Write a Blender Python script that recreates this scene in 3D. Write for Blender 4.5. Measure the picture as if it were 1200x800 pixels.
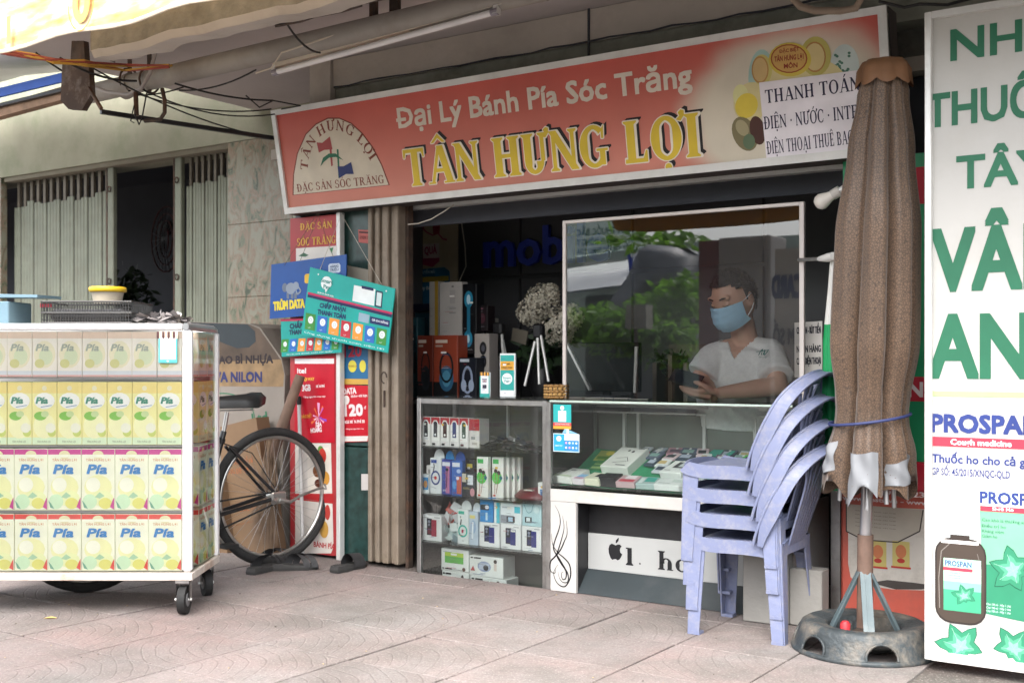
import bpy, math, random
from mathutils import Vector, Matrix, noise
random.seed(7)
for o in list(bpy.data.objects): bpy.data.objects.remove(o)
SC = bpy.context.scene
COL = SC.collection
R_ = math.radians
PI = math.pi
# ---------------------------------------------------------------- camera
FPX, TH, CH, HOR = 1350.0, R_(34), 1.10, 425.0
cam = bpy.data.cameras.new('camera'); camo = bpy.data.objects.new('camera', cam); COL.objects.link(camo)
camo.location = (0, 0, CH); camo.rotation_euler = (R_(90), 0, TH)
cam.sensor_width = 36; cam.lens = FPX*36/1200; cam.shift_y = (HOR-400)/1200
cam.clip_start = .05; cam.clip_end = 900
cam.dof.use_dof = True; cam.dof.focus_distance = 5.0; cam.dof.aperture_fstop = 4.0
SC.camera = camo
# ---------------------------------------------------------------- world, sun, exposure
SUN_EL, SUN_AZ = R_(54), R_(165)         # azimuth measured clockwise from +Y
w = bpy.data.worlds.new('World'); SC.world = w; w.use_nodes = True
nt = w.node_tree; nt.nodes.clear()
sky = nt.nodes.new('ShaderNodeTexSky'); sky.sky_type = 'NISHITA'; sky.sun_disc = False
sky.sun_elevation = SUN_EL; sky.sun_rotation = SUN_AZ; sky.air_density = 1.0; sky.dust_density = 4.0; sky.ozone_density = .6
hsv = nt.nodes.new('ShaderNodeHueSaturation'); hsv.inputs['Saturation'].default_value = .35
bg = nt.nodes.new('ShaderNodeBackground'); bg.inputs[1].default_value = .15
wo = nt.nodes.new('ShaderNodeOutputWorld')
nt.links.new(sky.outputs[0], hsv.inputs['Color']); nt.links.new(hsv.outputs[0], bg.inputs[0]); nt.links.new(bg.outputs[0], wo.inputs[0])
sl = bpy.data.lights.new('sun', 'SUN'); sl.energy = .8; sl.angle = R_(60); sl.color = (1, .96, .9)
so = bpy.data.objects.new('sun', sl); COL.objects.link(so)
sd = Vector((math.sin(SUN_AZ)*math.cos(SUN_EL), math.cos(SUN_AZ)*math.cos(SUN_EL), math.sin(SUN_EL)))
so.rotation_euler = sd.to_track_quat('Z', 'Y').to_euler()
SC.view_settings.view_transform = 'Standard'; SC.view_settings.look = 'None'
SC.view_settings.exposure = 2.28; SC.view_settings.gamma = 1
SC.cycles.max_bounces = 10; SC.cycles.diffuse_bounces = 5; SC.cycles.glossy_bounces = 4
SC.cycles.transparent_max_bounces = 24; SC.cycles.caustics_reflective = False; SC.cycles.caustics_refractive = False
# ---------------------------------------------------------------- geometry helpers
RX = Vector((math.cos(TH), math.sin(TH), 0)); FW = Vector((-math.sin(TH), math.cos(TH), 0))
def at(px, py, Y=None, t=None, Z=None, X=None):
    """the point of a real plane (wall, ground, front face) seen at a photo position"""
    d = RX*((px-600)/FPX) + FW + Vector((0, 0, (HOR-py)/FPX))
    if t is None:
        if Y is not None: t = Y/d.y
        elif X is not None: t = X/d.x
        else: t = (Z-CH)/d.z
    return Vector((0, 0, CH)) + d*t
def V(*a): return Vector(a)
_mats = {}
def L(c): return (c[0], c[1], c[2], 1)
def newmat(name):
    m = bpy.data.materials.new(name); m.use_nodes = True
    n = m.node_tree; b = n.nodes['Principled BSDF']; return m, n, b
def mat(name, col=(.5, .5, .5), rough=.6, metal=0, var=.12, scale=6., bump=0., bscale=60., dirt=0., dcol=(.12, .09, .06), dscale=3., spec=.5, emit=0, alpha=1, coat=0):
    """principled colour with soft noise variation, optional dirt patches and fine relief"""
    if name in _mats: return _mats[name]
    m, n, b = newmat(name); N = n.nodes; K = n.links
    tc = N.new('ShaderNodeTexCoord')
    ns = N.new('ShaderNodeTexNoise'); ns.inputs['Scale'].default_value = scale; ns.inputs['Detail'].default_value = 6
    K.new(tc.outputs['Object'], ns.inputs['Vector'])
    mp = N.new('ShaderNodeMapRange'); mp.inputs[1].default_value = .3; mp.inputs[2].default_value = .7
    mp.inputs[3].default_value = 1-var; mp.inputs[4].default_value = 1+var*.6
    K.new(ns.outputs['Fac'], mp.inputs[0])
    mx = N.new('ShaderNodeVectorMath'); mx.operation = 'SCALE'; mx.inputs[0].default_value = col[:3]
    K.new(mp.outputs[0], mx.inputs['Scale']); out = mx.outputs[0]
    if dirt > 0:
        n2 = N.new('ShaderNodeTexNoise'); n2.inputs['Scale'].default_value = dscale; n2.inputs['Detail'].default_value = 9; n2.inputs['Roughness'].default_value = .7
        K.new(tc.outputs['Object'], n2.inputs['Vector'])
        m2 = N.new('ShaderNodeMapRange'); m2.inputs[1].default_value = .48; m2.inputs[2].default_value = .72; m2.inputs[3].default_value = 0; m2.inputs[4].default_value = dirt
        K.new(n2.outputs['Fac'], m2.inputs[0])
        mi = N.new('ShaderNodeMix'); mi.data_type = 'RGBA'; K.new(m2.outputs[0], mi.inputs[0]); K.new(out, mi.inputs[6]); mi.inputs[7].default_value = L(dcol); out = mi.outputs[2]
    K.new(out, b.inputs['Base Color'])
    b.inputs['Roughness'].default_value = rough; b.inputs['Metallic'].default_value = metal
    b.inputs['Specular IOR Level'].default_value = spec
    if coat: b.inputs['Coat Weight'].default_value = coat
    if emit: b.inputs['Emission Color'].default_value = L(col); b.inputs['Emission Strength'].default_value = emit
    if alpha < 1: b.inputs['Alpha'].default_value = alpha
    if bump > 0:
        n3 = N.new('ShaderNodeTexNoise'); n3.inputs['Scale'].default_value = bscale; n3.inputs['Detail'].default_value = 5
        K.new(tc.outputs['Object'], n3.inputs['Vector'])
        bp = N.new('ShaderNodeBump'); bp.inputs['Strength'].default_value = bump; bp.inputs['Distance'].default_value = .01
        K.new(n3.outputs['Fac'], bp.inputs['Height']); K.new(bp.outputs[0], b.inputs['Normal'])
    _mats[name] = m; return m
def C(h, rough=.55, kind='print'):
    """flat printed / painted colour from an sRGB hex string"""
    k = '%s_%s_%s' % (kind, h, rough)
    if k in _mats: return _mats[k]
    v = [int(h[i:i+2], 16)/255 for i in (0, 2, 4)]
    v = [(x/12.92 if x <= .04045 else ((x+.055)/1.055)**2.4) for x in v]
    return mat(k, v, rough, var=.10, scale=9, spec=.4)
def glass(name, tint=(.93, .97, .95), ior=1.5, rough=.0, dust=.0):
    if name in _mats: return _mats[name]
    m = bpy.data.materials.new(name); m.use_nodes = True; n = m.node_tree; n.nodes.clear(); N = n.nodes; K = n.links
    tr = N.new('ShaderNodeBsdfTransparent'); tr.inputs[0].default_value = L(tint)
    gl = N.new('ShaderNodeBsdfGlossy'); gl.inputs['Roughness'].default_value = rough; gl.inputs[0].default_value = (1, 1, 1, 1)
    fr = N.new('ShaderNodeFresnel'); fr.inputs[0].default_value = ior
    mx = N.new('ShaderNodeMixShader'); K.new(fr.outputs[0], mx.inputs[0]); K.new(tr.outputs[0], mx.inputs[1]); K.new(gl.outputs[0], mx.inputs[2])
    last = mx.outputs[0]
    if dust > 0:
        df = N.new('ShaderNodeBsdfDiffuse'); df.inputs[0].default_value = (.85, .85, .83, 1)
        ns = N.new('ShaderNodeTexNoise'); ns.inputs['Scale'].default_value = 5; ns.inputs['Detail'].default_value = 8
        mp = N.new('ShaderNodeMapRange'); mp.inputs[3].default_value = dust*.4; mp.inputs[4].default_value = dust*1.5
        K.new(ns.outputs['Fac'], mp.inputs[0])
        m2 = N.new('ShaderNodeMixShader'); K.new(mp.outputs[0], m2.inputs[0]); K.new(last, m2.inputs[1]); K.new(df.outputs[0], m2.inputs[2]); last = m2.outputs[0]
    out = N.new('ShaderNodeOutputMaterial'); K.new(last, out.inputs[0])
    _mats[name] = m; return m

class MB:
    def __init__(s): s.v = []; s.f = []; s.m = []; s.ml = []; s.sm = []
    def mi(s, m):
        if m not in s.ml: s.ml.append(m)
        return s.ml.index(m)
    def add(s, vs, fs, m, smooth=False):
        b = len(s.v); s.v += [Vector(p) for p in vs]; i = s.mi(m)
        for f in fs: s.f.append([b+k for k in f]); s.m.append(i); s.sm.append(smooth)
        return s
    def box(s, x0, x1, y0, y1, z0, z1, m, bev=0):
        if x1 < x0: x0, x1 = x1, x0
        if y1 < y0: y0, y1 = y1, y0
        if z1 < z0: z0, z1 = z1, z0
        if bev <= 0:
            vs = [(x, y, z) for x in (x0, x1) for y in (y0, y1) for z in (z0, z1)]
            return s.add(vs, [(0, 1, 3, 2), (4, 6, 7, 5), (0, 4, 5, 1), (2, 3, 7, 6), (0, 2, 6, 4), (1, 5, 7, 3)], m)
        b = min(bev, (x1-x0)*.45, (y1-y0)*.45, (z1-z0)*.45)
        vs = []; idx = {}
        for sx in (0, 1):
            for sy in (0, 1):
                for sz in (0, 1):
                    X, Y, Z = (x0, x1)[sx], (y0, y1)[sy], (z0, z1)[sz]
                    ix, iy, iz = (b, -b)[sx], (b, -b)[sy], (b, -b)[sz]
                    idx[(sx, sy, sz, 0)] = len(vs); vs.append((X, Y+iy, Z+iz))
                    idx[(sx, sy, sz, 1)] = len(vs); vs.append((X+ix, Y, Z+iz))
                    idx[(sx, sy, sz, 2)] = len(vs); vs.append((X+ix, Y+iy, Z))
        g = lambda a, b_, c, k: idx[(a, b_, c, k)]
        fs = []
        for a in (0, 1):
            fs.append([g(a, 0, 0, 0), g(a, 0, 1, 0), g(a, 1, 1, 0), g(a, 1, 0, 0)][::(1 if a == 0 else -1)])
            fs.append([g(0, a, 0, 1), g(1, a, 0, 1), g(1, a, 1, 1), g(0, a, 1, 1)][::(1 if a == 0 else -1)])
            fs.append([g(0, 0, a, 2), g(0, 1, a, 2), g(1, 1, a, 2), g(1, 0, a, 2)][::(1 if a == 0 else -1)])
            for c in (0, 1):
                fs.append([g(a, c, 0, 0), g(a, c, 1, 0), g(a, c, 1, 1), g(a, c, 0, 1)])
                fs.append([g(a, 0, c, 0), g(a, 1, c, 0), g(a, 1, c, 2), g(a, 0, c, 2)])
                fs.append([g(0, a, c, 1), g(1, a, c, 1), g(1, a, c, 2), g(0, a, c, 2)])
                for d in (0, 1): fs.append([g(a, c, d, 0), g(a, c, d, 1), g(a, c, d, 2)])
        return s.add(vs, fs, m)
    def poly(s, pts, m): return s.add(pts, [list(range(len(pts)))], m)
    def slab(s, pts, off, m, side=None):
        """polygon extruded by a vector"""
        n = len(pts); off = Vector(off); p = [Vector(q) for q in pts]; q = [a+off for a in p]
        s.add(p+q, [list(range(n))], m); s.add(q, [list(range(n))[::-1]], m)
        return s.add(p+q, [(i, (i+1) % n, n+(i+1) % n, n+i) for i in range(n)], side or m)
    def tube(s, pts, r, m, n=10, cap=True, sq=1.0, up=None):
        pts = [Vector(p) for p in pts]; k = len(pts)
        rr = r if isinstance(r, (list, tuple)) else [r]*k
        vs = []; prev = None
        for i, p in enumerate(pts):
            d = (pts[min(i+1, k-1)]-pts[max(i-1, 0)]).normalized()
            u = Vector(up) if up is not None else (prev if prev is not None else (Vector((0, 0, 1)) if abs(d.z) < .9 else Vector((1, 0, 0))))
            a = d.cross(u)
            if a.length < 1e-6: a = d.cross(Vector((1, 0, 0)))
            a.normalize(); b = a.cross(d).normalized(); prev = b
            for j in range(n):
                t = 2*PI*j/n
                vs.append(p + a*math.cos(t)*rr[i] + b*math.sin(t)*rr[i]*sq)
        fs = [(i*n+j, i*n+(j+1) % n, (i+1)*n+(j+1) % n, (i+1)*n+j) for i in range(k-1) for j in range(n)]
        s.add(vs, fs, m, n > 6)
        if cap: s.add(vs[:n], [list(range(n))[::-1]], m); s.add(vs[-n:], [list(range(n))], m)
        return s
    def bar(s, a, b, wx, wy, m, up=(0, 0, 1)):
        a = Vector(a); b = Vector(b); d = (b-a).normalized(); u = Vector(up)
        x = d.cross(u)
        if x.length < 1e-5: x = d.cross(Vector((0, 1, 0)))
        x.normalize(); y = x.cross(d).normalized(); x *= wx/2; y *= wy/2
        vs = [p+q for p in (a, b) for q in (-x-y, x-y, x+y, -x+y)]
        return s.add(vs, [(3, 2, 1, 0), (4, 5, 6, 7), (0, 1, 5, 4), (1, 2, 6, 5), (2, 3, 7, 6), (3, 0, 4, 7)], m)
    def lathe(s, c, prof, m, n=24, axis=2, sx=1, sy=1, cap=True):
        c = Vector(c); vs = []
        for (r, h) in prof:
            for j in range(n):
                t = 2*PI*j/n; a, b = r*math.cos(t)*sx, r*math.sin(t)*sy
                vs.append(c + (Vector((a, b, h)) if axis == 2 else Vector((h, a, b)) if axis == 0 else Vector((a, h, b))))
        k = len(prof)
        s.add(vs, [(i*n+j, i*n+(j+1) % n, (i+1)*n+(j+1) % n, (i+1)*n+j) for i in range(k-1) for j in range(n)], m, True)
        if cap: s.add(vs[:n], [list(range(n))[::-1]], m); s.add(vs[-n:], [list(range(n))], m)
        return s
    def ball(s, c, r, m, n=14, k=9, sc=(1, 1, 1)):
        c = Vector(c); vs = [c+Vector((0, 0, -r*sc[2]))]
        for i in range(1, k):
            a = -PI/2+PI*i/k
            for j in range(n): t = 2*PI*j/n; vs.append(c+Vector((r*sc[0]*math.cos(a)*math.cos(t), r*sc[1]*math.cos(a)*math.sin(t), r*sc[2]*math.sin(a))))
        vs.append(c+Vector((0, 0, r*sc[2])))
        fs = [(0, 1+(j+1) % n, 1+j) for j in range(n)]
        fs += [(1+i*n+j, 1+i*n+(j+1) % n, 1+(i+1)*n+(j+1) % n, 1+(i+1)*n+j) for i in range(k-2) for j in range(n)]
        l = len(vs)-1; b = 1+(k-2)*n
        fs += [(l, b+j, b+(j+1) % n) for j in range(n)]
        return s.add(vs, fs, m, True)
    def xf(s, M, start=0):
        for i in range(start, len(s.v)): s.v[i] = M @ s.v[i]
        return s
    def mesh(s, name, off=None):
        me = bpy.data.meshes.new(name); off = off or Vector((0, 0, 0))
        me.from_pydata([p-off for p in s.v], [], s.f)
        for m in s.ml: me.materials.append(m)
        me.polygons.foreach_set('material_index', s.m); me.polygons.foreach_set('use_smooth', s.sm)
        me.update(); return me

def tag(o, label=None, cat=None, group=None, kind=None):
    if label: o['label'] = label
    if cat: o['category'] = cat
    if group: o['group'] = group
    if kind: o['kind'] = kind
    return o
def empty(name, loc, label, cat, group=None, rz=0, kind=None):
    o = bpy.data.objects.new(name, None); COL.objects.link(o); o.location = loc; o.rotation_euler = (0, 0, rz); o.empty_display_size = .05
    return tag(o, label, cat, group, kind)
def base(o):
    while o.parent: o = o.parent
    return Vector(o.location)
def part(name, mb, parent, label=None, local=False, smooth=None):
    """one mesh object under its thing; mb in world coordinates unless local"""
    me = mb.mesh(name, None if local else base(parent))
    o = bpy.data.objects.new(name, me); COL.objects.link(o); o.parent = parent
    if label: o['label'] = label
    return o
def solo(name, mb, label, cat, group=None, loc=None, kind=None):
    """a thing of one mesh; origin at loc (default: middle of its foot)"""
    if loc is None:
        xs = [p.x for p in mb.v]; ys = [p.y for p in mb.v]; zs = [p.z for p in mb.v]
        loc = Vector(((min(xs)+max(xs))/2, (min(ys)+max(ys))/2, min(zs)))
    me = mb.mesh(name, Vector(loc)); o = bpy.data.objects.new(name, me); COL.objects.link(o); o.location = loc
    return tag(o, label, cat, group, kind)
def struct(name, mb, parent=None):
    me = mb.mesh(name); o = bpy.data.objects.new(name, me); COL.objects.link(o)
    if parent: o.parent = parent
    o['kind'] = 'structure'; return o
def copy_thing(r, loc=None, rz=None, label=None):
    c = r.copy(); COL.objects.link(c)
    if loc is not None: c.location = loc
    if rz is not None: c.rotation_euler = (0, 0, rz)
    if label: c['label'] = label
    for ch in list(r.children):
        d = ch.copy(); COL.objects.link(d); d.parent = c
        for g in list(ch.children):
            e = g.copy(); COL.objects.link(e); e.parent = d
    return c
# ---------------------------------------------------------------- lettering
_tc = {}
def sans(s, off=0.0):
    """outline of a line of plain bold lettering: verts (2D, cap height 1), faces, width"""
    k = (s, off)
    if k in _tc: return _tc[k]
    bars = []
    if 'Đ' in s or 'đ' in s:
        q = s.replace('Đ', 'D').replace('đ', 'd')
        for i, ch in enumerate(s):
            if ch in 'Đđ':
                own = sans(q[i], 0)[2]; x = (sans(q[:i+1], 0)[2]-own) if i else 0
                bars.append((x-.09, x+own*.5, .33, .43) if ch == 'Đ' else (x+own*.45, x+own+.1, .82, .91))
        vs, fs, W = sans(q, off); vs = list(vs); fs = [list(f) for f in fs]
        for (a, b, c_, d) in bars:
            n = len(vs); vs += [(a, c_), (b, c_), (b, d), (a, d)]; fs.append([n, n+1, n+2, n+3])
        _tc[k] = (vs, fs, W); return _tc[k]
    c = bpy.data.curves.new('lettering', 'FONT'); c.body = s; c.resolution_u = 2; c.offset = off; c.fill_mode = 'FRONT'
    o = bpy.data.objects.new('lettering', c)
    me = o.to_mesh(); vs = [(v.co.x/.73, v.co.y/.73) for v in me.vertices]; fs = [list(p.vertices) for p in me.polygons]
    o.to_mesh_clear(); bpy.data.objects.remove(o); bpy.data.curves.remove(c)
    if not vs: vs = [(0, 0)]; fs = []
    x0 = min(v[0] for v in vs); x1 = max(v[0] for v in vs)
    _tc[k] = ([(v[0]-x0, v[1]) for v in vs], fs, max(x1-x0, .01)); return _tc[k]
def arcstrip(cx, cy, rx, ry, a0, a1, thick, thin, n=14):
    """quads of a letter bowl, thick at the sides, thin above and below"""
    q = []; pr = None
    for i in range(n+1):
        a = R_(a0+(a1-a0)*i/n); w = thin+(thick-thin)*abs(math.cos(a))**1.3
        wx = w; o = (cx+rx*math.cos(a), cy+ry*math.sin(a)); inn = (cx+(rx-wx)*math.cos(a), cy+(ry-min(wx, thin+.25*(thick-thin)))*math.sin(a))
        if pr: q.append([pr[0], o, inn, pr[1]])
        pr = (o, inn)
    return q
def glyph(ch, T=.17, t=.07):
    """serif capitals as overlapping strokes: returns (polygons, advance width)"""
    P = []; r = lambda x0, y0, x1, y1: P.append([(x0, y0), (x1, y0), (x1, y1), (x0, y1)])
    def stem(x, y0=0, y1=1, w=T, sb=True, st=True):
        r(x, y0, x+w, y1)
        if sb: P.append([(x-.07, y0), (x+w+.07, y0), (x+w+.07, y0+.035), (x+w, y0+.09), (x, y0+.09), (x-.07, y0+.035)])
        if st: P.append([(x-.07, y1-.035), (x, y1-.09), (x+w, y1-.09), (x+w+.07, y1-.035), (x+w+.07, y1), (x-.07, y1)])
    def dg(x0, y0, x1, y1, w): P.append([(x0, y0), (x0+w, y0), (x1+w, y1), (x1, y1)])
    W = .7
    if ch == 'T': stem(.27, st=False); r(0, 1-t, .71, 1); P.append([(0, .76), (.045, .76), (.12, 1), (0, 1)]); P.append([(.665, .76), (.71, .76), (.71, 1), (.59, 1)]); W = .76
    elif ch == 'H': stem(.07); stem(.55); r(.2, .47, .6, .47+t); W = .86
    elif ch == 'I': stem(.07); W = .36
    elif ch == 'N': stem(.07, w=t*1.1, st=False); stem(.62, w=t*1.1, sb=False); dg(.62-.02, 0, .0, 1, T); r(-.02, .965, .12, 1); W = .82
    elif ch == 'L': stem(.07, sb=False); r(0, 0, .6, t); P.append([(.6, 0), (.6, .28), (.555, .28), (.45, 0)]); r(0, 0, .24, .05); W = .66
    elif ch == 'A':
        dg(.08, 0, .36, 1, t); dg(.6, 0, .33, 1, T); r(.2, .3, .62, .3+t); r(-.02, 0, .22, .05); r(.5, 0, .86, .05); W = .84
    elif ch == 'U': stem(.07, .3, 1, sb=False); stem(.56, .3, 1, w=t*1.2, sb=False); P += arcstrip(.355, .3, .285, .32, 180, 360, T, t); W = .78
    elif ch in 'OD':
        if ch == 'O': P += arcstrip(.4, .5, .4, .52, 0, 360, T*1.05, t, 28); W = .84
        else: stem(.07); P += arcstrip(.3, .5, .42, .5, -90, 90, T*1.1, t); r(.1, 1-t, .32, 1); r(.1, 0, .32, t); W = .78
    elif ch in 'CG':
        P += arcstrip(.4, .5, .4, .52, 48, 312, T*1.05, t, 22); P.append([(.62, .68), (.68, .68), (.70, 1), (.62, .9)])
        if ch == 'C': P.append([(.60, .12), (.70, .26), (.67, .3), (.58, .16)]); W = .74
        else: r(.55, .04, .7, .42); r(.46, .38, .78, .44); W = .82
    elif ch in 'BRP':
        stem(.07); P += arcstrip(.34, .74, .27, .26, -90, 90, T, t, 10); r(.15, 1-t, .36, 1); r(.15, .48, .36, .48+t); W = .7
        if ch == 'B': P += arcstrip(.36, .26, .3, .27, -90, 90, T, t, 10); r(.15, 0, .38, t); W = .74
        if ch == 'R': dg(.6, 0, .3, .5, T); r(.56, 0, .86, .05); W = .82
    elif ch == 'E': stem(.07, sb=False, st=False); r(0, 0, .6, t); r(0, 1-t, .58, 1); r(.15, .47, .46, .47+t); P.append([(.6, 0), (.6, .27), (.56, .27), (.46, 0)]); P.append([(.58, 1), (.58, .76), (.54, .76), (.46, 1)]); r(.43, .38, .47, .62); W = .66
    elif ch == 'S':
        P += arcstrip(.32, .74, .27, .28, 30, 270, T*.9, t, 14); P += arcstrip(.32, .26, .3, .28, -150, 90, T*.9, t, 14); P.append([(.54, .7), (.58, .7), (.6, .98), (.53, .9)]); P.append([(.03, .3), (.07, .3), (.1, .1), (.02, .02)]); W = .68
    elif ch == 'h': stem(.07, 0, 1); P += arcstrip(.39, .34, .27, .3, 0, 180, T, t, 12); r(.66-T, 0, .66, .36); r(.43, 0, .73, .05); W = .78
    elif ch == 'o': P += arcstrip(.3, .32, .3, .34, 0, 360, T, t, 24); W = .64
    elif ch == 'i': stem(.07, 0, .64, st=False); r(0, .59, .2, .64); W = .34
    elif ch == '·': r(.05, .4, .2, .55); W = .26
    elif ch == ' ': W = .32
    return P, W
_acc = {'Â': ('A', '^'), 'Á': ('A', '/'), 'Ả': ('A', '?'), 'Ă': ('A', 'u'), 'Ạ': ('A', '.'), 'Ặ': ('A', 'u.'), 'Ư': ('U', 'h'), 'Ớ': ('O', 'h/'), 'Ợ': ('O', 'h.'),
        'Ó': ('O', '/'), 'Đ': ('D', '-'), 'Ê': ('E', '^'), 'Ệ': ('E', '^.'), 'Ế': ('E', '^')}
def serif(s, T=.17, t=.07, gap=.05):
    """list of (polygons) for a line and its width, cap height 1"""
    out = []; x = 0
    for ch in s:
        b, a = _acc.get(ch, (ch, ''))
        P, W = glyph(b, T, t); P = [list(p) for p in P]; cx = W/2-.01
        if 'h' in a: hx = (.78 if b == 'O' else .72); P.append([(hx-.1, .9), (hx+.02, .86), (hx+.12, .98), (hx+.12, 1.09), (hx+.04, 1.12), (hx-.04, 1.06), (hx+.0, .98)])
        if '^' in a: P.append([(cx-.24, 1.08), (cx-.14, 1.08), (cx, 1.2), (cx, 1.32)]); P.append([(cx+.24, 1.08), (cx, 1.32), (cx, 1.2), (cx+.14, 1.08)])
        if '/' in a: P.append([(cx-.07, 1.07), (cx, 1.07), (cx+.17, 1.3), (cx+.04, 1.3)])
        if '?' in a: P.append([(cx-.05, 1.08), (cx+.03, 1.08), (cx+.1, 1.2), (cx+.08, 1.3), (cx-.08, 1.3), (cx-.08, 1.24), (cx+.02, 1.24), (cx+.02, 1.18)])
        if 'u' in a: P += arcstrip(cx, 1.24, .2, .17, 180, 360, .06, .06, 8)
        if '.' in a: P.append([(cx+.09*math.cos(k*PI/4), -.17+.09*math.sin(k*PI/4)) for k in range(8)])
        if '-' in a: P.append([(-.04, .47), (.36, .47), (.36, .47+t), (-.04, .47+t)])
        for p in P: out.append([(u+x, v) for u, v in p])
        x += W+gap
    return out, max(x-gap, .01)
LAY = .0009
class Pn:
    """a plane that carries print: origin, unit axes u, v and outward normal n"""
    def __init__(s, O, U, Vv): s.O = Vector(O); s.U = Vector(U).normalized(); s.V = Vector(Vv).normalized(); s.N = s.U.cross(s.V).normalized()
    def p(s, u, v, l=0): return s.O+s.U*u+s.V*v+s.N*(l*LAY)
    def px(s, px, py):
        d = RX*((px-600)/FPX) + FW + Vector((0, 0, (HOR-py)/FPX)); c = Vector((0, 0, CH))
        t = (s.O-c).dot(s.N)/d.dot(s.N); q = c+d*t-s.O
        return (q.dot(s.U), q.dot(s.V))
    def quad(s, mb, u0, v0, u1, v1, m, l=1): mb.poly([s.p(u0, v0, l), s.p(u1, v0, l), s.p(u1, v1, l), s.p(u0, v1, l)], m)
    def poly(s, mb, uv, m, l=1): mb.poly([s.p(u, v, l) for u, v in uv], m)
    def pxpoly(s, mb, P, m, l=1): s.poly(mb, [s.px(*q) for q in P], m, l)
    def disc(s, mb, u, v, ru, rv, m, l=1, n=20, a0=0, a1=360):
        pts = [(u+ru*math.cos(R_(a0+(a1-a0)*k/n)), v+rv*math.sin(R_(a0+(a1-a0)*k/n))) for k in range(n if a1-a0 == 360 else n+1)]
        s.poly(mb, pts, m, l)
    def ring(s, mb, u, v, ru, rv, w, m, l=1, n=24, a0=0, a1=360):
        for k in range(n):
            a, b = R_(a0+(a1-a0)*k/n), R_(a0+(a1-a0)*(k+1)/n)
            s.poly(mb, [(u+ru*math.cos(a), v+rv*math.sin(a)), (u+ru*math.cos(b), v+rv*math.sin(b)), (u+(ru-w)*math.cos(b), v+(rv-w)*math.sin(b)), (u+(ru-w)*math.cos(a), v+(rv-w)*math.sin(a))], m, l)
    def line(s, mb, uv, w, m, l=1):
        for i, ((a, b), (c, d)) in enumerate(zip(uv[:-1], uv[1:])):
            dx, dy = c-a, d-b; n = math.hypot(dx, dy) or 1
            w0 = w(i) if callable(w) else w; w1 = w(i+1) if callable(w) else w
            ox, oy = -dy/n/2, dx/n/2
            s.poly(mb, [(a+ox*w0, b+oy*w0), (a-ox*w0, b-oy*w0), (c-ox*w1, d-oy*w1), (c+ox*w1, d+oy*w1)], m, l)
    def text(s, mb, st, u, v, h, m, w=None, l=2, off=.012, ser=False, ang=0, al='l', T=.17, t=.07, sh=0):
        """line of lettering, cap height h, fitted to width w"""
        ca, sa = math.cos(ang), math.sin(ang); bold = 0
        if not ser and off >= .03 and h > .028: bold, off = off*1.1, .0
        if ser: polys, W = serif(st, T, t)
        else: vs, fs, W = sans(st, off)
        kx = (w/W) if w else h
        u0 = u - (kx*W/2 if al == 'c' else 0)
        g = lambda x, y: (u0+ca*x*kx-sa*y*h+sh*y*h, v+sa*x*kx+ca*y*h)
        if ser:
            for i, p in enumerate(polys): s.poly(mb, [g(*q) for q in p], m, l+(i % 7)*.07)
        elif bold:
            for k in range(8): a = k*PI/4+PI/4*0; sc8 = 1/max(abs(math.cos(a)), abs(math.sin(a))); mb.add([s.p(q[0]+bold*h*sc8*math.cos(a), q[1]+bold*h*sc8*math.sin(a), l+.03*k) for q in (g(*p) for p in vs)], fs, m)
        else: mb.add([s.p(*g(*q), l) for q in vs], fs, m)
    def tpx(s, mb, st, A, B, Cc, m, l=2, ser=False, off=.012, T=.17, t=.07):
        """lettering between photo positions: baseline start, baseline end, top of the first capital"""
        a, b, c = s.px(*A), s.px(*B), s.px(*Cc)
        ang = math.atan2(b[1]-a[1], b[0]-a[0]); w = math.hypot(b[0]-a[0], b[1]-a[1]); h = math.hypot(c[0]-a[0], c[1]-a[1])
        s.text(mb, st, a[0], a[1], h, m, w, l, off, ser, ang, T=T, t=t)
def front(Y, X=0, Z=0): return Pn((X, Y, Z), (1, 0, 0), (0, 0, 1))      # faces the street (-Y)
def bar_line(mb, P, r, m, n=6): mb.tube(P, r, m, n)
def sag(a, b, drop, n=10):
    a, b = Vector(a), Vector(b); return [a.lerp(b, i/n)-Vector((0, 0, drop*4*(i/n)*(1-i/n))) for i in range(n+1)]
# ================================================================ materials
steel = mat('brushed_steel', (.42, .41, .40), .38, .85, .2, 12, dirt=.5, dcol=(.12, .1, .08), dscale=9)
alu = mat('white_aluminium', (.72, .72, .70), .35, .25, .08, 8, dirt=.35, dcol=(.4, .38, .34), dscale=7)
rust = mat('rusty_iron', (.07, .05, .04), .8, .3, .4, 14, .3, 50, .6, (.18, .08, .04), 8)
black = mat('black_rubber', (.014, .014, .014), .75, 0, .3, 20)
blackm = mat('black_metal', (.02, .02, .022), .4, .2, .2, 20)
concrete = mat('raw_concrete', (.19, .18, .16), .92, 0, .35, 9, .9, 30, .6, (.09, .08, .07), 2.5)
plaster = mat('cream_plaster', (.44, .40, .355), .9, 0, .10, 3, .25, 30, .4, (.25, .21, .17), 3.5)
soffitm = mat('soffit_paint', (.46, .42, .41), .9, 0, .06, 2, .15, 30, .3, (.3, .26, .24), 1.6)
greenw = mat('pale_green_render', (.305, .30, .225), .85, 0, .16, 3, .1, 20, .7, (.19, .225, .14), 3.2)
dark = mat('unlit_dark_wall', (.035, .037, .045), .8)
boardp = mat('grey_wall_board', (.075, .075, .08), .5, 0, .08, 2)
gatem = mat('shutter_paint', (.20, .215, .165), .6, .15, .15, 5, .2, 30, .55, (.16, .15, .11), 7)
gateb = mat('shutter_bar', (.16, .14, .11), .6, .3, .25, 8, dirt=.5)
foldm = mat('beige_folding_gate', (.27, .22, .17), .55, .2, .2, 6, .15, 40, .6, (.12, .08, .05), 9)
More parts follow.
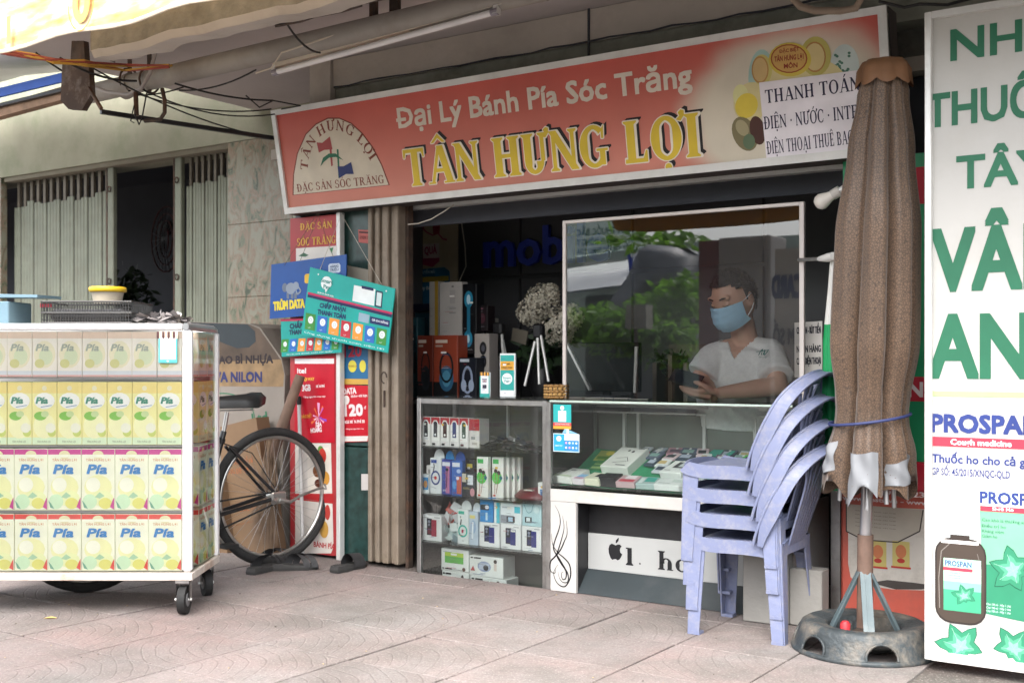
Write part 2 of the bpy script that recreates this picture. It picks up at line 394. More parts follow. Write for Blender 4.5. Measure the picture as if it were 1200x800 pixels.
def marble_mat():
    m, n, b = newmat('veined_marble'); N = n.nodes; K = n.links
    tc = N.new('ShaderNodeTexCoord'); mp = N.new('ShaderNodeMapping'); mp.inputs['Rotation'].default_value = (.3, .6, .5); mp.inputs['Scale'].default_value = (1, 1, .5)
    K.new(tc.outputs['Object'], mp.inputs[0])
    ns = N.new('ShaderNodeTexNoise'); ns.inputs['Scale'].default_value = 13; ns.inputs['Detail'].default_value = 12; ns.inputs['Distortion'].default_value = 1.5; ns.inputs['Roughness'].default_value = .65
    K.new(mp.outputs[0], ns.inputs['Vector'])
    cr = N.new('ShaderNodeValToRGB'); e = cr.color_ramp.elements
    e[0].position = .34; e[0].color = (.06, .075, .045, 1); e[1].position = .66; e[1].color = (.27, .245, .185, 1)
    for p, c in ((.43, (.17, .18, .12, 1)), (.47, (.24, .16, .11, 1)), (.56, (.24, .24, .18, 1))):
        q = e.new(p); q.color = c
    K.new(ns.outputs['Fac'], cr.inputs[0]); K.new(cr.outputs[0], b.inputs['Base Color']); b.inputs['Roughness'].default_value = .35
    return m
marble = marble_mat()
def tile_mat(name, base_, pattern=True):
    m, n, b = newmat(name); N = n.nodes; K = n.links
    tc = N.new('ShaderNodeTexCoord'); geo = N.new('ShaderNodeNewGeometry'); oi = N.new('ShaderNodeObjectInfo')
    def noise_(s, d, vec, r=.6):
        q = N.new('ShaderNodeTexNoise'); q.inputs['Scale'].default_value = s; q.inputs['Detail'].default_value = d; q.inputs['Roughness'].default_value = r; K.new(vec, q.inputs['Vector']); return q.outputs['Fac']
    def rng(f, a, b_, c, d):
        q = N.new('ShaderNodeMapRange'); q.inputs[1].default_value = a; q.inputs[2].default_value = b_; q.inputs[3].default_value = c; q.inputs[4].default_value = d; K.new(f, q.inputs[0]); return q.outputs[0]
    def mixc(f, a, c2):
        q = N.new('ShaderNodeMix'); q.data_type = 'RGBA'; K.new(f, q.inputs[0]); K.new(a, q.inputs[6]) if not isinstance(a, tuple) else setattr(q.inputs[6], 'default_value', a)
        if isinstance(c2, tuple): q.inputs[7].default_value = c2
        else: K.new(c2, q.inputs[7])
        return q.outputs[2]
    big = rng(noise_(1.1, 6, geo.outputs['Position']), .35, .65, 0, 1)
    col = mixc(big, (base_[0], base_[1], base_[2], 1), (base_[0]*1.12, base_[1]*.86, base_[2]*.84, 1))
    col = mixc(rng(noise_(1.9, 10, geo.outputs['Position'], .75), .44, .62, 0, .7), col, (.11, .10, .09, 1))
    col = mixc(rng(noise_(110, 4, tc.outputs['Object']), .54, .66, 0, .4), col, (.42, .39, .37, 1))
    col = mixc(rng(noise_(60, 5, geo.outputs['Position']), .36, .46, .55, 0), col, (.13, .11, .1, 1))
    sc = N.new('ShaderNodeVectorMath'); sc.operation = 'SCALE'; K.new(col, sc.inputs[0]); K.new(rng(oi.outputs['Random'], 0, 1, .92, 1.06), sc.inputs['Scale'])
    hs = None
    if pattern:
        vs = N.new('ShaderNodeVectorMath'); vs.operation = 'MULTIPLY_ADD'; vs.inputs[1].default_value = (1, 1, 0); vs.inputs[2].default_value = (.235, .235, 0); K.new(tc.outputs['Object'], vs.inputs[0])
        nz = N.new('ShaderNodeTexNoise'); nz.inputs['Scale'].default_value = 4; K.new(tc.outputs['Object'], nz.inputs['Vector'])
        ln = N.new('ShaderNodeVectorMath'); ln.operation = 'LENGTH'; K.new(vs.outputs[0], ln.inputs[0])
        ad = N.new('ShaderNodeMath'); ad.operation = 'MULTIPLY_ADD'; K.new(nz.outputs['Fac'], ad.inputs[0]); ad.inputs[1].default_value = .075; K.new(ln.outputs['Value'], ad.inputs[2])
        mu = N.new('ShaderNodeMath'); mu.operation = 'MULTIPLY'; mu.inputs[1].default_value = 18.0; K.new(ad.outputs[0], mu.inputs[0])
        fr = N.new('ShaderNodeMath'); fr.operation = 'PINGPONG'; fr.inputs[1].default_value = .5; K.new(mu.outputs[0], fr.inputs[0])
        hs = rng(fr.outputs[0], 0, .10, 0, 1)
        fm = noise_(6, 3, geo.outputs['Position'])
        gv = N.new('ShaderNodeMath'); gv.operation = 'MULTIPLY'; K.new(rng(hs, 0, 1, .20, 0), gv.inputs[0]); K.new(rng(fm, .35, .65, 0, 1), gv.inputs[1])
        fc = mixc(gv.outputs[0], sc.outputs[0], (.12, .10, .09, 1))
    else: fc = sc.outputs[0]
    K.new(fc, b.inputs['Base Color']); b.inputs['Roughness'].default_value = .85
    bp = N.new('ShaderNodeBump'); bp.inputs['Strength'].default_value = .38; bp.inputs['Distance'].default_value = .006
    if hs is not None:
        a2 = N.new('ShaderNodeMath'); a2.operation = 'MULTIPLY_ADD'; K.new(noise_(45, 6, tc.outputs['Object']), a2.inputs[0]); a2.inputs[1].default_value = .45; K.new(hs, a2.inputs[2]); K.new(a2.outputs[0], bp.inputs['Height'])
    else: K.new(noise_(45, 6, tc.outputs['Object']), bp.inputs['Height'])
    K.new(bp.outputs[0], b.inputs['Normal']); return m
paver = tile_mat('embossed_paver', (.20, .188, .18))
mortar = tile_mat('paver_mortar', (.07, .062, .055), False)
asphalt = mat('asphalt', (.17, .165, .155), .9, 0, .2, 3, .5, 80, .3, (.2, .19, .18), 1)
# ================================================================ ground
g = MB(); g.box(-160, 160, -180, .72, -.5, -.125, asphalt); struct('road', g)
g = MB(); g.box(-40, 30, .74, 4.755, -.4, -.012, mortar); g.box(-40, -3.87, 4.757, 5.7, -.4, -.013, mortar); g.box(-1.45, 30, 4.757, 5.7, -.4, -.013, mortar); pav = struct('pavement', g)
g = MB(); g.add([(-300, -300, -.52), (300, -300, -.52), (300, 300, -.52), (-300, 300, -.52)], [(0, 1, 2, 3)], mat('bare_ground', (.14, .13, .11), .95)); struct('ground', g)
g = MB(); rg = random.Random(44)
for k in range(150):
    x, y = rg.uniform(-6.5, -1.3), rg.uniform(2.4, 4.7); s_ = rg.uniform(.002, .006); a = rg.uniform(0, 3)
    g.add([(x+s_*math.cos(a), y+s_*math.sin(a), .004), (x+s_*math.cos(a+2), y+s_*math.sin(a+2), .005), (x+s_*math.cos(a+4), y+s_*math.sin(a+4), .003), (x, y, .004+s_*.6)], [(0, 1, 3), (1, 2, 3), (2, 0, 3)], rg.choice((C('3a332c'), C('5c5248'), C('a08a60'))))
solo('grit', g, 'scattered grit and crumbs over the pavers', 'grit', kind='stuff')
rn = empty('right_house', (2.2, 4.9, 0), 'plain cream house front right of the pharmacy sign', 'building')
g = MB(); g.box(-.43, 6, 4.9, 8, -.1, 2.79, plaster); part('wall', g, rn)
g = MB(); g.box(.6, 2.4, 4.87, 4.897, .0, 2.2, gatem); part('door', g, rn)
g = MB(); g.box(-14, 6, 5.95, 8, 2.96, 6.5, plaster) if 0 else g.box(-5, 6, 5.62, 8, 2.96, 5.8, plaster); part('upper_wall', g, rn)
g = MB(); g.box(-40, 30, .55, .73, -.35, .003, concrete, .01); struct('kerb', g)
g = MB()
for k in range(40): g.box(-24+k*1.2, -24+k*1.2+.02, .549, .551, -.13, .0, mortar)
TS = .45
tm = []
for k in range(4):
    q = MB(); q.box(-.2215, .2215, -.2215, .2215, -.03, 0, paver, .002)
    me = q.mesh('paver'); tm.append(me)
rt = random.Random(3)
for i in range(-17, 4):
    for j in range(-3, 5):
        x = -2.665+i*TS; y = 2.975+j*TS
        if y > 4.62 and x > -4.2 and x < -1.4: continue
        if y < 1.5: continue
        if abs(x) > 9.5: continue
        o = bpy.data.objects.new('paver', tm[0]); COL.objects.link(o); o.parent = pav
        o.location = (x+rt.uniform(-.0015, .0015), y+rt.uniform(-.0015, .0015), rt.uniform(-.0022, .0022))
        o.rotation_euler = (rt.uniform(-.003, .003), rt.uniform(-.003, .003), rt.choice((0, 1, 2, 3))*PI/2)
# cut row against the shop front
q = MB(); q.box(-.2225, .2225, -.10, .10, -.03, 0, paver, .004); cutm = q.mesh('paver')
for i in range(-3, 4):
    x = -2.665+i*TS
    if -4.2 < x < -1.4:
        o = bpy.data.objects.new('paver', cutm); COL.objects.link(o); o.parent = pav; o.location = (x, 4.6525, 0)
g = MB(); g.box(-5.2, -1.0, 4.76, 6.6, -.3, -.14, mat('shop_floor_tile', (.42, .40, .37), .4)); struct('shop_floor', g)

g = MB(); p = at(50, 724, Z=.003); g.poly([p, p+V(.03, .01, .004), p+V(.055, .035, .002), p+V(.02, .03, .006)], C('c8a860')); solo('fallen_leaf', g, 'small yellow leaf lying on the pavers before the cart', 'leaf')
# ================================================================ left neighbour shop
b = empty('neighbour_shop', (-7.4, 5.6, 0), 'pale green rendered shop front with marble pillars beside the red sign shop', 'building')
g = MB()
g.box(-14, -4.3, 5.5, 5.9, 2.62, 4.6, greenw); part('wall', g, b)
g = MB(); g.box(-8.76, -6.1, 5.52, 5.60, 2.585, 2.618, mat('lintel_edge', (.22, .2, .15), .8)); part('lintel', g, b)
for (x0, x1) in ((-6.08, -5.2), (-14, -8.78)):
    x = x0
    while x < x1-.01:
        z = -.1; xe = min(x+.62, x1)
        for zt in (.45, 1.05, 1.55, 2.05, 2.617):
            g = MB(); g.box(x+.001, xe-.001, 5.5, 5.56, z+.001, zt-.001, marble, .002); part('marble_panel', g, b); z = zt
            if x0 < -10 and x < -10: break
        x = xe
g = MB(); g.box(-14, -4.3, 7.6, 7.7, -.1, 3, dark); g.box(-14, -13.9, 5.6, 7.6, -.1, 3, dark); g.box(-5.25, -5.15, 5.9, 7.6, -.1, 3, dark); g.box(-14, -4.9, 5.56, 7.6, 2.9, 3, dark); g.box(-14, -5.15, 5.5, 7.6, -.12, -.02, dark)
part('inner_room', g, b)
# collapsible shutters: each slat a part, open bars above
def shutter(x0, x1, n, ztop, label, handle_x, ang):
    t = empty('folding_shutter', ((x0+x1)/2, 5.6, 0), label, 'shutter', 'folding steel shutters of the green shop')
    wdt = (x1-x0)/n; rr = random.Random(int(x0*10))
    for k in range(n):
        a = x0+k*wdt; d = .006 if k % 2 else 0; zt = ztop+rr.uniform(-.03, .03)
        g = MB()
        prof = [(a, 5.6+d), (a+wdt*.08, 5.594+d), (a+wdt*.42, 5.594+d), (a+wdt*.5, 5.6+d), (a+wdt*.58, 5.594+d), (a+wdt*.92, 5.594+d), (a+wdt*.98, 5.602+d)]
        for (p, q) in zip(prof[:-1], prof[1:]):
            g.add([(p[0], p[1], .02), (q[0], q[1], .02), (q[0], q[1], zt), (p[0], p[1], zt)], [(0, 1, 2, 3)], gatem)
        part('slat', g, t)
        g = MB(); g.box(a+wdt*.25, a+wdt*.62, 5.61, 5.635, zt-.03, 2.585, gateb); part('bar', g, t)
    g = MB(); g.box(handle_x-.035, handle_x+.035, 5.56, 5.6, .0, 2.59, gatem, .006); g.box(handle_x-.055, handle_x-.04, 5.565, 5.6, .0, 2.59, rust); part('lock_post', g, t)
    for z in (1.72, 2.42): g = MB(); g.tube([(handle_x+.02*math.cos(a), 5.55, z+.02*math.sin(a)) for a in [R_(q*30) for q in range(12)]+[0]], .005, rust, 6); part('handle', g, t)
    return t
shutter(-8.74, -7.5, 14, 2.40, 'pale green steel folding shutter left of the dark doorway', -7.44, 0)
shutter(-6.62, -6.1, 8, 2.40, 'narrow pale green folding shutter against the marble pillar', -6.67, 0)
# wall fan and plants in the dark doorway
fx = at(197, 272, Y=6.6)
t = empty('wall_fan', fx, 'dark wall fan with a round guard inside the neighbour doorway', 'fan')
g = MB(); g.box(fx.x-.12, fx.x+.0, fx.y-.02, fx.y+.1, fx.z-.02, fx.z+.1, blackm, .01); part('motor', g, t)
g = MB()
for r in (.1, .16, .22, .28): g.tube([(fx.x+.12+r*.9*math.cos(R_(k*20)), fx.y-.12-.05*math.cos(R_(k*20)), fx.z-.08+r*math.sin(R_(k*20))) for k in range(19)], .007, mat('dark_red_plastic', (.06, .012, .012), .5), 5, False)
for k in range(24): g.bar((fx.x+.12, fx.y-.15, fx.z-.08), (fx.x+.12+.25*math.cos(R_(k*15)), fx.y-.12-.05*math.cos(R_(k*15)), fx.z-.08+.28*math.sin(R_(k*15))), .004, .004, blackm)
part('guard', g, t)
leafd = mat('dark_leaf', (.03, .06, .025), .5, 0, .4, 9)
leafm = mat('fresh_leaf', (.12, .24, .05), .5, 0, .45, 9)
_n = leafm.node_tree; _t = _n.nodes.new('ShaderNodeBsdfTranslucent'); _t.inputs[0].default_value = (.20, .42, .05, 1); _m = _n.nodes.new('ShaderNodeMixShader'); _m.inputs[0].default_value = .45
_n.links.new(_n.nodes['Principled BSDF'].outputs[0], _m.inputs[1]); _n.links.new(_t.outputs[0], _m.inputs[2]); _n.links.new(_m.outputs[0], _n.nodes['Material Output'].inputs[0])
def leaf_cloud(mb, c, rad, n, size, m, rnd, flat=1.0):
    for k in range(n):
        d = Vector((rnd.gauss(0, 1), rnd.gauss(0, 1), rnd.gauss(0, 1)*flat)); d = d.normalized()*rnd.random()**.5
        p = Vector(c)+Vector((d.x*rad[0], d.y*rad[1], d.z*rad[2]))
        a = Vector((rnd.gauss(0, 1), rnd.gauss(0, 1), rnd.gauss(0, .6))).normalized(); q = a.cross(Vector((rnd.gauss(0, 1), rnd.gauss(0, 1), rnd.gauss(0, 1)))).normalized()
        s = size*rnd.uniform(.6, 1.3)
        mb.add([p, p+a*s*.5+q*s*.22, p+a*s, p+a*s*.5-q*s*.22], [(0, 1, 2, 3)], m)
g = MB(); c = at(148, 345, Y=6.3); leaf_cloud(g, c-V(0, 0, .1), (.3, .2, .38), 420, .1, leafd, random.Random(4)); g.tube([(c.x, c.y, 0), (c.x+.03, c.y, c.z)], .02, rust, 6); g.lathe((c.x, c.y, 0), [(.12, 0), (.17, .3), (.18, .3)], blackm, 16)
solo('potted_plant', g, 'leafy plant in shadow inside the neighbour doorway', 'plant')

# ================================================================ canopy over the pavement
b = empty('concrete_canopy', (-2, 4.2, 2.78), 'stained concrete canopy slab running over the pavement above the red sign', 'canopy')
g = MB(); g.box(-5.77, 4.0, 3.2, 5.6, 2.80, 2.95, soffitm); part('soffit', g, b)
# broken front edge beam
g = MB(); rb = random.Random(2); n = 150; xs = [-4.42+k*(7.9/n) for k in range(n+1)]
pr = [(2.455+.018*noise.noise(Vector((x*4, 0, 0)))+.012*noise.noise(Vector((x*19, 3, 0)))+rb.uniform(-.004, .004), 3.20, 3.33+.03*noise.noise(Vector((x*9, 7, 0)))) for x in xs]
for k in range(n):
    z0, y0, y1 = pr[k]; z1, y2, y3 = pr[k+1]; a, c = xs[k], xs[k+1]
    g.add([(a, 3.2, 2.95), (c, 3.2, 2.95), (c, 3.2, z1+.03), (a, 3.2, z0+.03)], [(0, 1, 2, 3)], concrete)
    g.add([(a, 3.2, z0+.03), (c, 3.2, z1+.03), (c, 3.22, z1), (a, 3.22, z0)], [(0, 1, 2, 3)], plaster)
    g.add([(a, 3.22, z0), (c, 3.22, z1), (c, y3, z1+.01), (a, y1, z0+.01)], [(0, 1, 2, 3)], plaster)
    g.add([(a, y1, z0+.01), (c, y3, z1+.01), (c, 3.36, 2.81), (a, 3.36, 2.81)], [(0, 1, 2, 3)], concrete)
g.add([(-4.42, 3.2, 2.95), (-4.42, 3.36, 2.95), (-4.42, 3.33, 2.46), (-4.42, 3.2, 2.48)], [(0, 1, 2, 3)], concrete)
part('edge_beam', g, b)
g = MB()
for k in range(16):
    x = -3.4+k*.22; g.tube([(x, 3.33, 2.47+rb.uniform(-.01, .01)), (x+.12, 3.35, 2.475+rb.uniform(-.01, .02)), (x+.23, 3.34, 2.47)], .007, rust, 5)
part('exposed_rebar', g, b)
# wall and beam above the sign
g = MB(); g.box(-4.45, 4, 4.80, 5.0, 2.64, 2.797, plaster); part('lintel_beam', g, b)
g = MB(); g.box(-4.45, 4, 4.82, 5.0, 2.50, 2.638, mat('grey_green_strip', (.24, .25, .21), .85, 0, .2, 5, .3, 30, .6, (.08, .07, .06), 6)); part('lintel_strip', g, b)
g = MB(); g.box(-4.61, -4.452, 4.78, 5.0, 2.45, 2.797, plaster); part('pillar_top', g, b)
g = MB(); g.box(-2.795, -2.785, 4.792, 4.80, 2.55, 2.80, dark)
k0 = Vector((-4.44, 4.797, 2.642)); pts = [k0+V(k*.11, 0, rb.uniform(-.006, .006)) for k in range(40)]
g.tube(pts, [.003+rb.random()*.003 for _ in pts], dark, 5); part('crack', g, b)

# ================================================================ sign shop building
b = empty('corner_shop', (-3, 5, 0), 'shop interior with dark walls behind the glass counters under the red sign', 'building')
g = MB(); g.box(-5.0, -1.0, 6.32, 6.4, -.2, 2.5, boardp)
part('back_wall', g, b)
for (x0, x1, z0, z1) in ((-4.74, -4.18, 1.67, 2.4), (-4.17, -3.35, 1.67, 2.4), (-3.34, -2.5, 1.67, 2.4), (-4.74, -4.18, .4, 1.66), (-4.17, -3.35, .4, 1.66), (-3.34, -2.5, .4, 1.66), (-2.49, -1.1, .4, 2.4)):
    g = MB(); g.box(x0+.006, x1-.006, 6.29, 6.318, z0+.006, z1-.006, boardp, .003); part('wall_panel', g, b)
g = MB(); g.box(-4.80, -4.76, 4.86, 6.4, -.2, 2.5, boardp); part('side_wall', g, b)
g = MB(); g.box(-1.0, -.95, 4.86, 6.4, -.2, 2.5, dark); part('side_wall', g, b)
g = MB(); g.box(-5, -.95, 4.86, 6.4, 2.30, 2.36, plaster); part('ceiling', g, b)
tileg = mat('dark_green_tile', (.018, .05, .045), .28, 0, .5, 25, dirt=.3, dcol=(.05, .07, .06))
x = -4.2
while x < -1.5:
    g = MB(); g.box(x+.002, x+.396, 4.9, 4.95, 2.02, 2.3, tileg, .003); part('lintel_tile', g, b)
    g = MB(); g.box(x+.002, x+.396, 4.902, 4.95, 1.965, 2.016, tileg, .003); part('lintel_tile', g, b); x += .4
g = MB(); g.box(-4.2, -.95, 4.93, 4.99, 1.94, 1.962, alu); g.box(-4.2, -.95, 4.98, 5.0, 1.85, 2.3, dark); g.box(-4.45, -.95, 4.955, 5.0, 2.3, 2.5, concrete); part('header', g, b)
lm = C('3446b4', .4, 'plastic')
g = MB(); F = front(6.27)
u0, v0 = F.px(569, 313); u1, _ = F.px(656, 313); vv = F.px(570, 291)[1]
vs, fs, W = sans('mobile', .02); kk = (u1-u0)/sans('mob', .02)[2]*1.08
st = len(g.v)
for q in fs: g.slab([F.p(u0+vs[i][0]*kk, v0+vs[i][1]*kk*.98, 0) for i in q], (0, -.03, 0), lm)
solo('wall_lettering', g, 'dark blue raised shop lettering on the grey back wall', 'sign')

# green pillar between the red board and the gate
p = empty('tiled_pillar', (-4.31, 4.85, 0), 'dark green tiled pillar with posters between red board and beige gate', 'pillar')
for (z0, z1) in ((0, .63), (.635, 1.08), (1.085, 1.53), (1.535, 2.02)):
    g = MB(); g.box(-4.46, -4.20, 4.84, 5.1, z0+.002, z1, tileg, .003); part('tile', g, p)
# folding gate bundle
t = empty('folding_gate', (-4.09, 4.86, 0), 'beige steel folding gate pushed aside beside the green pillar', 'gate')
gx = [-4.195, -4.165, -4.14, -4.115, -4.09, -4.045, -4.01]
for k, x in enumerate(gx):
    g = MB(); wd = (.026 if k < 4 else .04 if k == 4 else .03); g.box(x, x+wd, 4.80+(.02 if k % 2 else 0), 4.90, .01, 1.99, foldm, .005); part('slat', g, t)
g = MB(); g.box(-4.075, -4.065, 4.79, 4.80, .86, .95, rust, .002); g.tube([(-4.05, 4.78, 1.0+.03*math.sin(a)*1) if 0 else (-4.06+.02*math.cos(a), 4.78, 1.02+.03*math.sin(a)) for a in [k*.6 for k in range(9)]], .004, rust, 5); part('latch', g, t)
g = MB(); g.box(-3.975, -3.955, 4.86, 4.9, -.1, 2.0, rust); part('jamb', g, t)

# ================================================================ main sign box
O = Vector((-4.735, 4.72, 1.945)); SV = Vector((0, -.11, .57)); S = Pn(O, (1, 0, 0), SV)
SW, SH = 3.415, SV.length
sg = empty('shop_sign', (-3.0, 4.72, 1.945), 'long tilted red shop sign with yellow lettering and cake pictures above the counters', 'sign')
def red_mat():
    m, n, b_ = newmat('sign_red_print'); N = n.nodes; K = n.links
    tc = N.new('ShaderNodeTexCoord'); sp = N.new('ShaderNodeSeparateXYZ'); K.new(tc.outputs['Object'], sp.inputs[0])
    r1 = N.new('ShaderNodeMapRange'); r1.inputs[1].default_value = 0; r1.inputs[2].default_value = .57; K.new(sp.outputs['Z'], r1.inputs[0])
    cr = N.new('ShaderNodeValToRGB'); e = cr.color_ramp.elements; e[0].color = (.60, .24, .18, 1); e[1].color = (.56, .10, .075, 1); e[1].position = .95; K.new(r1.outputs[0], cr.inputs[0])
    # cream glow printed round the cakes at the right end
    r2 = N.new('ShaderNodeVectorMath'); r2.operation = 'DISTANCE'; mp = N.new('ShaderNodeMapping'); mp.inputs['Scale'].default_value = (.66, 0, 1); K.new(tc.outputs['Object'], mp.inputs[0]); K.new(mp.outputs[0], r2.inputs[0]); r2.inputs[1].default_value = (1.26*.66, 0, .22)
    nz = N.new('ShaderNodeTexNoise'); nz.inputs['Scale'].default_value = 5; K.new(tc.outputs['Object'], nz.inputs['Vector'])
    ad = N.new('ShaderNodeMath'); ad.operation = 'MULTIPLY_ADD'; K.new(nz.outputs['Fac'], ad.inputs[0]); ad.inputs[1].default_value = .08; K.new(r2.outputs['Value'], ad.inputs[2])
    r3 = N.new('ShaderNodeMapRange'); r3.interpolation_type = 'SMOOTHSTEP'; r3.inputs[1].default_value = .29; r3.inputs[2].default_value = .42; r3.inputs[3].default_value = 1; r3.inputs[4].default_value = 0; K.new(ad.outputs[0], r3.inputs[0])
    mi = N.new('ShaderNodeMix'); mi.data_type = 'RGBA'; K.new(r3.outputs[0], mi.inputs[0]); K.new(cr.outputs[0], mi.inputs[6]); mi.inputs[7].default_value = (.68, .62, .5, 1)
    n2 = N.new('ShaderNodeTexNoise'); n2.inputs['Scale'].default_value = 2.5; n2.inputs['Detail'].default_value = 8; K.new(tc.outputs['Object'], n2.inputs['Vector'])
    r4 = N.new('ShaderNodeMapRange'); r4.inputs[1].default_value = .3; r4.inputs[2].default_value = .7; r4.inputs[3].default_value = .86; r4.inputs[4].default_value = 1.06; K.new(n2.outputs['Fac'], r4.inputs[0])
    vm = N.new('ShaderNodeVectorMath'); vm.operation = 'SCALE'; K.new(mi.outputs[2], vm.inputs[0]); K.new(r4.outputs[0], vm.inputs['Scale'])
    wv = N.new('ShaderNodeTexWave'); wv.bands_direction = 'X'; wv.inputs['Scale'].default_value = 22; wv.inputs['Distortion'].default_value = .3; K.new(tc.outputs['Object'], wv.inputs['Vector'])
    bp = N.new('ShaderNodeBump'); bp.inputs['Strength'].default_value = .08; bp.inputs['Distance'].default_value = .004; K.new(wv.outputs['Fac'], bp.inputs['Height']); K.new(bp.outputs[0], b_.inputs['Normal'])
    K.new(vm.outputs[0], b_.inputs['Base Color']); b_.inputs['Roughness'].default_value = .55; return m
g = MB(); S.quad(g, 0.03, .03, SW-.03, SH-.03, red_mat(), 0); part('panel', g, sg)
g = MB(); bk = .13
for (u0, v0, u1, v1) in ((0, 0, SW, .035), (0, SH-.03, SW, SH), (0, .035, .03, SH-.03), (SW-.035, .035, SW, SH-.03)):
    g.slab([S.p(u0, v0, 14), S.p(u1, v0, 14), S.p(u1, v1, 14), S.p(u0, v1, 14)], -S.N*.03, alu)
part('frame', g, sg)
g = MB(); A = [S.p(0, 0, -2), S.p(SW, 0, -2), S.p(SW, SH, -2), S.p(0, SH, -2)]; g.slab(A, (0, bk, 0), mat('dark_sheet', (.06, .05, .045), .7, .2)); part('back_box', g, sg)
# printing
g = MB(); cream = C('cfc6b4'); yel = C('d8bc3c'); blk = C('1c1518'); wht = C('e8e0d2'); brn = C('7a3a2c')
# arch logo
arch = [(343, 229), (343.5, 205), (348, 180), (358, 157), (370, 145), (384, 138), (398, 138), (412, 144), (425, 156), (437, 172), (448, 193), (457, 217)]
c0 = S.px(398, 200)
ou = [S.px(*q) for q in arch]; inn = [(c0[0]+(u-c0[0])*.975, c0[1]+(v-c0[1])*.975) for u, v in ou]
S.poly(g, ou, brn, 1); S.poly(g, inn, cream, 2)
S.tpx(g, 'ĐẶC SẢN SÓC TRĂNG', (349, 225), (451, 214.5), (349, 216), brn, 3, True)
# lettering on the arch
s = 'TÂN HƯNG LỢI'; wds = [serif(ch)[1]+.06 if ch != ' ' else .35 for ch in s]; tot = sum(wds); acc = 0
bl = [(361, 200), (361.5, 188), (366, 173), (373, 162), (383, 154), (394, 152.5), (405, 155), (417, 163), (427, 174), (435, 190)]
bu = [S.px(*q) for q in bl]; seg = [math.dist(bu[i], bu[i+1]) for i in range(len(bu)-1)]; TL = sum(seg); sc_ = TL/tot
def along(d):
    for i, q in enumerate(seg):
        if d <= q or i == len(seg)-1:
            f = d/q; return (bu[i][0]+(bu[i+1][0]-bu[i][0])*f, bu[i][1]+(bu[i+1][1]-bu[i][1])*f)
        d -= q
for ch, wd in zip(s, wds):
    if ch != ' ':
        a = along(acc*sc_); e2 = along(min((acc+wd)*sc_, TL)); S.text(g, ch, a[0], a[1], .055, brn, wd*sc_*.92, 3, ser=True, ang=math.atan2(e2[1]-a[1], e2[0]-a[0]))
    acc += wd
S.pxpoly(g, [(371.5, 167), (378, 167.5), (387, 160), (390, 175), (380, 176), (374, 179)], C('a04848'), 3)
S.pxpoly(g, [(386.5, 175), (389, 175), (390.5, 194), (388.5, 195)], C('a04848'), 3)
S.pxpoly(g, [(395, 175), (397, 175), (399, 208), (397, 209)], C('2a6a50'), 3)
S.pxpoly(g, [(376, 195), (379, 185), (386, 180), (394, 180), (403, 188), (394, 184), (386, 185), (380, 190)], C('2a6a50'), 4)
S.pxpoly(g, [(396, 195), (403, 195), (412, 190), (415, 204), (406, 204), (398, 209)], C('27336a'), 4)
S.tpx(g, 'Đại Lý Bánh Pía Sóc Trăng', (468, 150), (811, 100.5), (467.5, 126), C('ddd3c4'), 2, off=.03)
A0, B0, C0 = (477, 219), (822, 183), (472, 176)
a, b2, c = S.px(*A0), S.px(*B0), S.px(*C0); hh = math.hypot(c[0]-a[0], c[1]-a[1]); ww = math.hypot(b2[0]-a[0], b2[1]-a[1]); an = math.atan2(b2[1]-a[1], b2[0]-a[0])
for dx, dy in ((.006, .006), (.012, .010), (.018, .014)): S.text(g, 'TÂN HƯNG LỢI', a[0]+dx, a[1]+dy, hh, blk, ww, 1+dx*20, ser=True, ang=an, T=.26, t=.12)
for k in range(8): S.text(g, 'TÂN HƯNG LỢI', a[0]+.005*math.cos(k*PI/4), a[1]+.005*math.sin(k*PI/4), hh, wht, ww, 2.2+k*.05, ser=True, ang=an, T=.26, t=.12)
S.text(g, 'TÂN HƯNG LỢI', a[0], a[1], hh, yel, ww, 4, ser=True, ang=an, T=.22, t=.10)
part('lettering', g, sg)
# cakes
g = MB()
def pxell(cx, cy, rx, ry, m, l, n=22, rot=0):
    P = [(cx+rx*math.cos(2*PI*k/n)*math.cos(rot)-ry*math.sin(2*PI*k/n)*math.sin(rot), cy+rx*math.cos(2*PI*k/n)*math.sin(rot)+ry*math.sin(2*PI*k/n)*math.cos(rot)) for k in range(n)]
    S.pxpoly(g, P, m, l)
pb = C('a4c4bc'); pl = C('d2c692')
pxell(893, 92, 16, 34, pb, 1); pxell(990, 78, 17, 26, C('c3d0cc'), 1); pxell(880, 120, 20, 24, pl, 1.5, rot=.3); pxell(938, 92, 52, 26, pl, 1.6); pxell(893, 82, 12, 18, C('c8be70'), 2); pxell(891, 82, 10, 16, C('b98c52'), 2.5); pxell(891, 82, 8.5, 14, C('d0b27a'), 3)
pxell(956, 66, 18, 23, C('b9b060'), 2); pxell(955, 67, 13, 18, C('b08048'), 2.6); pxell(955, 67, 11.5, 16, C('d3c088'), 3)
pxell(926, 70, 25, 20, C('cdb94e'), 3.2); pxell(925, 69, 21.5, 17, C('9a4c2c'), 3.6); pxell(925, 69, 20, 15.5, C('c9a05a'), 4)
S.tpx(g, 'TÂN HƯNG LỢI', (908, 72.5), (942, 69), (907.5, 66.5), C('8a2f22'), 4.4, off=.03); S.tpx(g, 'ĐẶC BIỆT', (914, 62.5), (937, 59.5), (914, 58.5), C('8a2f22'), 4.4, off=.03); S.tpx(g, 'MÔN', (919, 80.5), (935, 79), (918.5, 75), C('8a2f22'), 4.4, off=.03)
pxell(875, 124, 13, 15, C('d8c24a'), 2.2, rot=.4); pxell(868, 112, 9, 13, C('d6d49a'), 2.0)
